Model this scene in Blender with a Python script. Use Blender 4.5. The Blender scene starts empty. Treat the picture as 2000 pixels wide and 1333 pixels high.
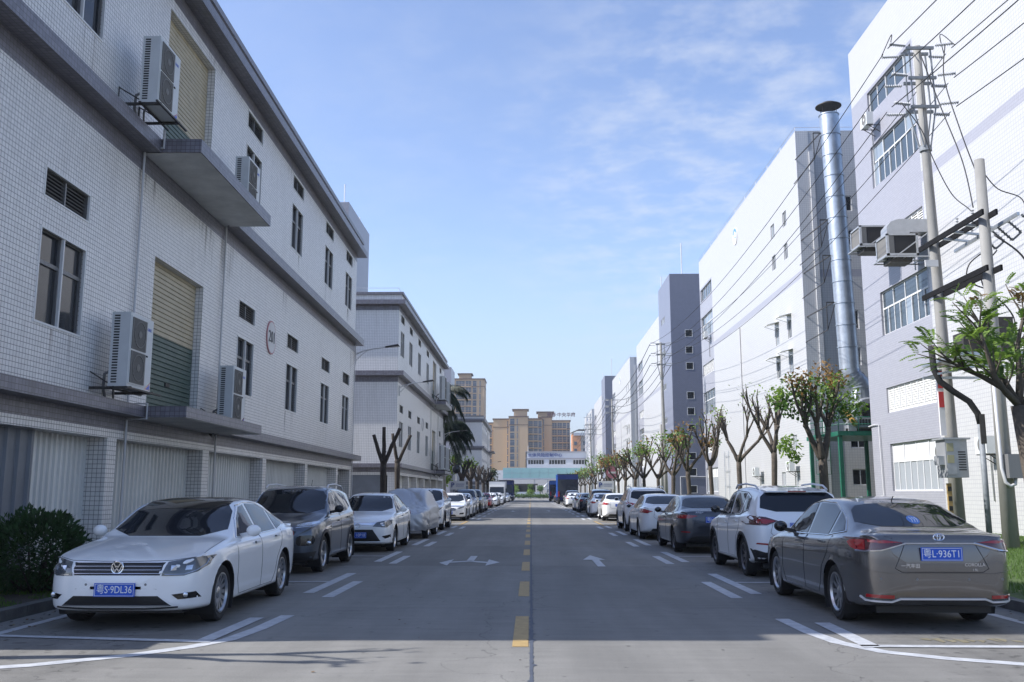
import bpy, bmesh, math, random
from mathutils import Vector, Matrix, geometry, noise
from mathutils.bvhtree import BVHTree
S = bpy.context.scene
C = S.collection
rnd = random.Random(7)
# ---------------- camera
cam = bpy.data.cameras.new('camera'); cam.lens = 32.4; cam.sensor_width = 36; cam.clip_end = 5000; cam.clip_start = .1
co = bpy.data.objects.new('camera', cam); C.objects.link(co)
co.location = (0, 0, 1.5)
co.rotation_euler = (math.radians(90 + 9.32), 0, math.radians(1.162))
S.camera = co
# ---------------- sky and sun
EL = math.radians(41); AZ = .11
SUN = Vector((-math.cos(EL)*math.cos(AZ), -math.cos(EL)*math.sin(AZ), math.sin(EL)))
w = bpy.data.worlds.new('World'); S.world = w; w.use_nodes = True
nt = w.node_tree; nt.nodes.clear(); N = nt.nodes.new; L = nt.links.new
sky = N('ShaderNodeTexSky'); sky.sky_type = 'NISHITA'; sky.sun_disc = False
sky.sun_elevation = EL; sky.sun_rotation = math.atan2(SUN.x, SUN.y); sky.air_density = 1.0; sky.dust_density = .6; sky.ozone_density = 2.0
bg = N('ShaderNodeBackground'); bg.inputs[1].default_value = .105
out = N('ShaderNodeOutputWorld')
tc = N('ShaderNodeTexCoord'); sx = N('ShaderNodeSeparateXYZ'); L(tc.outputs['Generated'], sx.inputs[0])
def wm(op, a, b=None, clamp=False):
    n = N('ShaderNodeMath'); n.operation = op; n.use_clamp = clamp
    for i, v in enumerate((a, b)):
        if v is None: continue
        if isinstance(v, (int, float)): n.inputs[i].default_value = v
        else: L(v, n.inputs[i])
    return n.outputs[0]
zz = wm('ADD', wm('MAXIMUM', sx.outputs[2], 0.0), .12)
cx = N('ShaderNodeCombineXYZ'); L(wm('DIVIDE', sx.outputs[0], zz), cx.inputs[0]); L(wm('DIVIDE', sx.outputs[1], zz), cx.inputs[1])
def wn(scale, det, rough, dist=0, off=0):
    mp = N('ShaderNodeMapping'); L(cx.outputs[0], mp.inputs[0]); mp.inputs['Location'].default_value = (off, off*.7, 0)
    mp.inputs['Rotation'].default_value = (0, 0, .5); mp.inputs['Scale'].default_value = (1, 1.15, 1)
    n = N('ShaderNodeTexNoise'); L(mp.outputs[0], n.inputs['Vector']); n.inputs['Scale'].default_value = scale
    n.inputs['Detail'].default_value = det; n.inputs['Roughness'].default_value = rough; n.inputs['Distortion'].default_value = dist
    return n.outputs[0]
def wr(v, a, b):
    n = N('ShaderNodeMapRange'); L(v, n.inputs[0]); n.inputs[1].default_value = a; n.inputs[2].default_value = b; n.interpolation_type = 'SMOOTHSTEP'
    return n.outputs[0]
dn = N('ShaderNodeVectorMath'); dn.operation = 'DOT_PRODUCT'; L(tc.outputs['Generated'], dn.inputs[0]); dn.inputs[1].default_value = Vector((.27, .88, .31)).normalized()
blob = wr(dn.outputs['Value'], .94, .995)
fine = wr(wn(7.5, 9, .6, .15, 3.1), .38, .74)
big = wr(wn(.55, 3, .5, .2, 1.3), .44, .66)
veil = wr(wn(1.3, 5, .55, .4, 8.0), .38, .8)
big = wm('ADD', wm('MULTIPLY', big, .22), wm('MULTIPLY', blob, .95), True)
mask = wm('ADD', wm('MULTIPLY', wm('MULTIPLY', fine, big), .50), wm('MULTIPLY', veil, .10), True)
mixc = N('ShaderNodeMixRGB'); L(mask, mixc.inputs[0]); L(sky.outputs[0], mixc.inputs[1]); mixc.inputs[2].default_value = (3.45, 3.7, 4.2, 1)
tint = N('ShaderNodeMixRGB'); tint.blend_type = 'MULTIPLY'; tint.inputs[0].default_value = 1; L(sky.outputs[0], tint.inputs[1]); tint.inputs[2].default_value = (1.05, .985, 1.05, 1); L(tint.outputs[0], mixc.inputs[1])
hz_ = wm('SUBTRACT', 1.0, wr(sx.outputs[2], -.02, .27)); hm = N('ShaderNodeMixRGB'); L(wm('MULTIPLY', hz_, .85), hm.inputs[0]); L(mixc.outputs[0], hm.inputs[1]); hm.inputs[2].default_value = (2.0, 2.40, 3.2, 1); L(hm.outputs[0], bg.inputs[0])
L(bg.outputs[0], out.inputs[0])
sl = bpy.data.lights.new('sun', 'SUN'); sl.energy = 3.3; sl.angle = math.radians(.55); sl.color = (1, .975, .94)
so = bpy.data.objects.new('sun', sl); C.objects.link(so); so.rotation_euler = SUN.to_track_quat('Z', 'Y').to_euler(); so.location = (-60, 0, 60)
S.view_settings.view_transform = 'Standard'; S.view_settings.look = 'None'; S.view_settings.gamma = 1; S.view_settings.use_curve_mapping = False
S.view_settings.exposure = 1.18
S.render.engine = 'CYCLES'; S.cycles.max_bounces = 6; S.cycles.diffuse_bounces = 3; S.cycles.glossy_bounces = 3
S.cycles.transparent_max_bounces = 6; S.cycles.caustics_reflective = False; S.cycles.caustics_refractive = False
try: S.cycles.use_denoising = True
except Exception: pass
# ---------------- helpers
WM = {}
def tag(o, label=None, cat=None, group=None, kind=None):
    if label: o['label'] = label
    if cat: o['category'] = cat
    if group: o['group'] = group
    if kind: o['kind'] = kind
    return o
def empty(name, loc, rz=0):
    o = bpy.data.objects.new(name, None); C.objects.link(o); o.location = loc; o.rotation_euler.z = rz; o.empty_display_size = .3
    WM[o.name] = Matrix.Translation(loc) @ Matrix.Rotation(rz, 4, 'Z'); return o
def thing(name, label, cat, loc=(0, 0, 0), rz=0, group=None):
    return tag(empty(name, loc, rz), label, cat, group)
def place(name, me, parent=None, world=True, loc=None, rot=None):
    o = bpy.data.objects.new(name, me); C.objects.link(o)
    if parent is not None:
        o.parent = parent
        if world: o.matrix_parent_inverse = WM[parent.name].inverted(); WM[o.name] = Matrix.Identity(4)
        else: WM[o.name] = WM[parent.name].copy()
    else: WM[o.name] = Matrix.Identity(4)
    if loc is not None:
        o.location = loc; WM[o.name] = WM[o.name] @ Matrix.Translation(loc)
    if rot is not None: o.rotation_euler = rot
    return o
def copy_tree(o, parent=None):
    c = o.copy(); C.objects.link(c); c.parent = parent; c.matrix_parent_inverse = o.matrix_parent_inverse.copy()
    for ch in o.children: copy_tree(ch, c)
    return c
def copy_thing(o, loc, rz=None, label=None, group=None):
    c = copy_tree(o); c.location = loc
    if rz is not None: c.rotation_euler.z = rz
    if label: c['label'] = label
    if group: c['group'] = group
    return c
def basis(d):
    d = d.normalized(); up = Vector((0, 0, 1)) if abs(d.z) < .95 else Vector((1, 0, 0))
    a = d.cross(up).normalized(); return a, a.cross(d).normalized()
class MB:
    def __init__(s): s.v = []; s.f = []; s.m = []
    def add(s, vs, fs, mi=0):
        n = len(s.v); s.v += [tuple(p) for p in vs]; s.f += [tuple(i+n for i in f) for f in fs]; s.m += [mi]*len(fs); return s
    def box(s, x0, x1, y0, y1, z0, z1, mi=0):
        if x0 > x1: x0, x1 = x1, x0
        if y0 > y1: y0, y1 = y1, y0
        if z0 > z1: z0, z1 = z1, z0
        return s.add([(x0,y0,z0),(x1,y0,z0),(x1,y1,z0),(x0,y1,z0),(x0,y0,z1),(x1,y0,z1),(x1,y1,z1),(x0,y1,z1)],
              [(0,3,2,1),(4,5,6,7),(0,1,5,4),(1,2,6,5),(2,3,7,6),(3,0,4,7)], mi)
    def bar(s, p, q, w_, h=None, mi=0, up=None):
        p = Vector(p); q = Vector(q); h = h or w_; d = q-p
        if d.length < 1e-6: return s
        a, b = basis(d)
        a = a*w_/2; b = b*h/2
        vs = [p-a-b, p+a-b, p+a+b, p-a+b, q-a-b, q+a-b, q+a+b, q-a+b]
        return s.add(vs, [(0,1,2,3),(7,6,5,4),(0,4,5,1),(1,5,6,2),(2,6,7,3),(3,7,4,0)], mi)
    def tube(s, pts, rs, n=8, mi=0, caps=True):
        pts = [Vector(p) for p in pts]
        if isinstance(rs, (int, float)): rs = [rs]*len(pts)
        k0 = len(s.v); a = None
        for i, p in enumerate(pts):
            d = (pts[min(i+1, len(pts)-1)] - pts[max(i-1, 0)])
            if d.length < 1e-9: d = Vector((0, 0, 1))
            d.normalize()
            if a is None: a, b = basis(d)
            else:
                a = a - d*a.dot(d)
                a = a.normalized() if a.length > 1e-6 else basis(d)[0]
                b = a.cross(d).normalized()
            for j in range(n):
                t = 2*math.pi*j/n; s.v.append(tuple(p + (a*math.cos(t)+b*math.sin(t))*rs[i]))
        for i in range(len(pts)-1):
            for j in range(n):
                s.f.append((k0+i*n+j, k0+(i+1)*n+j, k0+(i+1)*n+(j+1) % n, k0+i*n+(j+1) % n)); s.m.append(mi)
        if caps:
            s.f.append(tuple(k0+j for j in range(n))); s.f.append(tuple(k0+(len(pts)-1)*n+j for j in reversed(range(n)))); s.m += [mi, mi]
        return s
    def lathe(s, prof, c=(0, 0, 0), axis='Z', n=24, mi=0):   # prof: (r, h)
        k0 = len(s.v); c = Vector(c)
        for r, h in prof:
            for j in range(n):
                t = 2*math.pi*j/n; u, v_ = r*math.cos(t), r*math.sin(t)
                p = {'Z': (u, v_, h), 'X': (h, u, v_), 'Y': (u, h, v_)}[axis]
                s.v.append(tuple(c+Vector(p)))
        for i in range(len(prof)-1):
            for j in range(n):
                s.f.append((k0+i*n+j, k0+i*n+(j+1) % n, k0+(i+1)*n+(j+1) % n, k0+(i+1)*n+j)); s.m.append(mi)
        return s
    def sphere(s, c, r, n=10, m=6, sc=(1, 1, 1), mi=0):
        k0 = len(s.v)
        for i in range(m+1):
            ph = math.pi*i/m
            for j in range(n):
                t = 2*math.pi*j/n
                s.v.append((c[0]+r*sc[0]*math.sin(ph)*math.cos(t), c[1]+r*sc[1]*math.sin(ph)*math.sin(t), c[2]+r*sc[2]*math.cos(ph)))
        for i in range(m):
            for j in range(n):
                s.f.append((k0+i*n+j, k0+(i+1)*n+j, k0+(i+1)*n+(j+1) % n, k0+i*n+(j+1) % n)); s.m.append(mi)
        return s
    def mesh(s, name, mats, smooth=False):
        me = bpy.data.meshes.new(name); me.from_pydata(s.v, [], s.f)
        for m in (mats if isinstance(mats, (list, tuple)) else [mats]): me.materials.append(m)
        if any(s.m): me.polygons.foreach_set('material_index', s.m)
        if smooth:
            me.shade_smooth()
            if smooth is not True: me.set_sharp_from_angle(angle=smooth)
        me.update(); return me
    def build(s, name, mats, parent=None, smooth=False, world=True):
        return place(name, s.mesh(name, mats, smooth), parent, world)
def textmesh(body, size, mat, ext=.002, name='lettering', bold=False, spacing=1.0):
    c = bpy.data.curves.new(name, 'FONT'); c.body = body; c.size = size; c.extrude = ext; c.align_x = 'CENTER'; c.align_y = 'CENTER'
    c.space_character = spacing; c.resolution_u = 3
    if bold: c.offset = size*.018
    o = bpy.data.objects.new(name, c); me = bpy.data.meshes.new_from_object(o); bpy.data.objects.remove(o)
    me.name = name; me.materials.clear(); me.materials.append(mat); return me
# text facing: rotation that puts the text upright looking towards -Y (readable from the camera side)
FACE_CAM = (math.pi/2, 0, 0)
FACE_PX = (math.pi/2, 0, math.pi/2)      # readable from +X
FACE_MX = (math.pi/2, 0, -math.pi/2)     # readable from -X
FACE_PY = (math.pi/2, 0, math.pi)        # readable from +Y
# ---------------- materials
M = {}
def mat(name, col, rough=.6, metal=0, noise_=0, nscale=4, bump=0, bscale=40, coat=0, spec=.5, stretch=(1, 1, 1), transl=0, objrand=0, dark=None):
    m = bpy.data.materials.new(name); m.use_nodes = True; nt = m.node_tree; b = nt.nodes['Principled BSDF']
    b.inputs['Base Color'].default_value = (*col, 1); b.inputs['Roughness'].default_value = rough; b.inputs['Metallic'].default_value = metal
    b.inputs['Coat Weight'].default_value = coat; b.inputs['Coat Roughness'].default_value = .04; b.inputs['Specular IOR Level'].default_value = spec
    N = nt.nodes.new; L = nt.links.new
    if noise_ or bump:
        g = N('ShaderNodeNewGeometry'); mp = N('ShaderNodeMapping'); L(g.outputs['Position'], mp.inputs[0]); mp.inputs['Scale'].default_value = stretch
    cur = None
    if noise_:
        n = N('ShaderNodeTexNoise'); L(mp.outputs[0], n.inputs['Vector']); n.inputs['Scale'].default_value = nscale; n.inputs['Detail'].default_value = 6; n.inputs['Roughness'].default_value = .65
        r = N('ShaderNodeMapRange'); L(n.outputs[0], r.inputs[0]); r.inputs[1].default_value = .3; r.inputs[2].default_value = .7
        mx = N('ShaderNodeMixRGB'); L(r.outputs[0], mx.inputs[0])
        d = dark or tuple(c*(1-noise_) for c in col); mx.inputs[1].default_value = (*d, 1); mx.inputs[2].default_value = (*[min(1, c*(1+noise_*.35)) for c in col], 1)
        cur = mx.outputs[0]
    if objrand:
        oi = N('ShaderNodeObjectInfo'); hs = N('ShaderNodeHueSaturation')
        r2 = N('ShaderNodeMapRange'); L(oi.outputs['Random'], r2.inputs[0]); r2.inputs[3].default_value = 1-objrand; r2.inputs[4].default_value = 1+objrand
        L(r2.outputs[0], hs.inputs['Value'])
        if cur: L(cur, hs.inputs['Color'])
        else: hs.inputs['Color'].default_value = (*col, 1)
        cur = hs.outputs[0]
    if cur: L(cur, b.inputs['Base Color'])
    if bump:
        n2 = N('ShaderNodeTexNoise'); L(mp.outputs[0], n2.inputs['Vector']); n2.inputs['Scale'].default_value = bscale; n2.inputs['Detail'].default_value = 5
        bp = N('ShaderNodeBump'); bp.inputs['Strength'].default_value = bump; bp.inputs['Distance'].default_value = .02; L(n2.outputs[0], bp.inputs['Height']); L(bp.outputs[0], b.inputs['Normal'])
    if transl:
        t = N('ShaderNodeBsdfTranslucent'); ms = N('ShaderNodeMixShader'); ms.inputs[0].default_value = transl
        if cur: L(cur, t.inputs[0])
        else: t.inputs[0].default_value = (*col, 1)
        L(b.outputs[0], ms.inputs[1]); L(t.outputs[0], ms.inputs[2]); L(ms.outputs[0], nt.nodes['Material Output'].inputs[0])
    M[name] = m; return m
def tilemat(name, c1, c2, mortar, tw=.093, th=.087, ms=.006, rough=.35, stain=.25, stainc=(.30, .27, .24), bump=.35, brick=0.0):
    m = bpy.data.materials.new(name); m.use_nodes = True; nt = m.node_tree; b = nt.nodes['Principled BSDF']; N = nt.nodes.new; L = nt.links.new
    b.inputs['Roughness'].default_value = rough
    g = N('ShaderNodeNewGeometry'); sp = N('ShaderNodeSeparateXYZ'); L(g.outputs['Position'], sp.inputs[0])
    sn = N('ShaderNodeSeparateXYZ'); L(g.outputs['True Normal'], sn.inputs[0])
    def mth(op, a, b_=None):
        n = N('ShaderNodeMath'); n.operation = op
        for i, v in enumerate((a, b_)):
            if v is None: continue
            if isinstance(v, (int, float)): n.inputs[i].default_value = v
            else: L(v, n.inputs[i])
        return n.outputs[0]
    ix = mth('GREATER_THAN', mth('ABSOLUTE', sn.outputs[0]), .5); iz = mth('GREATER_THAN', mth('ABSOLUTE', sn.outputs[2]), .5)
    def mixf(f, a, b_):
        n = N('ShaderNodeMix'); n.data_type = 'FLOAT'; L(f, n.inputs[0]); L(a, n.inputs[2]); L(b_, n.inputs[3]); return n.outputs[0]
    u = mixf(ix, sp.outputs[0], sp.outputs[1]); v = mixf(iz, sp.outputs[2], sp.outputs[1])
    cx = N('ShaderNodeCombineXYZ'); L(u, cx.inputs[0]); L(v, cx.inputs[1])
    br = N('ShaderNodeTexBrick'); br.offset = brick; br.squash = 1; L(cx.outputs[0], br.inputs['Vector']); br.inputs['Scale'].default_value = 1
    br.inputs['Brick Width'].default_value = tw; br.inputs['Row Height'].default_value = th; br.inputs['Mortar Size'].default_value = ms; br.inputs['Mortar Smooth'].default_value = .3
    br.inputs['Color1'].default_value = (*c1, 1); br.inputs['Color2'].default_value = (*c2, 1); br.inputs['Mortar'].default_value = (*mortar, 1)
    # streaky stains: stretched along z, plus broad patches
    mp = N('ShaderNodeMapping'); L(g.outputs['Position'], mp.inputs[0]); mp.inputs['Scale'].default_value = (2.2, 2.2, .16)
    n1 = N('ShaderNodeTexNoise'); L(mp.outputs[0], n1.inputs['Vector']); n1.inputs['Scale'].default_value = 1.6; n1.inputs['Detail'].default_value = 7; n1.inputs['Roughness'].default_value = .7
    n2 = N('ShaderNodeTexNoise'); L(g.outputs['Position'], n2.inputs['Vector']); n2.inputs['Scale'].default_value = .35; n2.inputs['Detail'].default_value = 4
    r1 = N('ShaderNodeMapRange'); L(mth('MULTIPLY', n1.outputs[0], mth('ADD', n2.outputs[0], .5)), r1.inputs[0]); r1.inputs[1].default_value = .48; r1.inputs[2].default_value = .78; r1.inputs[4].default_value = stain
    mx = N('ShaderNodeMixRGB'); L(r1.outputs[0], mx.inputs[0]); L(br.outputs[0], mx.inputs[1]); mx.inputs[2].default_value = (*stainc, 1)
    L(mx.outputs[0], b.inputs['Base Color'])
    bp = N('ShaderNodeBump'); bp.inputs['Strength'].default_value = bump; bp.inputs['Distance'].default_value = .004; bp.invert = True; L(br.outputs['Fac'], bp.inputs['Height']); L(bp.outputs[0], b.inputs['Normal'])
    M[name] = m; return m
tilemat('tile_left', (.80, .785, .76), (.71, .70, .68), (.12, .115, .115), tw=.087, th=.084, ms=.0048, stain=.20, stainc=(.27, .245, .22))
tilemat('tile_left_far', (.74, .735, .72), (.70, .695, .68), (.30, .30, .31), tw=.10, th=.096, ms=.0065, stain=.25)
tilemat('tile_purple', (.215, .21, .24), (.155, .15, .18), (.075, .07, .075), ms=.005, stain=.5, stainc=(.12, .11, .105))
tilemat('tile_right', (.48, .48, .475), (.455, .455, .455), (.345, .345, .365), tw=.15, th=.15, ms=.011, stain=.14, stainc=(.40, .38, .35))
tilemat('tile_right_purple', (.325, .325, .36), (.30, .30, .335), (.21, .21, .245), tw=.24, th=.1, ms=.007, stain=.22, stainc=(.33, .32, .33), brick=.5)
tilemat('tile_tower', (.19, .20, .26), (.175, .185, .24), (.115, .125, .165), tw=.24, th=.12, ms=.008, stain=.15, stainc=(.26, .26, .32), brick=.5)
tilemat('tile_stripe', (.345, .345, .385), (.325, .325, .365), (.25, .25, .285), tw=.12, th=.12, ms=.008, stain=.1)
mat('soffit', (.62, .62, .61), .85, noise_=.25, nscale=1.5, bump=.1)
mat('paint_white_plain', (.66, .66, .66), .6, noise_=.1, nscale=2)
mat('alu', (.62, .62, .63), .4, .3, noise_=.15)
mat('alu_dull', (.20, .20, .20), .45, .3)
mat('dark_glass', (.014, .017, .022), .03, spec=.5)
mat('win_glass', (.05, .066, .08), .05, spec=.8)
mat('win_glass_light', (.24, .28, .32), .08, spec=.8)
mat('curtain_glass', (.30, .32, .34), .12, spec=.6)
mat('dark_void', (.02, .02, .022), .9)
mat('louvre_dark', (.10, .098, .092), .6, noise_=.3)
mat('louvre_white', (.72, .72, .69), .5)
mat('upvc', (.62, .62, .62), .4)
mat('shutter_cream', (.46, .40, .28), .5, noise_=.18, nscale=3)
mat('shutter_green', (.075, .115, .095), .5, noise_=.2, nscale=3)
mat('corrugated', (.74, .74, .71), .4, .1, noise_=.16, nscale=1.2, stretch=(1, 1, .3))
mat('corrugated_dark_and_opening', (.17, .19, .22), .45, .2, noise_=.2, nscale=1.2)  # dark cladding sheets, and the painted shade of the ground-storey opening
mat('pipe_white', (.52, .52, .53), .5)
mat('ac_white', (.62, .64, .64), .45, noise_=.08)
mat('ac_grille', (.16, .155, .145), .6)
mat('steel_dark', (.07, .065, .06), .55, .5, noise_=.4, nscale=10)
mat('black_steel', (.010, .010, .011), .8, spec=.15)
mat('galv', (.50, .54, .58), .36, .75, noise_=.25, nscale=2.5, bump=.05, bscale=12)
mat('galv_box', (.43, .44, .45), .4, .5, noise_=.12)
mat('concrete_pole', (.27, .265, .25), .8, noise_=.22, nscale=2.2, stretch=(1, 1, .4), bump=.12)
mat('porcelain', (.34, .35, .36), .35)
mat('porcelain_dark', (.10, .11, .12), .3)
mat('cable', (.015, .015, .017), .6)
mat('green_paint', (.012, .115, .07), .4, noise_=.25, nscale=6)
mat('bark', (.085, .068, .052), .9, noise_=.45, nscale=9, bump=.8, bscale=30, stretch=(1, 1, .35))
mat('bark_dark', (.050, .040, .032), .9, noise_=.4, nscale=8, bump=.8, bscale=25)
mat('bark_pale', (.10, .082, .064), .9, noise_=.4, nscale=10, bump=.7, bscale=30)
mat('leaf', (.13, .24, .045), .5, transl=.35, noise_=.5, nscale=3, dark=(.03, .075, .014))
mat('leaf_light', (.27, .40, .07), .5, transl=.5, noise_=.4, nscale=3, dark=(.07, .14, .02))
mat('leaf_red', (.32, .17, .06), .5, transl=.35, noise_=.5, nscale=3, dark=(.12, .09, .025))
mat('leaf_dark', (.035, .09, .02), .75, noise_=.5, nscale=5, dark=(.012, .034, .01), transl=.15)
mat('palm_leaf', (.022, .042, .020), .5, noise_=.4, transl=.2)
mat('grass', (.09, .17, .025), .8, noise_=.4, nscale=6, transl=.3)
mat('soil', (.055, .045, .032), .95, noise_=.4, nscale=5, bump=.5)
mat('turf', (.07, .115, .025), .95, noise_=.5, nscale=2.5, bump=.6, bscale=60)
mat('kerb', (.13, .128, .12), .9, noise_=.4, nscale=3, bump=.4, objrand=.15)
mat('ground', (.22, .215, .20), .95, noise_=.25, nscale=.3)
mat('mark_white', (.50, .51, .52), .6, noise_=.22, nscale=7, dark=(.32, .33, .35))
mat('mark_yellow', (.40, .27, .10), .65, noise_=.25, nscale=9)
mat('mark_yellow_worn', (.21, .185, .12), .8, noise_=.3, nscale=5)
mat('sealant', (.065, .075, .10), .7, noise_=.2)
mat('blue_plate', (.012, .085, .50), .35)
mat('plate_white', (.75, .78, .8), .4)
mat('chrome', (.75, .76, .78), .12, 1)
mat('rubber', (.018, .018, .019), .85)
mat('rim', (.42, .43, .45), .3, .9)
mat('rim_dark', (.12, .12, .13), .35, .8)
mat('trim_black', (.014, .014, .015), .5)
mat('gloss_black', (.008, .008, .009), .1, coat=.5)
mat('lamp_glass', (.06, .07, .08), .05, spec=.8, coat=1)
mat('lamp_inner', (.65, .68, .72), .15, .8)
mat('tail_red', (.30, .008, .012), .1, coat=1)
mat('tail_dark', (.07, .006, .01), .1, coat=1)
mat('car_white', (.85, .85, .84), .3, coat=1, noise_=.05, nscale=2)
mat('car_white2', (.80, .815, .83), .3, coat=1)
mat('car_grey', (.085, .10, .125), .30, .75, coat=1)
mat('car_bronze', (.175, .165, .158), .26, .8, coat=1)
mat('car_darkgrey', (.065, .07, .085), .30, .75, coat=1)
mat('car_black', (.012, .012, .015), .25, .2, coat=1)
mat('car_navy', (.015, .02, .04), .25, .3, coat=1)
mat('car_purple', (.12, .11, .14), .35, .5, coat=1)
mat('car_red', (.38, .012, .012), .3, .1, coat=1)
mat('car_brown', (.12, .08, .06), .35, .5, coat=1)
mat('cover_silver', (.46, .47, .49), .38, .5, noise_=.08, nscale=3, bump=.5, bscale=5)
def roadmat():
    m = bpy.data.materials.new('road_concrete'); m.use_nodes = True; nt = m.node_tree; b = nt.nodes['Principled BSDF']; N = nt.nodes.new; L = nt.links.new
    b.inputs['Roughness'].default_value = .78; b.inputs['Specular IOR Level'].default_value = .35
    g = N('ShaderNodeNewGeometry')
    def nz(scale, st, det=7, ro=.65):
        mp = N('ShaderNodeMapping'); L(g.outputs['Position'], mp.inputs[0]); mp.inputs['Scale'].default_value = st
        n = N('ShaderNodeTexNoise'); L(mp.outputs[0], n.inputs['Vector']); n.inputs['Scale'].default_value = scale; n.inputs['Detail'].default_value = det; n.inputs['Roughness'].default_value = ro; return n.outputs[0]
    def rg(v, a, b_, c=0, d=1):
        r = N('ShaderNodeMapRange'); L(v, r.inputs[0]); r.inputs[1].default_value = a; r.inputs[2].default_value = b_; r.inputs[3].default_value = c; r.inputs[4].default_value = d; return r.outputs[0]
    def mul(a, b_):
        n = N('ShaderNodeMath'); n.operation = 'MULTIPLY'; L(a, n.inputs[0]); L(b_, n.inputs[1]); return n.outputs[0]
    v = mul(rg(nz(.45, (1, .5, 1), 5), .3, .7, .82, 1.1), rg(nz(3.2, (.35, 2.2, 1)), .3, .72, .88, 1.08))
    v = mul(v, rg(nz(1.1, (2.2, .12, 1), 5), .35, .7, .9, 1.05))
    v = mul(v, rg(nz(60, (1, 1, 1), 3), .3, .7, .9, 1.08))
    spot = rg(nz(9, (1, 1, 1), 2, .4), .70, .76, 1, .55); v = mul(v, spot)
    sp = N('ShaderNodeSeparateXYZ'); L(g.outputs['Position'], sp.inputs[0])
    def m2(op, a, b_=None):
        n = N('ShaderNodeMath'); n.operation = op
        for i, q in enumerate((a, b_)):
            if q is None: continue
            if isinstance(q, (int, float)): n.inputs[i].default_value = q
            else: L(q, n.inputs[i])
        return n.outputs[0]
    ax = m2('ABSOLUTE', sp.outputs[0]); lane = rg(m2('ABSOLUTE', m2('SUBTRACT', ax, 4.5)), .5, 1.3, 1, 0)      # grime where the cars stand
    v = mul(v, rg(m2('MULTIPLY', lane, rg(nz(1.3, (1, .6, 1), 6), .38, .62)), 0, 1, 1, .70))
    dr = rg(m2('MULTIPLY', lane, rg(nz(5.5, (1, 1, 1), 3, .5), .60, .68)), 0, 1, 1, .55); v = mul(v, dr)      # oil drips
    trk = rg(m2('ABSOLUTE', m2('SUBTRACT', m2('ABSOLUTE', m2('SUBTRACT', ax, 1.5)), .75)), .12, .42, 1, 0)     # wheel tracks
    v = mul(v, rg(m2('MULTIPLY', trk, nz(.6, (1, .1, 1), 4)), 0, 1, 1, .86))
    vo = N('ShaderNodeTexVoronoi'); vo.feature = 'DISTANCE_TO_EDGE'; vm = N('ShaderNodeVectorMath'); vm.operation = 'ADD'; L(g.outputs['Position'], vm.inputs[0])
    nn = N('ShaderNodeTexNoise'); L(g.outputs['Position'], nn.inputs['Vector']); nn.inputs['Scale'].default_value = 1.1; nn.inputs['Detail'].default_value = 6
    vs_ = N('ShaderNodeVectorMath'); vs_.operation = 'SCALE'; L(nn.outputs['Color'], vs_.inputs[0]); vs_.inputs['Scale'].default_value = 1.4; L(vs_.outputs[0], vm.inputs[1]); L(vm.outputs[0], vo.inputs['Vector']); vo.inputs['Scale'].default_value = .22
    crk = rg(vo.outputs['Distance'], .0006, .0022, .6, 1); v = mul(v, crk)
    grit = rg(nz(110, (1, 1, 1), 3, .6), .33, .67, .80, 1.16); v = mul(v, grit)
    oi = N('ShaderNodeObjectInfo'); v = mul(v, rg(oi.outputs['Random'], 0, 1, .88, 1.08))
    hs = N('ShaderNodeHueSaturation'); hs.inputs['Color'].default_value = (.215, .208, .192, 1); L(v, hs.inputs['Value']); L(hs.outputs[0], b.inputs['Base Color'])
    bp = N('ShaderNodeBump'); bp.inputs['Strength'].default_value = .25; bp.inputs['Distance'].default_value = .01; L(nz(45, (1, 1, 1), 4), bp.inputs['Height']); L(bp.outputs[0], b.inputs['Normal'])
    M['road_concrete'] = m
roadmat()
def stainmat(name, col, k=.75):
    m = bpy.data.materials.new(name); m.use_nodes = True; nt = m.node_tree; b = nt.nodes['Principled BSDF']; N = nt.nodes.new; L = nt.links.new
    b.inputs['Base Color'].default_value = (*col, 1); b.inputs['Roughness'].default_value = .8
    tc = N('ShaderNodeTexCoord'); sp = N('ShaderNodeSeparateXYZ'); L(tc.outputs['Generated'], sp.inputs[0]); g = N('ShaderNodeNewGeometry'); mp = N('ShaderNodeMapping'); L(g.outputs['Position'], mp.inputs[0]); mp.inputs['Scale'].default_value = (9, 9, .5)
    n = N('ShaderNodeTexNoise'); L(mp.outputs[0], n.inputs['Vector']); n.inputs['Scale'].default_value = 1; n.inputs['Detail'].default_value = 4
    r = N('ShaderNodeMapRange'); L(n.outputs[0], r.inputs[0]); r.inputs[1].default_value = .48; r.inputs[2].default_value = .72; r.inputs[4].default_value = k
    f = N('ShaderNodeMath'); f.operation = 'MULTIPLY'; L(r.outputs[0], f.inputs[0]); z = N('ShaderNodeMapRange'); L(sp.outputs[2], z.inputs[0]); z.inputs[1].default_value = 0; z.inputs[2].default_value = .9; L(z.outputs[0], f.inputs[1])
    L(f.outputs[0], b.inputs['Alpha']); M[name] = m
stainmat('rain_streak', (.16, .14, .12), .6); stainmat('rust_streak', (.24, .13, .06), .7)
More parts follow.
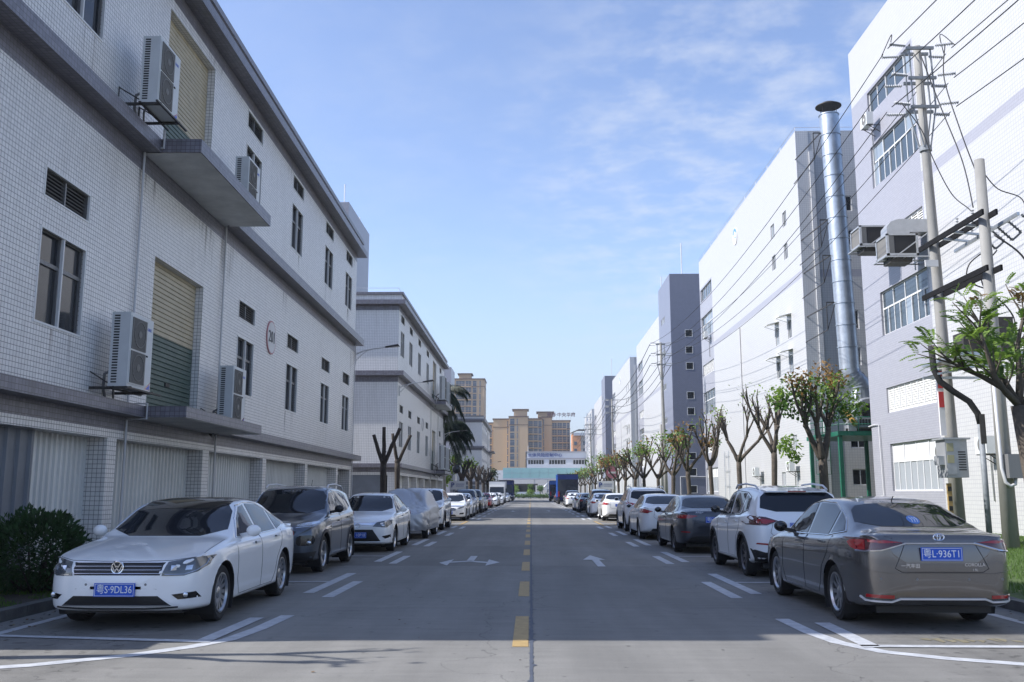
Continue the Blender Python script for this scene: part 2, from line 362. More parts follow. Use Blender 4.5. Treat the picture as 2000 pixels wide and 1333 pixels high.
# ================= ground, road, verges
ground = MB().add([(-2500, -600, -.05), (2500, -600, -.05), (2500, 3000, -.05), (-2500, 3000, -.05)], [(0, 1, 2, 3)]).build('ground', M['ground']); tag(ground, kind='structure')
road = MB().box(-24, 24, -30, 9.3, -.2, -.03).box(-6.2, 6.2, 9.3, 216, -.2, -.03).build('road', M['sealant']); tag(road, kind='structure')
JP = 6.95
slab_l = MB().box(-6.19, -.012, .006, JP-.006, -.03, 0).mesh('slab', M['road_concrete'])
slab_r = MB().box(.012, 6.19, .006, JP-.006, -.03, 0).mesh('slab', M['road_concrete'])
slab_w = MB().box(0, 6, .006, JP-.006, -.03, 0).mesh('slab', M['road_concrete'])
y = 12.55 - 2*JP
while y < 214:
    for me in (slab_l, slab_r): place('slab', me, road, True, (0, y, 0))
    if y + JP < 14:
        for x in (-6.21-6, -12.24-6, 6.21, 12.24):
            if y < 0: place('slab', slab_w, road, True, (x, y, 0))
    y += JP
for x in (-6.21-6, -12.24-6, 6.21, 12.24):   # apron of the crossing, up to the kerb ends
    place('slab', MB().box(0, 6, 5.606, 9.2, -.03, 0).mesh('slab', M['road_concrete']), road, True, (x, 0, 0))
# jagged sealant along the middle joint
mb = MB(); y = 4.0; pl = -.02; pr = .02; r9 = random.Random(3)
vs = []
while y < 120:
    k = 1 if y < 14 else .7
    l = -.008 - r9.random()*.014*k - (r9.random() < .12)*r9.random()*.05*k; r = .008 + r9.random()*.014*k + (r9.random() < .12)*r9.random()*.07*k
    vs.append((l, r, y)); y += .05 if y < 20 else .25
mb.add([p for l, r, yy in vs for p in ((l, yy, .004), (r, yy, .004))], [(2*i, 2*i+1, 2*i+3, 2*i+2) for i in range(len(vs)-1)])
mb.build('joint_sealant', M['sealant'], road)
def flat(name, polys, m, z=.004, label=None, parent=road):
    mb = MB()
    for p in polys: mb.add([(x, y, z) for x, y in p], [tuple(range(len(p)))])
    o = mb.build(name, m, parent); return o
def strip(x0, y0, x1, y1, w_):
    return [(x0-w_/2, y0), (x0+w_/2, y0), (x1+w_/2, y1), (x1-w_/2, y1)]
# yellow centre dashes
dash = MB().add([(-.19, 0, .004), (-.03, 0, .004), (-.03, 2.25, .004), (-.19, 2.25, .004)], [(0, 1, 2, 3)]).mesh('yellow_dash', M['mark_yellow'])
y = 9.42
while y < 200: place('yellow_dash', dash, road, True, (0, y, 0)); y += 4.45
# parking bay dashes
BAY = 6.36
din = MB().add([(-.085, 0, .004), (.085, 0, .004), (.085, 2.4, .004), (-.085, 2.4, .004)], [(0, 1, 2, 3)]).mesh('bay_dash', M['mark_white'])
dout = MB().add([(-.085, 0, .004), (.085, 0, .004), (.085, 3.45, .004), (-.085, 3.45, .004)], [(0, 1, 2, 3)]).mesh('bay_dash', M['mark_white'])
dlin = MB().add([(0, -.06, .008), (2.35, -.06, .008), (2.35, .06, .008), (0, .06, .008)], [(0, 1, 2, 3)]).mesh('bay_line', M['mark_white'])
for k in range(0, 30):
    y = 16.0 + BAY*k
    if 42 < y < 50: continue
    for s in (-1, 1):
        place('bay_dash', dout, road, True, (3.36*s, y-1.75, 0))
        place('bay_dash', din, road, True, (2.95*s, y-2.3, 0))
        place('bay_line', dlin, road, True, (3.4 if s > 0 else -5.75, y, 0))
# first bay and the curved edge lines of the crossing
def ribbon(pts, w_):
    out = []
    L_, R_ = [], []
    for i, p in enumerate(pts):
        a = Vector(pts[max(i-1, 0)]); b = Vector(pts[min(i+1, len(pts)-1)]); d = (b-a).normalized(); n = Vector((-d.y, d.x))*w_/2
        L_.append(tuple(Vector(p)+n)); R_.append(tuple(Vector(p)-n))
    return [[R_[i], R_[i+1], L_[i+1], L_[i]] for i in range(len(pts)-1)]
flat('edge_line', ribbon([(-3.0, 11.7), (-3.03, 10.6), (-3.12, 9.8), (-3.35, 9.35), (-3.75, 8.85), (-4.4, 8.35), (-5.6, 7.8), (-8, 7.1), (-12, 6.6)], .17), M['mark_white'])
flat('edge_line', ribbon([(3.0, 11.5), (3.02, 10.4), (3.1, 9.75), (3.35, 9.2), (3.8, 8.85), (4.5, 8.5), (5.6, 8.1), (8, 7.5), (12, 7)], .17), M['mark_white'])
flat('bay_corner', [strip(-3.34, 9.75, -3.31, 11.45, .17), [(-5.95, 9.98), (-5.95, 10.1), (-3.25, 9.72), (-3.25, 9.58)]], M['mark_white'], .008)
flat('bay_corner', [strip(3.34, 9.5, 3.37, 11.15, .18), [(3.25, 9.44), (3.25, 9.58), (5.9, 9.55), (5.9, 9.42)]], M['mark_white'], .008)
flat('kerb_side_line', [strip(-5.72, 10.0, -5.75, 200, .12)], M['mark_white'], .004)
flat('kerb_side_line', [strip(5.72, 9.5, 5.75, 200, .12)], M['mark_white'], .004)
# arrows
def arrowhead(cx, cy, s, d):   # small head pointing d (-1 left, +1 right)
    return [(cx, cy-.75*s), (cx+.5*s*d, cy), (cx, cy+.75*s)]
flat('turn_arrow', [[(-1.43, 20.75), (-1.27, 20.75), (-1.27, 22.45), (-1.43, 22.45)],
    [(-1.75, 20.35), (-1.35, 20.62), (-1.35, 20.95), (-1.75, 20.62)], [(-1.35, 20.62), (-.95, 20.25), (-.95, 20.58), (-1.35, 20.95)],
    [(-1.98, 20.3), (-1.75, 19.6), (-1.75, 21.35)], [(-.95, 19.55), (-.68, 20.45), (-.95, 21.3)]], M['mark_white'])
flat('straight_arrow', [[(1.36, 19.3), (1.52, 19.3), (1.52, 21.25), (1.36, 21.25)], [(1.16, 21.2), (1.66, 21.2), (1.41, 22.7)]], M['mark_white'], .008)
flat('straight_arrow', [[(1.36, 74.3), (1.52, 74.3), (1.52, 76.25), (1.36, 76.25)], [(1.16, 76.2), (1.66, 76.2), (1.41, 77.7)]], M['mark_white'], .008)
flat('straight_arrow', [[(-1.52, 74.3), (-1.36, 74.3), (-1.36, 76.25), (-1.52, 76.25)], [(-1.66, 74.4), (-1.41, 72.8), (-1.16, 74.4)]], M['mark_white'], .008)
flat('keep_clear_box', ribbon([(3.3, 42.5), (5.6, 42.5), (5.6, 49), (3.3, 49), (3.3, 42.5)], .13) + ribbon([(3.3, 42.5), (5.6, 49)], .1) + ribbon([(3.3, 49), (5.6, 42.5)], .1), M['mark_yellow'], .012)
flat('keep_clear_box', ribbon([(-3.3, 42.5), (-5.6, 42.5), (-5.6, 49), (-3.3, 49), (-3.3, 42.5)], .13) + ribbon([(-3.3, 42.5), (-5.6, 49)], .1) + ribbon([(-3.3, 49), (-5.6, 42.5)], .1), M['mark_yellow'], .012)
# faded yellow lettering traces on the first right bay
r8 = random.Random(5)
flat('worn_paint_patch', [[(4.0+i*.11+r8.random()*.05, 9.75+r8.random()*.25), (4.1+i*.11, 9.72+r8.random()*.2), (4.12+i*.11, 9.85+r8.random()*.2), (4.02+i*.11, 9.9+r8.random()*.15)] for i in range(9)], M['mark_yellow_worn'], .004)
# verges and kerbs
verge_l = tag(MB().box(-8.6, -6.37, 9.6, 216, -.04, .11).build('verge', M['soil']), kind='structure')
verge_r = tag(MB().box(6.37, 17.4, 9.6, 216, -.04, .10).build('verge', M['turf']), kind='structure')
km = MB(); km.box(0, .17, .006, .994, -.03, .13)
kme = km.mesh('kerb_stone', M['kerb'])
for s, par in ((-1, verge_l), (1, verge_r)):
    for k in range(150):
        yy = 9.6+k
        if yy > 150: break
        place('kerb_stone', kme, par, True, (6.2 if s > 0 else -6.37, yy+rnd.uniform(-.003, .003), rnd.uniform(-.004, .004)))
    place('kerb_run', MB().box(6.2*s, 6.37*s, 160, 216, -.03, .13).mesh('kerb_run', M['kerb']), par)
    for k in range(10):   # returns at the crossing
        place('kerb_stone', MB().box(s*(6.37+k), s*(7.36+k), 9.43, 9.6, -.03, .13).mesh('kerb_stone', M['kerb']), par)
yard = tag(MB().box(-40, -8.62, 9.3, 216, -.04, .02).build('yard', M['road_concrete']), kind='structure')
yard2 = tag(MB().box(17.42, 60, 9.3, 216, -.04, .02).build('yard', M['road_concrete']), kind='structure')
# grass blades on the near verges
def blades(name, n, region, seed, h0=.04, h1=.09, m='grass', z=.10, ok=None):
    r = random.Random(seed); mb = MB()
    for _ in range(n):
        for _t in range(20):
            x, y = r.uniform(region[0], region[1]), r.uniform(region[2], region[3])
            if ok is None or ok(x, y): break
        h = r.uniform(h0, h1); a = r.random()*6.28; d = Vector((math.cos(a), math.sin(a), 0))*.006; l = Vector((r.uniform(-1, 1), r.uniform(-1, 1), 0))*h*.5
        p = Vector((x, y, z)); mb.add([p-d, p+d, p+l+Vector((0, 0, h))], [(0, 1, 2)])
    o = mb.build(name, M[m]); tag(o, kind='stuff'); return o
o = blades('grass', 26000, (6.4, 16, 12, 32), 1, ok=lambda x, y: x/y > .47 and (noise.noise(Vector((x*.9, y*.5, 3))) > -.22)); tag(o, 'short bright green grass on the right verge beside the bronze sedan', 'grass')
o = blades('grass', 3500, (-8.3, -6.4, 10.5, 15), 2, .02, .06, z=.11, ok=lambda x, y: noise.noise(Vector((x*1.5, y*1.5, 3))) > 0); tag(o, 'thin dark grass on the left verge under the round bush', 'grass')
mat('dim_curtain', (.03, .032, .035), .12, spec=.5)
mat('alu_bright', (.72, .72, .70), .45)
# ================= buildings
class Fac:      # a facade on the plane X = x, outward normal s along X; u runs along Y
    def __init__(f, x, s): f.x = x; f.s = s
    def box(f, mb, u0, u1, z0, z1, d0, d1, mi=0): return mb.box(f.x+f.s*d0, f.x+f.s*d1, u0, u1, z0, z1, mi)
    def p(f, u, z, d): return (f.x+f.s*d, u, z)
    def quad(f, mb, u0, u1, z0, z1, d, mi=0):
        q = [f.p(u0, z0, d), f.p(u1, z0, d), f.p(u1, z1, d), f.p(u0, z1, d)]
        return mb.add(q if f.s > 0 else q[::-1], [(0, 1, 2, 3)], mi)
    text = property(lambda f: FACE_PX if f.s > 0 else FACE_MX)
class FacY(Fac):  # a facade on the plane Y = x facing -Y; u runs along X
    def __init__(f, y): f.x = y; f.s = -1
    def box(f, mb, u0, u1, z0, z1, d0, d1, mi=0): return mb.box(u0, u1, f.x-d1, f.x-d0, z0, z1, mi)
    def p(f, u, z, d): return (u, f.x-d, z)
    def quad(f, mb, u0, u1, z0, z1, d, mi=0):
        return mb.add([f.p(u0, z0, d), f.p(u1, z0, d), f.p(u1, z1, d), f.p(u0, z1, d)], [(0, 1, 2, 3)], mi)
    text = property(lambda f: FACE_CAM)
def wall(mb, f, u0, u1, z0, z1, holes=(), depth=.15, mi=0, d=0, back=True):
    us = sorted({u0, u1} | {min(max(h[i], u0), u1) for h in holes for i in (0, 1)}); zs = sorted({z0, z1} | {min(max(h[i], z0), z1) for h in holes for i in (2, 3)})
    for a, b in zip(zs, zs[1:]):
        run = None
        for c, e in zip(us, us[1:]):
            inside = any(h[0] < (c+e)/2 < h[1] and h[2] < (a+b)/2 < h[3] for h in holes)
            if not inside: run = (run[0], e) if run else (c, e)
            if inside and run: f.quad(mb, run[0], run[1], a, b, d, mi); run = None
        if run: f.quad(mb, run[0], run[1], a, b, d, mi)
    for h in holes:
        a, b, c, e = h[:4]; k = .01
        f.box(mb, a-k, a, c, e, -depth, d-.001, mi); f.box(mb, b, b+k, c, e, -depth, d-.001, mi)
        f.box(mb, a, b, e, e+k, -depth, d-.001, mi); f.box(mb, a, b, c-k, c, -depth, d-.001, mi)
def grid_window(par, f, u0, u1, z0, z1, cols, rows, depth=.12, fr=.05, fm='upvc', glass='win_glass', rowz=None, name='window', panels=None, seed=0, outer=None):
    mb = MB(); d0, d1 = -depth, -depth+.06
    f.box(mb, u0, u1, z0, z0+fr, d0, d1); f.box(mb, u0, u1, z1-fr, z1, d0, d1); f.box(mb, u0, u0+fr, z0+fr, z1-fr, d0, d1); f.box(mb, u1-fr, u1, z0+fr, z1-fr, d0, d1)
    zl = [z0] + (rowz or [z0+(z1-z0)*i/rows for i in range(1, rows)]) + [z1]
    for z in zl[1:-1]: f.box(mb, u0+fr, u1-fr, z-fr*.6, z+fr*.6, d0, d1+.004)
    win = None; panes = []
    for ri, (a, b) in enumerate(zip(zl, zl[1:])):
        n = cols[ri] if isinstance(cols, (list, tuple)) else cols
        for i in range(n+1):
            u = u0+(u1-u0)*i/n
            if 0 < i < n: f.box(mb, u-fr*.45, u+fr*.45, a+fr*.5, b-fr*.5, d0+.005, d1+.002+.01*(i % 2))
        for i in range(n): panes.append((u0+(u1-u0)*i/n+fr*.4, u0+(u1-u0)*(i+1)/n-fr*.4, a+fr*.4, b-fr*.4, ri, i))
    ob = MB()
    if outer: # thin bright outer frame and middle bar flush with the tiles
        t = .035
        f.box(ob, u0, u1, z0, z0+t, -.035, .012); f.box(ob, u0, u1, z1-t, z1, -.035, .012); f.box(ob, u0, u0+t, z0+t, z1-t, -.035, .012); f.box(ob, u1-t, u1, z0+t, z1-t, -.035, .012)
        um = (u0+u1)/2; f.box(ob, um-.018, um+.018, z0+t, z1-t, -.045, .005)
    win = mb.build(name, M[fm], par)
    if outer: ob.build('outer_frame', M['alu_bright'], win)
    r = random.Random(int(u0*77+z0*13)+seed)
    for a, b, c, e, ri, i in panes:
        g = glass
        if panels and ri in panels: g = panels[ri]
        elif r.random() < .25 and glass == 'win_glass': g = 'win_glass_light'
        elif r.random() < .3 and glass == 'dark_glass': g = 'dim_curtain'
        p = MB(); f.box(p, a, b, c, e, d0+.015+.01*(i % 2), d0+.03+.01*(i % 2)); p.build('pane', M[g], win)
    return win
def louvre_window(par, f, u0, u1, z0, z1, n, fm='upvc', sm='louvre_white', depth=.10, fr=.05, pitch=.09, outer=False, name='louvred_vent'):
    mb = MB(); d0, d1 = -depth, -depth+.07
    f.box(mb, u0, u1, z0, z0+fr, d0, d1); f.box(mb, u0, u1, z1-fr, z1, d0, d1); f.box(mb, u0, u0+fr, z0+fr, z1-fr, d0, d1); f.box(mb, u1-fr, u1, z0+fr, z1-fr, d0, d1)
    for i in range(1, n): u = u0+(u1-u0)*i/n; f.box(mb, u-fr*.5, u+fr*.5, z0+fr, z1-fr, d0, d1+.003)
    ob = MB()
    if outer:
        t = .03; f.box(ob, u0, u1, z0, z0+t, -.03, .012); f.box(ob, u0, u1, z1-t, z1, -.03, .012); f.box(ob, u0, u0+t, z0+t, z1-t, -.03, .012); f.box(ob, u1-t, u1, z0+t, z1-t, -.03, .012)
    win = mb.build(name, M[fm], par)
    if outer: ob.build('outer_frame', M['alu_bright'], win)
    sl = MB(); z = z0+fr
    while z < z1-fr-.02:
        sl.add([f.p(u0+fr, z, d1-.015), f.p(u1-fr, z, d1-.015), f.p(u1-fr, z+pitch*.95, d0+.005), f.p(u0+fr, z+pitch*.95, d0+.005),
                f.p(u0+fr, z+.012, d1-.015), f.p(u1-fr, z+.012, d1-.015)], [(0, 1, 2, 3), (4, 5, 1, 0), (4, 3, 2, 5)]); z += pitch
    f.quad(sl, u0+fr, u1-fr, z0+fr, z1-fr, d0+.002, 1)
    tag(sl.build('louvre_slats', [M[sm], M['dark_void']], win), kind='stuff'); return win
def roller_shutter(par, f, u0, u1, z0, z1, zsplit, d=-.20):
    sh = MB(); z = z0; p = .105
    def prof(a, b, mi):
        z = a
        while z < b-.001:
            z2 = min(z+p, b)
            sh.add([f.p(u0, z, d), f.p(u1, z, d), f.p(u1, z+(z2-z)*.15, d+.022), f.p(u0, z+(z2-z)*.15, d+.022), f.p(u1, z+(z2-z)*.85, d+.022), f.p(u0, z+(z2-z)*.85, d+.022), f.p(u1, z2, d), f.p(u0, z2, d)],
                   [(0, 1, 2, 3), (3, 2, 4, 5), (5, 4, 6, 7)] if f.s > 0 else [(3, 2, 1, 0), (5, 4, 2, 3), (7, 6, 4, 5)], mi); z = z2
    prof(z0, zsplit, 1); prof(zsplit, z1, 0)
    o = sh.build('roller_shutter', [M['shutter_cream'], M['shutter_green']], par)
    h = MB(); f.box(h, (u0+u1)/2-.12, (u0+u1)/2+.12, zsplit-1.05, zsplit-.97, d+.02, d+.05); h.build('shutter_handle', M['steel_dark'], o)
    return o
def left_building(name, label, X0, Y0, Y1, wins, shut, sect, tile, depth_x=16, near=True, details=True, cols=None, panels=True, back_tower=None):
    """three storeys: tiled facade at X0 facing +X, purple bands and ledges, cornice and parapet"""
    t = thing(name, label, 'building', (X0, Y0, 0)); f = Fac(X0, 1); XB = X0-depth_x
    holes = []
    for u in wins:
        for z0, z1 in ((4.15, 5.72), (6.2, 6.72), (9.63, 11.2), (11.68, 12.03)):
            holes.append((u, u+1.58, z0, z1 if z1 != 12.03 else 12.2))
    su0, su1 = shut
    sh = [(su0, su1, 3.15, 6.4), (su0, su1, 8.6, 12.0)]
    wb = MB(); ND = 2.66
    wall(wb, f, Y0, Y1, ND, 12.45, holes, .14)  if False else None
    for a, b, hs, dp in ((Y0, sect[0], holes, .14), (sect[0], sect[1], sh, .22), (sect[1], Y1, holes, .14)):
        wall(wb, f, a, b, ND, 12.84, [h for h in hs if h[0] >= a-.01 and h[1] <= b+.01], dp)
    # closed body behind the facade sheet
    wb.box(XB, X0-.46, Y0+.0, Y1-.0, 2.5, 12.84)
    wb.box(X0-.46, X0-.001, Y0, Y0+.02, 2.5, 12.84); wb.box(X0-.46, X0-.001, Y1-.02, Y1, 2.5, 12.84); wb.box(X0-.46, X0-.001, Y0+.02, Y1-.02, 2.5, 2.66)
    wb.box(X0-.46, X0-.001, Y0+.02, Y1-.02, 12.82, 12.84)
    wb.build('wall', M[tile], t)
    wb = MB(); wb.box(XB, X0+.18, Y0-.16, Y1+.16, 12.845, 13.17); wb.build('parapet', M[tile], t)
    # ground storey: set-back core, columns, cladding sheets
    g = MB(); g.box(XB, X0-.8, Y0+.02, Y1-2.9, 0, 2.5); g.build('shaded_opening_core', M['corrugated_dark_and_opening'], t)  # solid core coloured dark, standing in for shade inside the open ground storey
    for c0, c1 in cols:
        c = MB(); c.box(X0-.5, X0-.002, c0, c1, 0, 2.5); c.build('column', M[tile], t)
    # purple lintel band with the light strip under it
    for (z0, z1, m_, nm, p) in ((2.66, 2.93, 'tile_purple', 'tile_band', .004), (2.5, 2.66, tile, 'light_strip', .006), (7.94, 8.30, 'tile_purple', 'tile_band', .004), (12.26, 12.58, 'tile_purple', 'tile_band', .004)):
        b = MB(); b.box(X0+.001, X0+p, Y0-.004, Y1+.004, z0, z1)
        if nm == 'tile_band' or z0 < 2.6: b.box(XB, X0+p, Y0-p, Y0-.001, z0, z1); b.box(XB, X0+p, Y1+.001, Y1+p, z0, z1)
        b.build(nm, M[m_], t)
    # ledges
    for z0, z1 in ((2.93, 3.15), (8.30, 8.58)):
        for a, b in ((Y0-.36, sect[0]), (sect[1], Y1+.36)):
            m = MB(); m.box(X0+.005, X0+.38, a, b, z0, z1)
            if a < Y0: m.box(XB, X0+.003, Y0-.36, Y0-.005, z0, z1-.002)
            if b > Y1: m.box(XB, X0+.003, Y1+.005, Y1+.36, z0, z1-.002)
            m.build('ledge', M['tile_purple'], t)
        m = MB(); m.box(X0+.006, X0+1.2, sect[0]-.05, sect[1]+.0, z0+.0, z1-.004); cp = m.build('canopy', M['tile_purple'], t)
        m = MB(); m.box(X0+.02, X0+1.17, sect[0], sect[1]-.03, z0-.012, z0-.002); m.build('soffit', M['soffit'], cp)
    m = MB(); m.box(XB, X0+.42, Y0-.4, Y1+.4, 12.58, 12.84); m.build('cornice', M['tile_purple'], t)
    m = MB(); m.box(XB, X0+.28, Y0-.25, Y1+.25, 13.17, 13.33); m.build('parapet_cap', M['tile_purple'], t)
    if details:
        rs = random.Random(int(Y0))
        for u in wins + [su0+.2]:
            for z0, h_ in ((4.13, 1.15), (9.61, 1.25)):
                if u == su0+.2 and z0 < 5: continue
                for q in range(2 if near else 1):
                    a = u+rs.uniform(-.1, 1.3); wd = rs.uniform(.12, .4); ms_ = MB(); f.quad(ms_, a, a+wd, z0-h_*rs.uniform(.6, 1), z0-.005, .0035+.001*q); ms_.build('rain_stain', M['rust_streak' if near and q == 0 and u == wins[0] else 'rain_streak'], t)
        for k_ in range(9 if near else 5):
            a = rs.uniform(Y0+1, Y1-1); wd = rs.uniform(.3, 1.3)
            for zt_, zl in ((7.93, rs.uniform(.5, 1.6)), (12.25, rs.uniform(.1, .6))):
                if any(u-.05 < a+wd and a < u+1.63 for u in wins): continue
                ms_ = MB(); f.quad(ms_, a, a+wd, zt_-zl, zt_, .0045); ms_.build('rain_stain', M['rain_streak'], t)
        m = MB()
        for z in (13.62,): m.tube([(X0-.05, Y0, z), (X0-.05, Y1, z)], .012, 5); m.tube([(X0-.05, Y0, z), (XB, Y0, z)], .012, 5)
        for i in range(int((Y1-Y0)/3)+1): m.tube([(X0-.05, Y0+i*3, 13.33), (X0-.05, Y0+i*3, 13.62)], .012, 4)
        for i in range(1, 6): m.tube([(X0-.05-i*3, Y0, 13.33), (X0-.05-i*3, Y0, 13.62)], .012, 4)
        m.build('lightning_rail', M['alu'], t)
    for u in wins:
        for (z0, z1) in ((4.15, 5.72), (9.63, 11.2)):
            grid_window(t, f, u, u+1.58, z0, z1, 2, 2, .13, .055, 'alu_dull', 'dark_glass', [z0+1.02], outer=True)
        for (z0, z1) in ((6.2, 6.72), (11.68, 12.2)): louvre_window(t, f, u, u+1.58, z0, z1, 2, 'alu_dull', 'louvre_dark', .12, .04, .062, outer=True)
    roller_shutter(t, f, su0, su1, 3.15, 6.5, 4.85); roller_shutter(t, f, su0, su1, 8.6, 12.0, 9.8)
    a = sect[0]-.04
    for pts in ([(X0+.05, a, 0), (X0+.05, a, 2.88), (X0+.44, a-.02, 2.9), (X0+.44, a-.02, 3.19), (X0+.05, a, 3.2), (X0+.05, a, 8.35), (X0+.44, a-.02, 8.38), (X0+.44, a-.02, 8.75)], [(X0+.05, sect[1]+.04, 0), (X0+.05, sect[1]+.04, 8.38)], [(X0+.05, Y1-.08, 0), (X0+.05, Y1-.08, 8.38)]):
        MB().tube(pts, .024, 6).build('downpipe', M['pipe_white'], t, smooth=.6)
    return t, f
def cladding(t, X0, bays, pitch=.30, m='corrugated', zt=2.5):
    for a, b in bays:
        n = max(1, round((b-a)/1.2)); w_ = (b-a)/n
        k = max(3, round(w_/pitch)); pp = w_/k; pr = []
        for i in range(k): pr += [(i*pp, 0), (i*pp+pp*.70, 0), (i*pp+pp*.76, .045), (i*pp+pp*.94, .045)]
        pr.append((w_, 0)); mb = MB(); vs = [(d, u, z) for u, d in pr for z in (.12, zt)]
        mb.add(vs, [(2*i, 2*i+2, 2*i+3, 2*i+1) for i in range(len(pr)-1)])
        mb.add([(-.01, 0, .12), (-.01, w_, .12), (-.01, w_, zt), (-.01, 0, zt)], [(0, 1, 2, 3)])
        me = mb.mesh('cladding_sheet', M[m])
        for i in range(n): place('cladding_sheet', me, t, True, (X0-.42+(i % 2)*.004, a+i*w_, 0))
L1, f1 = left_building('warehouse_building', 'white tiled three-storey building with purple ledges and round 201 sign, nearest on the left', -8, 9.15, 42.4, [14.05, 24.5, 29.85, 35.25, 39.65], (18.65, 21.65), (17.7, 22.95), 'tile_left',
    cols=[(9.17, 9.8), (12.3, 12.7), (17.0, 17.4), (22.25, 22.7), (27.55, 27.95), (33.1, 33.5), (38.8, 39.2), (41.95, 42.38)])
cladding(L1, -8, [(14.8, 17.0), (17.4, 22.25), (22.7, 27.55), (27.95, 33.1), (33.5, 38.8)], .19)
cladding(L1, -7.86, [(9.8, 12.3), (12.7, 14.85)], .45, 'corrugated_dark_and_opening', 2.5)
# round number sign
m = MB(); m.lathe([(0, .03), (.52, .03), (.52, 0), (0, 0)], (-8, 27.85, 6.2), 'X', 40, 0); sg = m.build('number_sign', M['tail_red'] if False else mat('sign_rim', (.45, .2, .22), .5), L1)
m = MB(); m.lathe([(0, .036), (.475, .036), (.475, .03)], (-8, 27.85, 6.2), 'X', 40, 0); m.build('sign_face', M['paint_white_plain'], sg)
place('sign_lettering', textmesh('201', .5, mat('sign_black', (.03, .035, .04), .5), .004, 'sign_lettering', False, 1.0), sg, True, (-7.955, 27.85, 6.2), FACE_PX)
L1.location.x = -7.73; L1.rotation_euler.z = .0145
L2, f2 = left_building('warehouse_building', 'second white tiled three-storey building on the left, behind two stumpy bare trees', -7.85, 54.0, 83.0, [54.9, 58.9, 63.6, 68.8, 78.8], (73.4, 76.0), (72.1, 77.5), 'tile_left_far', near=False,
    cols=[(54.02, 54.8), (59.4, 59.8), (63.7, 64.1), (68.2, 68.6), (72.4, 72.8), (76.9, 77.3), (82.5, 82.98)])
cladding(L2, -7.85, [(54.8, 59.4), (59.8, 63.7), (64.1, 68.2), (68.6, 72.4), (72.8, 76.9), (77.3, 82.5)])
m = MB(); m.lathe([(.40, .03), (.46, .03), (.46, 0), (.40, 0)], (-7.85, 66.8, 6.35), 'X', 28); m.build('number_sign_ring', M['paint_white_plain'], L2)
place('sign_lettering', textmesh('202', .42, M['sign_black'], .004, 'sign_lettering', True), L2, True, (-7.57, 64.7, 6.35), FACE_PX) if False else None
# stair tower on the roof at the back of the second building
m = MB(); m.box(-19, -12, 58.6, 66.4, 12.9, 20.5); tw = m.build('stair_tower', M['tile_stripe'], L2)
m = MB(); m.tube([(-12.6, 60, 20.5), (-12.6, 60, 22.2)], .035, 6); m.tube([(-12.6, 65.6, 20.5), (-12.6, 65.6, 21.6)], .04, 6); m.build('roof_mast', M['alu'], tw)
L3, f3 = left_building('warehouse_building', 'third three-storey building on the left, plain blue-grey end wall behind the palm', -7.6, 144, 172, [145, 149, 153.5, 158.5, 168], (162.5, 165), (161.5, 166.5), 'tile_left_far', details=False,
    cols=[(144.02, 144.6), (149.5, 150), (155, 155.4), (160, 160.4), (165.5, 166), (171.5, 171.98)])
cladding(L3, -7.6, [(144.6, 149.5), (150, 155), (155.4, 160), (160.4, 165.5), (166, 171.5)], .6)
m = MB(); m.box(-19, -12, 138, 144.5, 0, 20.2); tw = m.build('stair_tower', M['tile_stripe'], L3)
for z in (14, 16.5):
    m = MB(); m.box(-12.02, -11.97, 140.5, 142.2, z, z+1.4); m.build('window', M['win_glass'], tw)
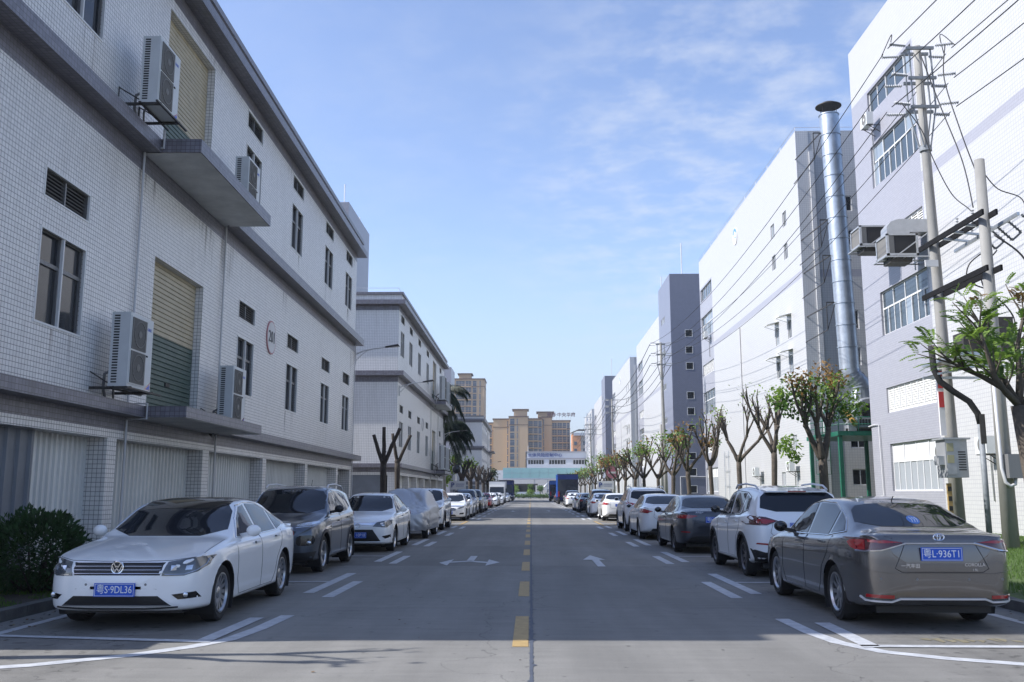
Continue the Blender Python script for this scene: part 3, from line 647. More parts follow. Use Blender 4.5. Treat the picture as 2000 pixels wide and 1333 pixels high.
# ---------- air conditioners on the left
def ac_unit(loc, label, double=True):
    t = thing('air_conditioner', label, 'air conditioner', loc, 0, 'outdoor air conditioner units on brackets')
    H_ = 1.34; W_ = 1.0; D_ = .34      # x: 0..D outwards, y: 0..W, z: 0..H
    m = MB(); m.box(0, D_, 0, W_, 0, H_); m.box(D_, D_+.012, .03, W_*.68, .05, H_-.05) ; cas = m.build('casing', M['ac_white'], t, world=False)
    for z0 in (.08, .69):
        g = MB(); g.box(D_+.012, D_+.03, .06, W_*.66, z0, z0+.57)
        for i in range(1, 14): g.box(D_+.03, D_+.036, .06+i*.0415, .068+i*.0415, z0+.01, z0+.56)
        g.lathe([(.245, D_+.03), (.245, D_+.042), (.225, D_+.042), (.225, D_+.03)], (0, .36, z0+.285), 'X', 22); g.lathe([(.0, D_+.044), (.07, D_+.04), (.07, D_+.03)], (0, .36, z0+.285), 'X', 12)
        fo = g.build('fan_grille', M['ac_grille'], t, world=False)
    s_ = MB()
    for i in range(25): s_.box(.05, .15, -.006, .0, .06+i*.05, .085+i*.05)
    tag(s_.build('side_louvres', M['dark_void'], t, world=False), kind='stuff')
    m = MB(); m.box(D_, D_+.012, W_*.74, W_*.80, .62, .65); m.build('handle_recess', M['dark_void'], t, world=False)
    m = MB(); m.add([(D_+.002, W_*.72, .02), (D_+.002, W_*.98, .02), (D_+.002, W_*.98, .17)], [(0, 1, 2)]); m.build('red_sticker', M['tail_red'], t, world=False)
    m = MB(); m.add([(D_+.004, W_*.80, .03), (D_+.004, W_*.965, .03), (D_+.004, W_*.965, .13)], [(0, 1, 2)]); m.build('blue_sticker', M['blue_plate'], t, world=False)
    place('logo_lettering', textmesh('GREE', .075, M['blue_plate'], .001, 'logo_lettering', True), t, False, (D_+.003, W_*.83, H_-.2), FACE_PX)
    m = MB()
    for y in (.02, W_-.04):
        m.bar((-.42, y, -.03), (D_+.08, y, -.03), .04, .05); m.bar((-.42, y, -.05), (-.42, y, .32), .04, .03); m.bar((-.40, y, .3), (.12, y, -.02), .03, .02)
    m.bar((D_+.06, -.15, -.035), (D_+.06, W_+.35, -.035), .04, .03); m.bar((.05, -.1, -.035), (.05, W_+.3, -.035), .04, .03); m.build('bracket', M['steel_dark'], t, world=False)
    m = MB(); m.tube([(-.02, .3, .35), (-.18, .25, .25), (-.22, .3, .0), (-.2, .4, -.22), (-.28, .55, -.34), (-.38, .6, -.25)], .028, 7); m.tube([(-.02, .5, .3), (-.12, .5, .0), (-.15, .6, -.25), (-.3, .7, -.3)], .02, 6); m.build('insulated_pipes', M['alu_dull'], t, smooth=True, world=False)
    return t
ac0 = ac_unit((-7.5, 16.1, 3.36), 'tall twin-fan air conditioner beside the lower shutter, above the ground-floor ledge')
copy_thing(ac0, (-7.42, 16.4, 8.82), label='tall twin-fan air conditioner beside the upper shutter, highest on the near left wall')
copy_thing(ac0, (-7.5, 21.9, 3.18), label='twin-fan air conditioner standing at the far end of the lower canopy')
copy_thing(ac0, (-7.5, 22.3, 8.62), label='twin-fan air conditioner at the far end of the upper canopy, in front of a window')
for (y, z, lb) in ((72.2, 8.7, 'grey air conditioner left of the shutter on the upper canopy of the second left building'), (76.3, 8.7, 'grey air conditioner at the outer end of the upper canopy of the second left building'),
                (72.2, 3.25, 'grey air conditioner left of the shutter on the lower canopy of the second left building'), (76.3, 3.25, 'grey air conditioner at the outer end of the lower canopy of the second left building')):
    c = copy_thing(ac0, (-7.2, y, z), label=lb); c.scale = (1.3, 1.25, 1.4)
# ---------- street lamps on the building corners
def arm_lamp(loc, label, L_=1.45):
    t = thing('street_lamp', label, 'street lamp', loc, 0, 'street lamps on bracket arms along the left buildings')
    m = MB(); m.box(-.02, .04, -.05, .05, -.35, .25); m.tube([(0, 0, .12), (.35, 0, .28), (.8, 0, .38), (L_, 0, .46)], .028, 7); m.tube([(0, 0, -.2), (.3, 0, .1), (.6, 0, .33)], .018, 6); m.build('arm', M['pipe_white'], t, world=False)
    m = MB(); m.add([(L_-.05, -.07, .43), (L_+.62, -.11, .50), (L_+.62, .11, .50), (L_-.05, .07, .43), (L_-.05, -.06, .50), (L_+.55, -.09, .60), (L_+.55, .09, .60), (L_-.05, .06, .50)], [(0, 3, 2, 1), (4, 5, 6, 7), (0, 1, 5, 4), (1, 2, 6, 5), (2, 3, 7, 6), (3, 0, 4, 7)]); h = m.build('lamp_head', M['steel_dark'], t, world=False)
    m = MB(); m.add([(L_+.1, -.07, .438), (L_+.58, -.09, .488), (L_+.58, .09, .488), (L_+.1, .07, .438)], [(0, 3, 2, 1)]); m.build('lamp_lens', M['paint_white_plain'], h, world=False)
    return t
la = arm_lamp((-8.2, 42.55, 7.75), 'street lamp on a bracket at the far corner of the near left building')
copy_thing(la, (-7.8, 54.3, 7.5), label='street lamp on a bracket at the near corner of the second left building')
copy_thing(la, (-7.8, 83.15, 6.5), label='street lamp on a bracket at the far corner of the second left building')
copy_thing(la, (-7.56, 172.2, 6.6), label='small street lamp at the far corner of the third left building')
# ================= right row
XR = 16.0
fr_ = Fac(XR, -1)
ROWS = (('tall', 1.55, 3.62), ('louvre', 5.0, 6.12), ('tall2', 8.5, 10.5), ('louvre', 12.0, 13.05), ('tall2', 15.45, 17.45), ('top', 19.0, 20.15))
def purple_bay(t, u0, u1, h0, h1):
    holes = [(h0, h1, a, b) for _, a, b in ROWS]; m = MB()
    wall(m, fr_, u0, u1, 0, 20.3, holes, .2)
    m.build('purple_wall', M['tile_right_purple'], t)
    for k, a, b in ROWS:
        if k == 'tall': grid_window(t, fr_, h0, h1, a, b, [8, 4], 2, .16, .06, 'upvc', 'curtain_glass', [a+1.28], panels={1: 'upvc'})
        elif k == 'tall2': grid_window(t, fr_, h0, h1, a, b, [8, 4], 2, .16, .06, 'upvc', 'win_glass', [a+1.22])
        elif k == 'top': grid_window(t, fr_, h0, h1, a, b, 5, 1, .16, .06, 'upvc', 'win_glass')
        else: louvre_window(t, fr_, h0, h1, a, b, 8, 'upvc', 'louvre_white', .14, .06, .1)
def factory_b(loc_y, label):   # tower, white hall, purple bay at the far end (near end at loc_y)
    y0 = loc_y; t = thing('factory_building', label, 'building', (XR, y0, 0))
    ya, yb, yc = y0+9.4, y0+26.8, y0+34.1
    m = MB(); wall(m, fr_, ya, yb, 0, 14.0); wall(m, fr_, ya, yb, 14.45, 23.2); wall(m, fr_, yb, yc, 20.3, 23.2)
    m.box(XR+.25, XR+26, ya, yc, 0, 23.2); m.box(XR+.001, XR+.25, yc-.02, yc, 0, 23.2); m.box(XR+.001, XR+.25, ya, yc-.02, 23.18, 23.2)
    m.build('wall', M['tile_right'], t)
    m = MB(); fr_.quad(m, ya, yb, 14.0, 14.45, 0); m.build('purple_stripe', M['tile_stripe'], t)
    purple_bay(t, yb, yc, y0+26.95, y0+32.0)
    return t
def factory_tower(y0, label, detail=True):
    t = thing('stair_tower', label, 'tower', (XR, y0, 0)); m = MB(); f = FacY(y0)
    zs = (1.4, 3.3, 5.05, 8.2, 10.05, 11.85, 15.2, 17.05, 18.95)
    wall(m, f, XR, XR+8, 0, 26.3, [(17.6, 18.45, z, z+.85) for z in zs], .12); wall(m, fr_, y0, y0+9.4, 0, 26.3, [(y0+4.5, y0+7.5, z, z+.7) for z in (5.5, 9.5, 13.5, 17.5, 21.5)], .12)
    m.box(XR+.3, XR+8, y0+.3, y0+9.4, 0, 26.3); m.box(XR, XR+8, y0, y0+9.4, 26.29, 26.32); m.build('wall', M['tile_tower'], t)
    for z in zs:
        w_ = MB(); f.box(w_, 17.6, 18.45, z, z+.05, -.06, .03); f.box(w_, 17.6, 18.45, z+.8, z+.85, -.06, .02); f.box(w_, 17.6, 17.65, z+.05, z+.8, -.06, .02); f.box(w_, 18.4, 18.45, z+.05, z+.8, -.06, .02); wo = w_.build('window', M['upvc'], t)
        w_ = MB(); f.box(w_, 17.64, 18.41, z+.04, z+.81, -.1, -.08); w_.build('pane', M['dark_glass'], wo)
    for z in (5.5, 9.5, 13.5, 17.5, 21.5): grid_window(t, fr_, y0+4.5, y0+7.5, z, z+.7, 5, 1, .1, .05, 'upvc', 'win_glass')
    m = MB(); m.tube([(XR+1.6, y0+1, 26.3), (XR+1.6, y0+1, 30.2)], .07, 6); m.tube([(XR+.3, y0+8.6, 26.3), (XR+.3, y0+8.6, 28)], .06, 6); m.build('roof_mast', M['alu'], t)
    m = MB(); m.tube([(XR+.6, y0-.08, 0), (XR+.6, y0-.08, 3.2), (XR+7, y0-.08, 3.2)], .05, 6); m.build('drain_pipe', M['pipe_white'], t)
    return t
R1 = factory_b(9.6, 'tall white tiled factory with a purple window bay, nearest on the right')
R1b = copy_thing(R1, (XR, 103.8, 0), label='white factory hall behind the dark purple tower with windows at its far end')
T1_ = factory_tower(103.8, 'tall dark purple tower with a column of square windows, behind the second right building')
copy_thing(R1, (XR, 198, 0), label='farthest white factory with a purple bay, beside the distant tower')
copy_thing(T1_, (XR, 198, 0), label='small distant purple stair tower far down the right side')
tilemat('tile_right_grey', (.60, .60, .60), (.57, .57, .57), (.38, .38, .40), tw=.12, th=.12, ms=.008, stain=.15, stainc=(.28, .27, .26))
def factory_a(y0, label, awn=True):
    t = thing('factory_building', label, 'building', (XR, y0, 0)); yb, yc = y0+26.6, y0+32.3; f = FacY(y0)
    m = MB(); sm = []
    for (z0, z1) in ((1.85, 2.75), (4.0, 4.92), (8.75, 9.8), (10.88, 12.0), (15.9, 16.85), (18.0, 18.95)):
        sm += [(y0+2.75, y0+3.55, z0, z1), (y0+5.6, y0+6.45, z0, z1)]
    hs = [(18.25, 19.15, z0, z1) for (z0, z1) in ((1.9, 2.8), (4.0, 4.92), (8.75, 9.8), (10.88, 12.0), (15.9, 16.85), (18.0, 18.95))]
    wall(m, fr_, y0, yb, 0, 14.0, [h for h in sm if h[3] < 14], .16); wall(m, fr_, y0, yb, 14.45, 23.0, [h for h in sm if h[3] > 14], .16); wall(m, fr_, yb, yc, 20.3, 23.0)
    wall(m, f, XR, XR+26, 0, 14.0, [h for h in hs if h[3] < 14], .16); wall(m, f, XR, XR+26, 14.45, 23.0, [h for h in hs if h[3] > 14], .16)
    m.box(XR+.3, XR+26, y0+.3, yc, 0, 23.0); m.box(XR+.001, XR+.3, yc-.02, yc, 0, 23.0); m.box(XR, XR+26, y0, yc, 22.99, 23.03)
    m.build('wall', M['tile_right'], t)
    m = MB(); fr_.quad(m, y0, yb, 14.0, 14.45, 0); f.quad(m, XR, XR+26, 14.0, 14.45, 0); m.build('purple_stripe', M['tile_stripe'], t)
    m = MB(); f.box(m, XR-.003, XR+.75, 0, 23.0, .002, .02); f.box(m, XR+.75, XR+1.0, 0, 21.7, .002, .10); m.build('corner_strip', M['tile_right_grey'], t)
    for h in sm: grid_window(t, fr_, *h, 2, 1, .12, .045, 'upvc', 'curtain_glass' if h[2] < 6 else 'win_glass')
    for h in hs: grid_window(t, f, *h, 2, 1, .12, .05, 'upvc', 'dark_glass')
    for (a, b) in ((y0+2.65, y0+3.65), (y0+5.5, y0+6.55)):
        for z in (12.05, 9.85):
            m = MB(); m.add([fr_.p(a, z+.32, 0), fr_.p(b, z+.32, 0), fr_.p(b, z+.12, .75), fr_.p(a, z+.12, .75), fr_.p(a, z+.30, 0), fr_.p(b, z+.30, 0), fr_.p(b, z+.10, .75), fr_.p(a, z+.10, .75)], [(0, 1, 2, 3), (7, 6, 5, 4), (3, 2, 6, 7), (0, 3, 7, 4), (1, 5, 6, 2)])
            m.bar(fr_.p(a+.03, z-.1, .02), fr_.p(a+.03, z+.12, .7), .025); m.bar(fr_.p(b-.03, z-.1, .02), fr_.p(b-.03, z+.12, .7), .025); m.build('window_awning', M['louvre_white'], t)
    purple_bay(t, yb, yc, y0+26.75, y0+31.9)
    m = MB(); m.tube([fr_.p(y0+16.4, 0, .06), fr_.p(y0+16.4, 13.9, .06)], .06, 6); m.build('drain_pipe', M['pipe_white'], t)
    m = MB(); m.tube([(XR, y0, 23.25), (XR+20, y0, 23.25)], .014, 4); m.tube([(XR, y0, 23.25), (XR, yc, 23.25)], .014, 4)
    for i in range(10): m.tube([(XR+i*2, y0, 23), (XR+i*2, y0, 23.25)], .012, 4); m.tube([(XR, y0+i*3.3, 23), (XR, y0+i*3.3, 23.25)], .012, 4)
    m.build('lightning_rail', M['alu'], t)
    return t
A1 = factory_a(53.2, 'white tiled factory with a round emblem and small awning windows, behind the metal chimney')
m = MB(); m.lathe([(0, -.05), (.68, -.05), (.68, 0)], (XR, 69.95, 21.2), 'X', 36); em = m.build('wall_emblem', M['paint_white_plain'], A1)
m = MB(); k0 = len(m.v)
pts = [(.62*math.cos(t), .62*math.sin(t)) for t in [math.radians(20+i*14) for i in range(11)]] + [(.34*math.cos(t), .34*math.sin(t)+.05) for t in [math.radians(160-i*28) for i in range(6)]]
m.add([(XR-.056, 69.95+a, 21.2+b) for a, b in pts], [tuple(range(len(pts)))]); m.build('emblem_arc', mat('emblem_blue', (.08, .25, .7), .4), em)
m = MB(); m.bar((XR-.056, 69.5, 20.95), (XR-.056, 70.4, 21.3), .01, .05); m.bar((XR-.056, 69.48, 21.0), (XR-.056, 69.48, 21.3), .01, .05); m.build('emblem_stroke', M['emblem_blue'], em)
A2 = copy_thing(A1, (XR, 147.4, 0), label='white factory with a grey end wall, between the two purple towers')
copy_thing(A1, (XR, 241.6, 0), label='last white factory at the far end of the right row')
for o in (A2,): pass
mat('post_grey', (.22, .24, .26), .6, noise_=.3, nscale=5)
# ================= exhaust chimney and platform between the right-hand factories
ch = thing('exhaust_chimney', 'tall galvanised metal exhaust chimney with a dark rain cap, between two white factories', 'chimney', (16.85, 49, 0))
RC = .52; cxx = 16.62
def cX(z): return 16.98 - (z-8)*.022
secs = []
z = 7.95; k = 0
while z < 22.2:
    z2 = min(z+1.19, 22.35); m = MB(); m.tube([(cX(z), 49, z), (cX(z2), 49, z2)], [RC, RC], 28, caps=False)
    m.tube([(cX(z2), 49, z2-.03), (cX(z2), 49, z2+.02)], [RC+.035, RC+.035], 28); m.build('duct_section', M['galv'], ch, smooth=.6); z = z2; k += 1
m = MB(); el = [(16.98, 49, 7.95), (17.0, 49, 7.75), (17.1, 49, 7.55), (17.26, 49, 7.38), (17.42, 49, 7.2), (17.5, 49, 7.0), (17.52, 49, 6.85)]
m.tube(el, [RC, .53, .54, .55, .55, .54, .52], 28, caps=False)
for i in range(1, 6):
    m.tube([Vector(el[i])-(Vector(el[i+1])-Vector(el[i])).normalized()*.02, Vector(el[i])+(Vector(el[i+1])-Vector(el[i])).normalized()*.02], RC+.05, 28)
m.build('elbow', M['galv'], ch, smooth=.5)
m = MB(); a = [(17.52+.52*math.cos(t*math.pi/8), 49+.52*math.sin(t*math.pi/8), 6.85) for t in range(16)]
b = []
for t in range(16):
    c_, s_ = math.cos(t*math.pi/8), math.sin(t*math.pi/8); q = max(abs(c_), abs(s_)); b.append((17.52+.5*c_/q, 49+.42*s_/q, 6.2))
m.add(a+b, [(i, 16+i, 16+(i+1) % 16, (i+1) % 16) for i in range(16)]); m.build('square_transition', M['galv'], ch)
m = MB(); xt = cX(22.35)
m.lathe([(.70, 22.72), (.70, 22.76), (.35, 22.95), (.0, 23.0)], (xt, 49, 0), 'Z', 28); m.lathe([(.70, 22.72), (0, 22.74)], (xt, 49, 0), 'Z', 28)
for i in range(4): t = i*math.pi/2+.6; m.bar((xt+.5*math.cos(t), 49+.5*math.sin(t), 22.2), (xt+.52*math.cos(t), 49+.52*math.sin(t), 22.75), .03)
m.build('rain_cap', M['steel_dark'], ch, smooth=.6)
for zb in (21.2, 16.2, 14.2, 11.6):
    m = MB(); x = cX(zb)
    m.bar((x-.55, 49, zb), (x-.75, 53.2, zb), .05); m.bar((x-.55, 49.0, zb), (x-.95, 49.0, zb), .05); m.bar((x-.95, 49, zb), (x-.95, 49, zb-1.5), .04); m.bar((x-.95, 49, zb-1.5), (x-.5, 49, zb-.1), .04); m.bar((x-.95, 49, zb-1.5), (x-.9, 53.2, zb-1.5), .04)
    m.build('wall_bracket', M['steel_dark'], ch)
pf = thing('steel_platform', 'green steel platform with railings and a caged ladder, under the exhaust fan', 'platform', (16.5, 47, 0))
m = MB(); m.box(15.25, 19.4, 46.2, 51.5, 4.28, 4.5); m.box(14.7, 15.25, 47.6, 49.2, 4.3, 4.42); m.build('deck', M['green_paint'], pf)
for (x, y) in ((15.4, 46.4), (18.4, 46.4), (15.4, 51.2), (18.4, 51.2)):
    m = MB(); m.box(x-.09, x+.09, y-.09, y+.09, 0, 4.28); m.build('post', M['green_paint'], pf)
m = MB()
for z in (4.85, 5.2, 5.6): m.tube([(15.3, 46.25, z), (19.3, 46.25, z)], .022, 6); m.tube([(15.3, 46.25, z), (15.3, 51.4, z)], .022, 6)
for i in range(5): m.tube([(15.3+i, 46.25, 4.5), (15.3+i, 46.25, 5.6)], .022, 6)
for i in range(1, 5): m.tube([(15.3, 46.25+i*1.25, 4.5), (15.3, 46.25+i*1.25, 5.6)], .022, 6)
m.build('railing', M['green_paint'], pf, smooth=True)
m = MB()
for x in (14.75, 15.15): m.tube([(x, 47.9, 0), (x, 47.9, 5.7)], .025, 6)
for i in range(19): m.tube([(14.75, 47.9, .3+i*.3), (15.15, 47.9, .3+i*.3)], .014, 5)
for z in (2.4, 3.1, 3.8, 4.5, 5.2, 5.7):
    m.tube([(14.95+.36*math.cos(t), 47.9-.1-.55*math.sin(t), z) for t in [math.pi*i/8 for i in range(9)]], .016, 5)
for t in (0, .8, 1.57, 2.34, 3.14): m.tube([(14.95+.36*math.cos(t), 47.8-.55*math.sin(t), 2.4), (14.95+.36*math.cos(t), 47.8-.55*math.sin(t), 5.7)], .012, 5)
m.build('caged_ladder', M['green_paint'], pf, smooth=True)
fn = thing('exhaust_fan', 'grey centrifugal exhaust fan with a yellow pipe, standing on the green platform', 'fan', (17.4, 48.5, 4.5))
m = MB(); m.lathe([(.0, 48.0), (.75, 48.0), (.82, 48.05), (.82, 48.95), (.75, 49.0), (0, 49.0)], (17.55, 0, 5.55), 'Y', 30); m.box(17.05, 18.0, 48.1, 48.9, 5.6, 6.2); m.build('housing', M['galv_box'], fn, smooth=.5)
m = MB(); m.lathe([(.45, 47.85), (.5, 47.85), (.5, 48.0), (.45, 48.0)], (17.55, 0, 5.55), 'Y', 24); m.lathe([(0, 47.95), (.45, 47.95)], (17.55, 0, 5.55), 'Y', 24); m.build('inlet_ring', M['steel_dark'], fn)
m = MB(); m.box(16.5, 17.4, 47.0, 47.6, 4.75, 5.25); m.box(16.1, 16.5, 47.1, 47.7, 4.55, 5.1)
m.build('motor', M['galv_box'], fn)
m = MB()
for i in range(5): m.box(16.62+i*.15, 16.72+i*.15, 46.985, 47.0, 4.85, 5.15)
m.build('motor_vents', M['dark_void'], fn)
m = MB(); m.tube([(15.9, 47.2, 5.75), (16.1, 47.1, 5.4), (16.3, 47.0, 5.1), (16.45, 47.0, 4.85)], [.13, .13, .13, .14], 12); m.build('yellow_pipe', mat('yellow_pipe', (.62, .36, .10), .5), fn, smooth=True)
m = MB(); m.box(15.6, 18.6, 47.0, 49.4, 4.5, 4.56); m.box(16.0, 18.4, 47.2, 47.3, 4.56, 4.7); m.build('base_frame', M['steel_dark'], fn)
# ================= evaporative coolers on the near factory
def cooler(loc, label, duct):
    t = thing('evaporative_cooler', label, 'air cooler', loc, 0, 'box air coolers hung on the purple bay'); W_, D_, H_ = 1.25, 1.2, .9
    m = MB()
    for x in (0, W_-.09):
        for y in (0, D_-.09): m.box(x, x+.09, y, y+.09, 0, H_)
    m.box(0, W_, 0, D_, H_-.07, H_); m.box(0, W_, 0, D_, 0, .09); m.box(.04, .05, .09, D_-.09, .09, H_-.07, 1); m.box(.09, W_-.09, .04, .05, .09, H_-.07, 1); m.box(W_-.05, W_-.04, .09, D_-.09, .09, H_-.07); m.box(.09, W_-.09, D_-.05, D_-.04, .09, H_-.07)
    cs = m.build('casing', [M['galv_box'], M['ac_grille']], t, world=False)
    m = MB(); m.box(W_*.25, W_*.95, .03, .04, .10, H_-.08); m.build('dark_pad', M['dark_void'], t, world=False)
    m = MB(); m.box(.2, W_-.2, .2, D_-.2, -.22, 0); m.build('sump', M['steel_dark'], t, world=False)
    m = MB()
    for y in (-.06, D_*.5, D_+.06): m.bar((-.1, y, -.06), (2.0, y, -.06), .05)
    for x in (-.1, .3, .7, 1.1, 1.5): m.bar((x, -.06, -.06), (x, D_+.06, -.06), .04)
    for y in (-.08, D_+.08): m.bar((.35, y, -.02), (1.75, y, 1.0), .045); m.bar((1.6, y, -.3), (1.6, y, .9), .04)
    m.build('bracket', M['galv_box'], t, world=False)
    if duct:
        m = MB(); pr = [(.1, H_), (.12, H_+.35), (.3, H_+.56), (.6, H_+.66), (1.75, H_+.66), (1.75, H_+.12), (1.05, H_+.12), (.95, H_)]
        vs = [(x, y, z) for y in (.2, .85) for x, z in pr]; n = len(pr); m.add(vs, [tuple(range(n)), tuple(reversed(range(n, 2*n)))] + [(i, i+n, (i+1) % n+n, (i+1) % n) for i in range(n)]); m.build('duct', M['galv_box'], t, world=False)
    return t
cooler((14.25, 36.0, 10.82), 'nearer galvanised box air cooler with a curved duct, on the purple window bay', True)
cooler((14.3, 39.0, 12.05), 'farther galvanised box air cooler, next to the metal chimney', False)
# ================= single fan units on the right walls
def wall_ac(loc, label):
    t = thing('air_conditioner', label, 'air conditioner', loc, 0, 'small white air conditioners on the right-hand walls')
    m = MB(); m.box(-.62, -.32, 0, .82, 0, .58); m.build('casing', M['ac_white'], t, world=False)
    m = MB(); m.lathe([(.0, -.63), (.24, -.63), (.24, -.62)], (0, .33, .3), 'X', 20); m.build('fan_grille', M['ac_grille'], t, world=False)
    m = MB(); m.lathe([(.25, -.64), (.27, -.64), (.27, -.62), (.25, -.62)], (0, .33, .3), 'X', 20); m.lathe([(0, -.645), (.07, -.64), (.07, -.63)], (0, .33, .3), 'X', 12); m.build('fan_ring', M['ac_white'], t, world=False)
    m = MB()
    for y in (.1, .7): m.bar((0, y, -.03), (-.64, y, -.03), .03); m.bar((0, y, -.35), (-.5, y, -.04), .025)
    m.build('bracket', M['steel_dark'], t, world=False)
    m = MB(); m.tube([(-.4, .82, .3), (-.3, .95, .25), (-.05, .95, .1), (-.03, .95, -1.6)], .025, 6); m.build('pipe', M['pipe_white'], t, smooth=True, world=False)
    return t
wa = wall_ac((16, 64.2, 2.6), 'small white air conditioner low on the wall, left of the green platform and farther away')
for (y, z, lb) in ((55.6, 2.75, 'small white air conditioner low on the wall beside the corner nearest the green platform'), (35.0, 2.7, 'white air conditioner on the near wall behind the meter cabinet'), (80.6, 15.0, 'small air conditioner high on the purple bay of the emblem factory'),
                   (31.6, 2.8, 'white air conditioner on the near wall right of the concrete pole'), (175.6, 15.0, 'tiny air conditioner on the far purple bay'), (40.2, 18.1, 'air conditioner high on the purple bay behind the insulators')):
    copy_thing(wa, (16, y, z), label=lb)
gl = thing('wall_ladder', 'thin steel ladder rack on the white wall behind the bare trees', 'ladder', (15.9, 76, 0))
m = MB()
for y in (75, 76.6): m.tube([(15.9, y, 0), (15.9, y, 4.8)], .025, 5)
for i in range(4): m.tube([(15.9, 75, .8+i*1.2), (15.9, 76.6, .8+i*1.2)], .02, 5)
m.build('rails', M['galv'], gl)
# small conduit on the near corner
m = MB(); m.tube([(15.95, 43.9, 4.55), (15.93, 43.2, 4.58), (15.93, 42.6, 4.55), (15.93, 42.5, 1.3)], .03, 6); m.box(15.85, 15.99, 42.4, 42.7, 1.1, 1.35)
o = m.build('wall_conduit', M['pipe_white']); tag(o, 'white conduit running down the purple wall left of the ground-floor window', 'pipe')
# ================= utility poles and wires
def insulator(m, p, q, r=.055, n=9, mi=1):
    p = Vector(p); q = Vector(q); d = q-p; pts = []; rs = []
    for i in range(n):
        a = i/n; pts += [p+d*a, p+d*(a+.5/n), p+d*(a+.55/n), p+d*(a+.95/n)]; rs += [r*.45, r*.5, r, r*.45]
    m.tube(pts, rs, 8, mi)
def pole(x, y, label, H_=15.1, simple=False, r0=.19, r1=.11, lean=-.012):
    t = thing('utility_pole', label, 'utility pole', (x, y, 0), 0, 'concrete power poles along the right verge')
    X = lambda z: x+lean*z
    m = MB(); m.tube([(X(z), y, z) for z in (0, 4, 8, 12, H_)], [r0+(r1-r0)*z/H_ for z in (0, 4, 8, 12, H_)], 16); m.build('shaft', M['concrete_pole'], t, smooth=True)
    levels = (H_-.15, H_-1.12, H_-2.05)
    for lz in levels:
        m = MB(); xc = X(lz)
        for dy in (-.2, .2): m.bar((xc-.42, y+dy, lz), (xc+.42, y+dy, lz), .07, .09)
        m.build('crossarm', M['post_grey'], t)
        m = MB()
        for dy, ddz in ((-.2, .06), (.2, -.06)):
            for s in (-1, 1):
                insulator(m, (xc+s*.45, y+dy*1.2, lz+ddz), (xc+s*.97, y+dy*1.6, lz+ddz+.02), .06, 4 if simple else 8, 0)
        m.build('insulator', M['porcelain'], t, smooth=.5)
    m = MB()
    for s in (-1, 1):
        for dy in (-.18, .18): m.bar((X(levels[0])+s*.32, y+dy, levels[0]), (X(levels[2])+s*.34, y+dy, levels[2]), .06, .03); m.bar((X(levels[2])+s*.34, y+dy, levels[2]), (X(levels[2]-1.2)+s*.1, y+dy*.8, levels[2]-1.25), .05, .03)
    m.tube([(X(levels[2]-1.2), y, levels[2]-1.35), (X(levels[2]-1.2), y, levels[2]-1.2)], r1+.07, 14)
    m.build('arm_brace', M['post_grey'], t)
    return t
PX = 12.15
P1 = pole(PX, 26.9, 'tall concrete power pole with three insulator levels, carrying the wires over the near factory')
pole(PX, 84, 'concrete power pole with three crossarms, in front of the dark purple tower', simple=True)
pole(PX, 136, 'slim concrete power pole with crossarms, farther down the right row of trees', simple=True)
pole(PX, 186, 'distant concrete power pole near the far purple tower', simple=True)
def short_pole(x, y, H_, label, r=.13):
    t = thing('utility_pole', label, 'utility pole', (x, y, 0), 0, 'concrete power poles along the right verge'); m = MB()
    m.tube([(x, y, 0), (x, y, H_*.5), (x+.02, y, H_)], [r+.07, r+.02, r], 16); m.build('shaft', M['concrete_pole'], t, smooth=True); return t
P2 = short_pole(12.1, 24.0, 10.35, 'shorter concrete pole with a blunt top, right of the tall insulator pole')
short_pole(PX-.5, 83, 7.5, 'short concrete pole leaning by the second power pole', .10)
# the steel between P1 and P2
rk = thing('switch_rack', 'black steel beams with dark insulators between the two near concrete poles', 'pole rack', (12.1, 25.4, 7.2))
for z in (8.75, 7.25):
    m = MB()
    for dx in (-.17, .19): m.bar((12.02+dx, 23.5, z), (11.98+dx, 27.4, z), .06, .15)
    m.build('beam', M['black_steel'], rk)
m = MB()
for yy in (24.6, 25.3, 26.0): m.bar((11.9, yy, 8.72), (12.75, yy, 8.62), .07, .06); m.bar((11.95, yy, 8.9), (12.35, yy, 9.0), .05, .05)
m.bar((12.6, 23.2, 8.6), (12.6, 26.8, 8.55), .07, .09); m.build('switch_arm', M['galv'], rk)
m = MB()
for yy in (23.1, 24.3, 25.2):
    insulator(m, (12.62, yy, 8.55), (12.95, yy-.05, 8.18), .06, 5); insulator(m, (12.88, yy, 8.75), (13.2, yy-.05, 8.4), .06, 5); m.bar((12.95, yy-.05, 8.18), (13.2, yy-.05, 8.4), .05)
m.build('cutout_switch', [M['porcelain_dark'], M['porcelain_dark']], rk)
m = MB()
for (yy, dx) in ((23.3, .35), (25.4, -.05), (26.2, -.1)): insulator(m, (12.5+dx, yy, 8.75), (12.6+dx*1.5, yy, 9.4), .05, 8)
m.build('arrester', [M['porcelain'], M['porcelain']], rk)
m = MB()
m.box(11.3, 12.9, 24.1, 26.6, 5.05, 5.13); m.bar((11.3, 24.1, 4.75), (12.9, 24.1, 4.75), .07); m.bar((11.3, 26.6, 4.75), (12.9, 26.6, 4.75), .07); m.bar((11.15, 25.3, 4.7), (12.2, 25.3, 4.9), .06)
m.build('lower_shelf', M['galv'], rk)
for b in ((11.6, 12.0, 24.6, 25.2, 5.13, 5.75), (12.2, 12.6, 25.6, 26.2, 5.13, 5.85), (12.3, 12.8, 24.3, 24.8, 5.13, 6.1)): MB().box(*b).build('equipment_box', M['steel_dark'], rk)
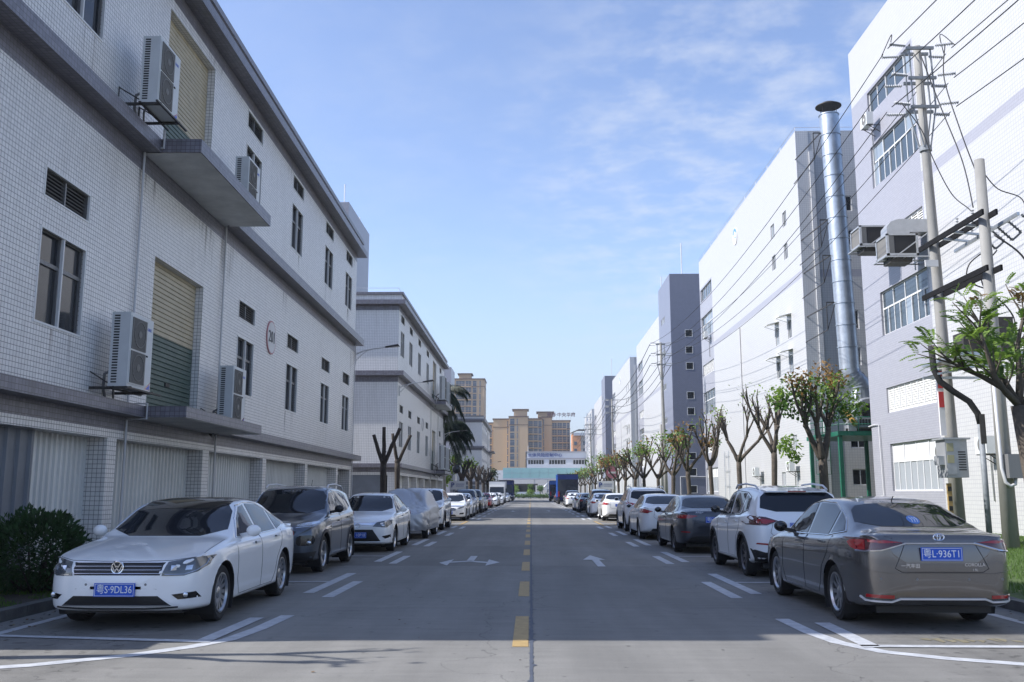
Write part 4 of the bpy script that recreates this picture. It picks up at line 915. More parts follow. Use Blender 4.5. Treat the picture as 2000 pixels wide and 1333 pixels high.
def cable(name, pts, r, label, cat='cable', mt='cable', n=6, group=None, subdiv=6):
    P = [Vector(p) for p in pts]; out = []
    for i in range(len(P)-1):
        p0, p1, p2, p3 = P[max(i-1, 0)], P[i], P[i+1], P[min(i+2, len(P)-1)]
        for k in range(subdiv):
            t = k/subdiv; out.append(.5*((2*p1)+(-p0+p2)*t+(2*p0-5*p1+4*p2-p3)*t*t+(-p0+3*p1-3*p2+p3)*t**3))
    out.append(P[-1]); o = MB().tube(out, r, n).build(name, M[mt], None, True); tag(o, label, cat, group); return o
cable('dropper_cable', [(12.7, 26.6, 15.0), (12.5, 26.4, 13.8), (12.45, 25.6, 11.9), (12.2, 24.5, 10.4), (12.15, 24.15, 9.9)], .017, 'black dropper cable from the top insulators to the blunt concrete pole', group='dropper cables of the near pole')
cable('dropper_cable', [(11.9, 26.5, 14.6), (12.3, 26.3, 12.8), (12.45, 25.6, 10.9), (12.3, 24.9, 9.3)], .017, 'black dropper cable slanting between the two near concrete poles', group='dropper cables of the near pole')
cable('dropper_cable', [(11.2, 26.5, 13.1), (11.7, 26.4, 12.2), (11.95, 26.3, 11.2), (12.3, 26.1, 10.1), (12.5, 25.6, 9.5), (12.55, 25.3, 9.2)], .015, 'black dropper cable curling down to the upper black beam', group='dropper cables of the near pole')
cable('jumper_cable', [(12.2, 24.0, 10.0), (12.5, 23.9, 9.5), (12.95, 23.7, 9.2), (13.05, 23.6, 8.8), (12.95, 23.3, 8.4)], .015, 'curled black jumper cable right of the blunt pole')
cable('service_cable', [(12.9, 25.0, 8.1), (12.5, 25.0, 7.6), (12.45, 25.0, 7.1), (12.9, 24.8, 6.5), (13.0, 24.6, 6.0), (12.7, 24.5, 5.6)], .02, 'thick black service cable sagging between the two black beams')
cable('service_cable', [(12.7, 25.3, 8.15), (12.3, 25.4, 7.8), (12.2, 25.3, 7.3), (12.5, 24.7, 6.9)], .02, 'second looping black cable below the dark insulators')
cable('service_cable', [(12.25, 23.8, 8.2), (12.8, 23.6, 7.6), (13.05, 23.5, 6.8), (12.95, 23.5, 6.0), (12.5, 23.6, 5.5)], .025, 'thick black cable bowing out right of the blunt pole')
# conduit post
cp = thing('conduit_post', 'grey steel post with a thick black cable curving up to the left', 'post', (12.25, 25.4, 0))
m = MB(); m.tube([(12.25, 25.4, 0), (12.25, 25.4, 3.35)], .075, 12); m.build('post', M['post_grey'], cp, smooth=True)
m = MB(); m.box(12.2, 12.34, 25.3, 25.42, 2.8, 3.6); m.build('junction', M['steel_dark'], cp)
pp = [(12.25, 25.4, 3.35), (12.2, 25.4, 3.62), (12.0, 25.4, 3.95), (11.6, 25.4, 4.22), (11.25, 25.4, 4.5), (11.1, 25.4, 4.85), (11.08, 25.4, 5.5)]
m = MB(); m.tube(pp, .085, 12); m.build('black_conduit', M['rubber'], cp, smooth=True)
mc = thing('meter_cabinet', 'light grey metal meter cabinet with louvres, strapped to the tall concrete pole', 'electrical cabinet', (11.5, 26.3, 1.9))
m = MB(); m.box(11.52, 12.12, 26.0, 26.6, 1.9, 2.95); m.box(11.44, 12.2, 25.93, 26.65, 2.95, 3.0); m.build('casing', M['galv_box'], mc)
m = MB(); m.box(11.56, 11.74, 25.985, 26.0, 2.62, 2.85); m.box(11.56, 11.74, 25.985, 26.0, 2.3, 2.52); m.build('meter_window', mat('meter_window', (.35, .33, .2), .3), mc)
m = MB()
for i in range(8): m.box(11.86, 12.06, 25.985, 26.0, 2.1+i*.07, 2.13+i*.07)
m.build('louvre', M['dark_void'], mc)
m = MB(); m.box(11.36, 11.52, 26.1, 26.4, 2.25, 2.5); m.box(11.52, 11.78, 25.96, 26.0, 1.98, 2.2); m.build('side_box', M['galv_box'], mc)
jb = thing('junction_box', 'grey junction box with a bent white pipe, strapped low on the blunt pole', 'electrical cabinet', (12.3, 23.7, 1.8))
m = MB(); m.box(11.98, 12.55, 23.55, 23.82, 1.85, 2.45); m.build('casing', M['steel_dark'] if False else M['alu_dull'], jb)
m = MB(); m.tube([(12.2, 23.7, 1.85), (12.18, 23.7, 1.7), (12.05, 23.7, 1.65), (11.95, 23.72, 1.75), (11.9, 23.75, 2.1), (11.88, 23.78, 4.9)], .045, 8); m.build('bent_pipe', M['pipe_white'], jb, smooth=True)
sg = thing('pole_marker', 'yellow and black warning band low on the tall concrete pole', 'marker', (11.95, 26.6, .5))
m = MB(); m.box(11.74, 11.86, 26.55, 26.62, .35, 1.75); m.build('panel', M['mark_yellow'], sg)
m = MB()
for i in range(5): m.box(11.75, 11.85, 26.54, 26.55, .45+i*.27, .58+i*.27)
m.build('black_stripe', M['trim_black'], sg)
sg = thing('pole_plate', 'red and white notice strip high on the tall concrete pole', 'sign', (11.6, 26.6, 3.6))
m = MB(); m.box(11.7, 11.86, 26.6, 26.66, 3.1, 5.0); m.build('panel', M['paint_white_plain'], sg)
m = MB(); m.box(11.71, 11.85, 26.59, 26.6, 4.45, 4.95); m.box(11.71, 11.85, 26.59, 26.6, 3.9, 4.35); m.build('red_field', mat('red_flat', (.5, .03, .03), .5), sg)
sg = tag(MB().box(11.62, 12.0, 26.62, 26.66, 8.05, 8.25).build('pole_number_plate', M['paint_white_plain']), 'small white number plate high on the tall concrete pole', 'sign')
# wires
def sag(p, q, s, n=24): p = Vector(p); q = Vector(q); return [p.lerp(q, i/n)-Vector((0, 0, 4*s*(i/n)*(1-i/n))) for i in range(n+1)]
lv = (14.95, 13.98, 13.05)
spans = [(26.9, 84, 1.5), (84, 136, 1.4), (136, 186, 1.2), (186, 245, 1.2)]
wnames = {(0, -1): 'upper left', (0, 1): 'upper right', (1, -1): 'middle left', (1, 1): 'middle right', (2, -1): 'lower left', (2, 1): 'lower right'}
for si, (ya, yb, sg_) in enumerate(spans):
    for li, z in enumerate(lv):
        for s in (-1, 1):
            o = MB().tube(sag((PX-.18+s*.97, ya+.2, z), (PX-.18+s*.97, yb-.2, z), sg_), .016 if si == 0 else .03, 4).build('power_line', M['cable'])
            tag(o, '%s wire of six, %s' % (wnames[(li, s)], ('from the near pole to the pole by the dark tower', 'between the second and third power poles', 'between the third and fourth power poles', 'beyond the fourth power pole')[si]), 'power line', 'overhead power lines')
for li, z in enumerate(lv):
    for s in (-1, 1):
        o = MB().tube(sag((PX-.18+s*.97, 26.7, z), (PX+.3+s*.97, -24, z+.2), 1.2, 32), .016, 5).build('power_line', M['cable'])
        tag(o, '%s wire from the near pole up towards the top right of the picture' % wnames[(li, s)], 'power line', 'overhead power lines')
for s, z in ((-1, 14.95), (1, 14.95)):
    cable('jumper_cable', [(PX-.18+s*.97, 27.2, z), (PX-.18+s*.75, 26.9, z+.55), (PX-.18+s*.97, 26.5, z)], .014, 'short looped jumper over the %s end of the top crossarm' % ('left' if s < 0 else 'right'))
# ================= trees
def limb(m, p, d, L_, r0, r1, r, wob=.12, n=5, up=.0, tips=None):
    pts = [Vector(p)]; d = Vector(d).normalized(); rs = [r0]
    for i in range(n):
        d = (d+Vector((r.uniform(-wob, wob), r.uniform(-wob, wob), r.uniform(-wob, wob)+up))).normalized()
        pts.append(pts[-1]+d*L_/n); rs.append(r0+(r1-r0)*(i+1)/n)
    m.tube(pts, rs, 8); return pts, d
def leafclump(mb, c, R, n, r, s=.09, mi=0, flat_=.8, mi2=None):
    for _ in range(n):
        v = Vector((r.gauss(0, 1), r.gauss(0, 1), r.gauss(0, 1)*flat_)); v = v.normalized()*R*(r.random()**.45)
        p = Vector(c)+v; a = Vector((r.gauss(0, 1), r.gauss(0, 1), r.gauss(0, .6)-.35)).normalized(); b = a.cross(Vector((r.gauss(0, 1), r.gauss(0, 1), r.gauss(0, 1)))).normalized()
        l = s*r.uniform(.7, 1.4); w_ = l*.33
        q = p+a*l; md = p+a*l*.5-Vector((0, 0, l*.08)); mb.add([p, md+b*w_, q, md-b*w_], [(0, 1, 2), (0, 2, 3)], mi if mi2 is None or r.random() < .7 else mi2)
def pinnate(mb, p, d, L_, r, n=9, s=.07, mi=0):
    d = Vector(d).normalized(); side = d.cross(Vector((0, 0, 1)))
    if side.length < .1: side = Vector((1, 0, 0))
    side.normalize(); p = Vector(p); pts = [p+d*L_*i/n-Vector((0, 0, L_*.35*(i/n)**2)) for i in range(n+1)]
    for i in range(1, n+1):
        for sd in (-1, 1):
            a = (side*sd+d*.45+Vector((0, 0, -.35+r.uniform(-.15, .1)))).normalized(); l = s*(1-.3*abs(i/n-.5)); b = d*l*.30
            q = pts[i]; mb.add([q-b*.3, q+a*l*.5+b-Vector((0, 0, .005)), q+a*l, q+a*l*.5-b*.6], [(0, 1, 2), (0, 2, 3)], mi)
    mb.tube([pts[0], pts[n//2], pts[n]], .003, 3, mi)
def pruned_tree(x, y, label, seed, H_=5.2, fork=2.6, nl=4, spread=.75, r0=.125, leaves=0, lm=('leaf',), bark='bark', twigs=3, lean=(0, 0), group='pruned street trees along the right verge', leafs=.10, clump=.32, limbs=None, lprob=.5, drop=None):
    r = random.Random(seed); t = thing('street_tree', label, 'tree', (x, y, 0), 0, group); m = MB(); tips = []
    base = Vector((x, y, .05)); top = Vector((x+lean[0]*fork, y+lean[1]*fork, fork))
    m.tube([base, base.lerp(top, .08), base.lerp(top, .3)+Vector((r.uniform(-.03, .03), 0, 0)), base.lerp(top, .55)+Vector((r.uniform(-.05, .05), 0, 0)), base.lerp(top, .85), top], [r0*1.4, r0*1.08, r0*.95, r0*.9, r0*.97, r0*.9], 12); m.sphere(top, r0*1.0, 10, 7, (1, 1, 1.25))
    dirs = limbs or [(math.cos(i*6.283/nl+r.uniform(-.4, .4))*spread, math.sin(i*6.283/nl+r.uniform(-.4, .4))*spread, 1) for i in range(nl)]
    for d in dirs:
        LL = (H_-fork)*.55*r.uniform(.85, 1.1)*Vector(d).length/1.2
        if twigs == 0:
            p1, dd = limb(m, top-Vector((0, 0, .15)), d, LL*1.75, r0*.66, r0*.52, r, .10, 6, .03)
            for _ in range(2): q = p1[r.randint(2, 4)]; limb(m, q, Vector((r.uniform(-1, 1), r.uniform(-1, 1), .6)), .12, r0*.4, r0*.35, r, .1, 2)
            continue
        p1, dd = limb(m, top-Vector((0, 0, .18)), d, LL*.8, r0*.74, r0*.52, r, .16, 5, .04)
        m.sphere(p1[-1], r0*.64, 8, 5)
        for k in range(r.choice((3, 3, 4))):
            d2 = (dd+Vector((r.uniform(-.6, .6), r.uniform(-.6, .6), r.uniform(.1, .6)))).normalized()
            p2, d3 = limb(m, p1[-1], d2, LL*r.uniform(.55, 1.0), r0*.38, r0*.24, r, .18, 4, .08); m.sphere(p2[-1], r0*.32, 6, 4); tips.append((p2[-1], d3))
            for _ in range(twigs):
                d4 = (d3+Vector((r.uniform(-.7, .7), r.uniform(-.7, .7), r.uniform(-.1, .8)))).normalized(); q = p2[r.randint(2, 4)]
                p3, _d = limb(m, q, d4, r.uniform(.18, .5), r0*.19, r0*.11, r, .15, 3); tips.append((p3[-1], d4))
    m.build('trunk', M[bark], t, smooth=True)
    if leaves:
        lb = MB()
        for p, d in tips:
            if r.random() < lprob: leafclump(lb, p+d*.1, clump*r.uniform(.7, 1.25), int(leaves*r.uniform(.5, 1.4)), r, leafs, (lm.index('leaf_red') if 'leaf_red' in lm and (p.z > H_-.45 or r.random() < .12) and r.random() < .8 else r.randint(0, len(lm)-1)))
        for (px_, py_, pz_, R, n) in (drop or []): leafclump(lb, (px_, py_, pz_), R, n, r, leafs*1.1, r.choice([0, 1, 1]) if False else (1 if len(lm) > 2 and R < .35 else 0))
        lb.build('crown', [M[k] for k in lm], t)
    return t
RX = 7.9; leafscale = 1
# nearest right tree with feathery compound leaves
r = random.Random(11); t = thing('street_tree', 'near right tree with feathery light green leaves, partly outside the right edge', 'tree', (8.05, 15.2, 0), 0, 'pruned street trees along the right verge')
m = MB(); tips = []
fk = Vector((7.98, 15.2, 2.9)); m.tube([(8.1, 15.2, .05), (8.1, 15.2, .4), (8.08, 15.2, 1.6), fk], [.18, .125, .11, .125], 12)
L1s = [[(0, 0, 0), (-.3, -.1, .38), (-.65, -.1, .66), (-.9, -.15, .78), (-1.1, -.2, .9)], [(0, 0, 0), (-.2, .1, .7), (-.35, .15, 1.3), (-.45, .15, 1.85)], [(0, 0, 0), (.1, .1, .7), (.12, .1, 1.4), (.2, 0, 2.0)],
       [(0, 0, 0), (-.35, -.3, .25), (-.6, -.5, .55), (-.75, -.6, 1.1), (-.85, -.65, 1.5)], [(0, 0, 0), (.4, -.2, .5), (.8, -.3, 1.1), (1.1, -.4, 1.6)], [(0, 0, 0), (.3, .4, .6), (.5, .7, 1.2)]]
for li in L1s:
    P = [fk+Vector((p[0], p[1], p[2]*.74)) for p in li]; n = len(P); m.tube(P, [.06-.038*i/(n-1) for i in range(n)], 9); d = (P[-1]-P[-2]).normalized()
    for q in P[1:]:
        for _ in range(4):
            dd = (d+Vector((r.uniform(-.9, .9), r.uniform(-.7, .7), r.uniform(-.1, .7)))).normalized(); p3, d3 = limb(m, q, dd, r.uniform(.3, .65), .018, .007, r, .16, 4, .05); tips += [(p3[-1], d3), (p3[2], dd)]
m.tube([(7.35, 15.1, 3.6), (7.05, 15.0, 3.78), (6.75, 14.95, 3.88)], [.035, .02, .01], 7); tips += [((6.78, 14.95, 3.88), Vector((-1, 0, .1))), ((6.95, 15, 3.82), Vector((-1, .2, .3)))]
m.build('trunk', M['bark_pale'], t, smooth=True)
lb = MB()
for p, d in tips:
    top_ = p[2] > 4.5
    for _ in range(r.randint(1, 3)):
        dd = Vector(d)+Vector((r.uniform(-.9, .9), r.uniform(-.9, .9), r.uniform(-.3, .5))); pinnate(lb, p, dd, r.uniform(.25, .48), r, r.randint(8, 11), r.uniform(.06, .10), (2 if top_ and r.random() < .4 else (1 if r.random() < .75 else 0)))
lb.build('crown', [M['leaf'], M['leaf_light'], M['leaf_red']], t)
pruned_tree(7.9, 25.3, 'forked street tree with dense green leaves and reddish tips, in front of the green platform', 21, 5.0, 2.5, 4, .5, .125, 38, ('leaf', 'leaf_light', 'leaf_red'), leafs=.10, clump=.30, lprob=.8, twigs=2, limbs=[(-.62, .1, 1), (-.15, -.3, 1.15), (.12, .2, 1.25), (.42, -.1, 1.05)], drop=[(6.95, 25.1, 2.75, .32, 150), (7.1, 25.1, 2.45, .2, 60), (8.55, 25.2, 3.7, .42, 230), (8.9, 25.2, 3.85, .25, 80), (6.95, 25.2, 3.9, .38, 170), (7.4, 25.2, 3.7, .36, 140), (6.75, 25.2, 4.15, .3, 90)])
pruned_tree(7.9, 30.3, 'pruned bare tree with a few green sprouts, left of the leafy forked tree', 22, 5.3, 2.9, 4, .42, .10, 5, ('leaf_light',), bark='bark_pale', twigs=3)
pruned_tree(7.95, 35.7, 'pruned bare tree with long upright stubs, third from the right', 33, 5.5, 2.8, 4, .6, .10, 4, ('leaf_light',), bark='bark_pale', twigs=3)
pruned_tree(7.9, 41.1, 'pruned bare tree spreading in a fan in front of the purple tower', 24, 5.3, 2.8, 5, .6, .10, 5, ('leaf_light', 'leaf_red'), bark='bark', twigs=3)
pruned_tree(7.9, 47, 'leafy tree with rusty red tips beside the dark purple tower', 25, 5.0, 2.7, 4, .7, .12, 22, ('leaf', 'leaf_red', 'leaf_red'), twigs=2, leafs=.14, clump=.42)
pruned_tree(8.0, 52.5, 'leafy tree with orange and green leaves left of the rusty-tipped tree', 26, 5.1, 2.6, 4, .75, .12, 26, ('leaf', 'leaf_red', 'leaf_light'), twigs=2, leafs=.15, clump=.45)
pruned_tree(7.9, 58, 'round-headed pruned tree with green leaves, seventh along the right kerb', 27, 4.9, 2.5, 5, .8, .11, 14, ('leaf', 'leaf_light'), twigs=2, leafs=.15, clump=.4)
k = 0
for y, kind, lb_ in ((64, 0, 'bare pruned tree just before the power pole by the dark tower'), (70, 1, 'thin leafy pruned tree behind the bare one, mid right row'), (77, 0, 'bare pruned tree in the middle of the right row'), (84.5, 2, 'tree with brick-red leaves beside the parking sign'), (92, 1, 'green leafed pruned tree beyond the parking sign'),
                     (100, 2, 'reddish pruned tree, beyond the white coupe'), (108, 1, 'green pruned tree beside the lorry tail lift'), (117, 1, 'low green tree right behind the lorry'), (127, 2, 'reddish tree beyond the lorry'), (138, 1, 'far green tree at the third power pole'), (150, 1, 'far green tree near the end of the right row'), (165, 2, 'last reddish tree of the right row')):
    pruned_tree(7.9+rnd.uniform(-.2, .2), y, lb_, 40+k, 5.0+rnd.uniform(-.3, .4), 2.6, 4, .8, .12, (2, 13, 19)[kind], (('leaf_red',), ('leaf', 'leaf_light'), ('leaf_red', 'leaf_red', 'leaf'))[kind], twigs=2 if kind else 3, leafs=.2, clump=.5); k += 1
# left side stumps
GL = 'pruned street trees along the left verge'
pruned_tree(-6.95, 43.7, 'dark leafless stump tree with three cut limbs, in front of the second left building', 61, 4.6, 2.9, 3, .5, .155, 0, bark='bark_dark', twigs=0, group=GL, limbs=[(-.35, 0, 1), (.05, .1, 1.5), (.55, 0, 1.2)])
pruned_tree(-7.0, 49.2, 'crooked leafless stump tree with two cut limbs, right of the darker stump', 63, 4.7, 3.1, 2, .5, .15, 0, bark='bark_dark', twigs=0, group=GL, lean=(-.03, 0), limbs=[(-.12, 0, 1.2), (.62, 0, 1.1)])
for y, lf, lb_ in ((93, 12, 'knobbly pruned tree with a hanging clump of green leaves, in front of the blue-grey building'), (106, 5, 'gnarled pruned tree right of the leafy knobbly one'), (120, 0, 'bare knobbly tree with thick cut limbs, middle of the left group'), (135, 0, 'bare knobbly tree farther along the left group'), (150, 0, 'last bare knobbly tree of the left group')):
    pruned_tree(-6.9, y, lb_, 70+int(y), 5.4, 3.0, 5, .7, .26, lf, ('leaf_light', 'leaf'), bark='bark_dark', twigs=2, group=GL, leafs=.22, clump=.55, drop=[(-8.4, 93, 3.6, .8, 500), (-8.5, 93, 2.7, .5, 200)] if y == 93 else None)
# trees beside the crossing on the left whose shadows fall over the foreground
pruned_tree(-6.9, 8.5, 'slim pruned tree beside the crossing, left of the picture, its shadow lying on the road', 81, 4.9, 3.0, 2, .4, .10, 10, ('leaf',), group=GL, limbs=[(.1, -.55, 1.1), (-.1, .12, 1.3)], twigs=1)
# palm
r = random.Random(91)
def palm(x, y, H_, label, seed):
    r = random.Random(seed); t = thing('palm_tree', label, 'palm', (x, y, 0), 0, 'tall palms between the left buildings'); m = MB(); m.tube([(x, y, 0), (x, y, H_*.5), (x, y, H_)], [.28, .2, .17], 12); m.build('trunk', M['concrete_pole'], t, smooth=True)
    lb = MB()
    for i in range(30):
        a = r.random()*6.283; el = r.uniform(-.1, 1.15); d = Vector((math.cos(a)*math.cos(el), math.sin(a)*math.cos(el), math.sin(el))); p = Vector((x, y, H_)); pts = [p]; Lf = r.uniform(3.0, 4.0); n = 14
        for k in range(n):
            d = (d+Vector((0, 0, -.17))).normalized(); pts.append(pts[-1]+d*Lf/n)
        lb.tube(pts, [.04-.03*k/n for k in range(n+1)], 4)
        for k in range(2, n+1):
            dd = (pts[k]-pts[k-1]).normalized(); s = dd.cross(Vector((0, 0, 1))); s = s.normalized() if s.length > .05 else Vector((1, 0, 0))
            for q in range(3):
                c = pts[k-1].lerp(pts[k], q/3)
                for sd in (-1, 1):
                    l = r.uniform(.7, 1.15)*(1 if k < n-2 else .6); e = c+s*sd*l*.55+dd*l*.3+Vector((0, 0, -l*.75)); md = c.lerp(e, .5)+Vector((0, 0, .1)); lb.add([c, md+dd*.05, e, md-dd*.05], [(0, 1, 2), (0, 2, 3)])
    lb.build('crown', M['palm_leaf'], t); return t
palm(-8.6, 84.5, 10.3, 'dark drooping palm rising behind the second left building', 5)
palm(-8.3, 88.5, 7.2, 'lower dark palm whose fronds hang in front of the blue-grey end wall', 6)
palm(-10.5, 91, 9.0, 'palm farther back between the left buildings', 8)
# round bush
b_ = thing('bush', 'round dark green bush on the left verge beside the white sedan', 'bush', (-7.0, 13.3, .1)); r = random.Random(15)
m = MB()
for i in range(26):
    a = r.random()*6.28; el = r.uniform(.25, 1.4); L_ = r.uniform(.4, .75); p = Vector((-7.05+.1*math.cos(a), 13.3+.1*math.sin(a), .1)); m.tube([p, p+Vector((math.cos(a)*math.cos(el), math.sin(a)*math.cos(el), math.sin(el)))*L_], [.02, .008], 5)
m.build('stems', M['bark_dark'], b_, smooth=True)
lb = MB()
for _ in range(6500):
    v = Vector((r.gauss(0, 1), r.gauss(0, 1), r.gauss(0, 1))).normalized(); k = 1+.16*noise.noise(v*2.3+Vector((3, 1, 0)))+.07*noise.noise(v*6); rr = r.uniform(.62, 1.0)*k
    p = Vector((-7.10, 13.35, .68))+Vector((v.x*.68*rr, v.y*.70*rr, v.z*.56*rr))
    if p.z < .14: continue
    a = (v*1.0+Vector((r.gauss(0, .5), r.gauss(0, .5), r.gauss(0, .4)+.25))).normalized(); b = a.cross(Vector((r.gauss(0, 1), r.gauss(0, 1), r.gauss(0, 1)))).normalized(); l = r.uniform(.07, .12); w_ = l*.17; md = p+a*l*.5
    lb.add([p, md+b*w_, p+a*l, md-b*w_], [(0, 1, 2), (0, 2, 3)])
lb.build('foliage', M['leaf_dark'], b_)

# litter: fallen leaves along the kerbs and on the verges
r = random.Random(44); lb = MB()
for _ in range(1500):
    s = r.choice((-1, 1)); y = 9.5+40*r.random()**1.6; x = s*(6.12-abs(r.gauss(0, .25))) if r.random() < .45 else s*r.uniform(6.45, 8.0)
    z = .006 if abs(x) < 6.2 else .125; a = r.random()*6.28; l = r.uniform(.03, .07); d = Vector((math.cos(a), math.sin(a), r.uniform(-.1, .3)))*l; b = Vector((-math.sin(a), math.cos(a), r.uniform(0, .4)))*l*.3; p = Vector((x, y, z))
    lb.add([p, p+d*.5+b, p+d, p+d*.5-b], [(0, 1, 2, 3)], r.randint(0, 2))
for _ in range(90):
    x, y = r.uniform(-6, 6), r.uniform(7.5, 26); a = r.random()*6.28; l = r.uniform(.015, .045); d = Vector((math.cos(a), math.sin(a), .1))*l; b = Vector((-math.sin(a), math.cos(a), .2))*l*.4; p = Vector((x, y, .006)); lb.add([p, p+d*.5+b, p+d, p+d*.5-b], [(0, 1, 2, 3)], r.randint(0, 2))
o = lb.build('fallen_leaves', [mat('dry_leaf', (.13, .075, .03), .8), mat('dry_leaf_pale', (.22, .17, .08), .8), mat('dry_leaf_dark', (.05, .035, .02), .8)]); tag(o, 'dry fallen leaves scattered along both kerbs', 'leaf litter', kind='stuff')
# ================= cars.  local frame: nose at y = -L/2, tail at +L/2, x across, z up
def interp(keys, y):
    if y <= keys[0][0]: return keys[0][1]
    if y >= keys[-1][0]: return keys[-1][1]
    for i in range(len(keys)-1):
        if keys[i][0] <= y <= keys[i+1][0]: break
    def sl(j):
        if j <= 0 or j >= len(keys)-1:
            a, b = (0, 1) if j <= 0 else (len(keys)-2, len(keys)-1); return (keys[b][1]-keys[a][1])/(keys[b][0]-keys[a][0])
        d0 = (keys[j][1]-keys[j-1][1])/(keys[j][0]-keys[j-1][0]); d1 = (keys[j+1][1]-keys[j][1])/(keys[j+1][0]-keys[j][0])
        return 0 if d0*d1 <= 0 else 2*d0*d1/(d0+d1)
    h = keys[i+1][0]-keys[i][0]; t = (y-keys[i][0])/h; m0, m1 = sl(i)*h, sl(i+1)*h
    return (2*t**3-3*t*t+1)*keys[i][1]+(t**3-2*t*t+t)*m0+(-2*t**3+3*t*t)*keys[i+1][1]+(t**3-t*t)*m1
SEDAN = dict(L=4.62, W=.905, H=1.46, wy=(.92, 3.60), R=.325, aR=.375,
    zt=[(0, .54), (.015, .64), (.05, .715), (.12, .765), (.3, .815), (.7, .895), (1.05, .95), (1.28, .985), (1.5, 1.10), (1.8, 1.27), (2.05, 1.38), (2.3, 1.44), (2.7, 1.46), (3.1, 1.44), (3.4, 1.385), (3.7, 1.28), (3.95, 1.17), (4.12, 1.10), (4.25, 1.075), (4.48, 1.06), (4.56, 1.035), (4.60, .93), (4.62, .75)],
    zb=[(0, .38), (.03, .27), (.12, .21), (.4, .19), (.9, .18), (3.7, .19), (4.2, .22), (4.5, .27), (4.59, .36), (4.62, .5)],
    w=[(0, .28), (.012, .45), (.035, .58), (.08, .68), (.16, .765), (.3, .835), (.55, .883), (.95, .905), (3.7, .905), (4.05, .885), (4.3, .855), (4.46, .81), (4.54, .75), (4.585, .68), (4.61, .56), (4.62, .40)],
    belt=[(0, .62), (.3, .765), (.8, .86), (1.3, .90), (2.0, .92), (3.2, .955), (4.0, 1.0), (4.5, .99), (4.62, .9)],
    rail=[(0, .80), (.6, .80), (1.25, .80), (1.6, .735), (2.1, .645), (2.5, .61), (3.1, .60), (3.5, .62), (3.9, .68), (4.15, .73), (4.62, .80)], bow=(1.15, 2.1, .15, 3.3, 4.2, -.14))
SUV = dict(L=4.25, W=.92, H=1.63, wy=(.84, 3.45), R=.345, aR=.40,
    zt=[(0, .62), (.015, .72), (.05, .82), (.12, .88), (.3, .93), (.7, 1.0), (1.05, 1.055), (1.2, 1.09), (1.45, 1.26), (1.7, 1.43), (1.95, 1.555), (2.2, 1.61), (2.7, 1.63), (3.3, 1.60), (3.7, 1.555), (3.88, 1.52), (3.98, 1.40), (4.08, 1.22), (4.15, 1.08), (4.2, 1.0), (4.24, .85), (4.25, .72)],
    zb=[(0, .48), (.03, .33), (.12, .25), (.4, .22), (.9, .22), (3.5, .23), (3.9, .26), (4.15, .33), (4.24, .45), (4.25, .55)],
    w=[(0, .36), (.012, .54), (.035, .67), (.08, .76), (.16, .83), (.3, .88), (.55, .91), (.95, .92), (3.3, .92), (3.7, .91), (3.95, .88), (4.1, .83), (4.18, .76), (4.23, .66), (4.25, .5)],
    belt=[(0, .72), (.3, .88), (.8, .965), (1.25, 1.01), (2.0, 1.03), (3.2, 1.08), (3.8, 1.10), (4.1, 1.0), (4.25, .9)],
    rail=[(0, .80), (.6, .81), (1.2, .82), (1.6, .745), (2.05, .68), (2.5, .66), (3.3, .655), (3.75, .66), (3.95, .70), (4.1, .77), (4.25, .8)], bow=(1.1, 2.0, .14, 3.8, 4.2, -.06))
def scaled(sp, L=None, H=None, W=None):
    d = dict(sp); kl = (L or sp['L'])/sp['L']; kh = (H or sp['H'])/sp['H']; kw = (W or sp['W'])/sp['W']
    for k in ('zt', 'zb', 'belt'): d[k] = [(a*kl, b*(kh if b > .5 else 1+(kh-1)*.5)) for a, b in sp[k]]
    for k in ('w', 'rail'): d[k] = [(a*kl, b*kw) for a, b in sp[k]]
    d['L'] = sp['L']*kl; d['W'] = sp['W']*kw; d['H'] = sp['H']*kh; d['wy'] = tuple(a*kl for a in sp['wy']); b = sp['bow']; d['bow'] = (b[0]*kl, b[1]*kl, b[2], b[3]*kl, b[4]*kl, b[5]); return d
def chaikin(p, n=2):
    for _ in range(n):
        q = [p[0]]
        for a, b in zip(p, p[1:]): q += [tuple(a[k]*.75+b[k]*.25 for k in range(2)), tuple(a[k]*.25+b[k]*.75 for k in range(2))]
        q.append(p[-1]); p = q
    return p
def section(sp, y):
    zt, zb, W, bl, rl = (interp(sp[k], y) for k in ('zt', 'zb', 'w', 'belt', 'rail'))
    bl = min(bl, zt-.035); bl = max(bl, zb+.12); rl = min(rl, W*.93); gh = zt-bl; zm = zb+.52*(bl-zb)
    rz = bl+gh*.90 if gh > .12 else bl+gh*(.62+.28*max(0, min(1, (gh-.05)/.1)))
    pts = [(0, zb), (W*.80, zb), (W*.965, zb+.03), (W*.985, zb+.12), (W*1.0, zm), (W*.99, bl-.10*min(1, (bl-zb)/.5)), (W*.955, bl-.012), (W*.925, bl+.004), (rl+.012, rz-gh*.10), (rl-.03, rz+gh*.02), (rl*.72, zt-gh*.018), (rl*.35, zt-.001), (0, zt)]
    return chaikin(pts, 2)
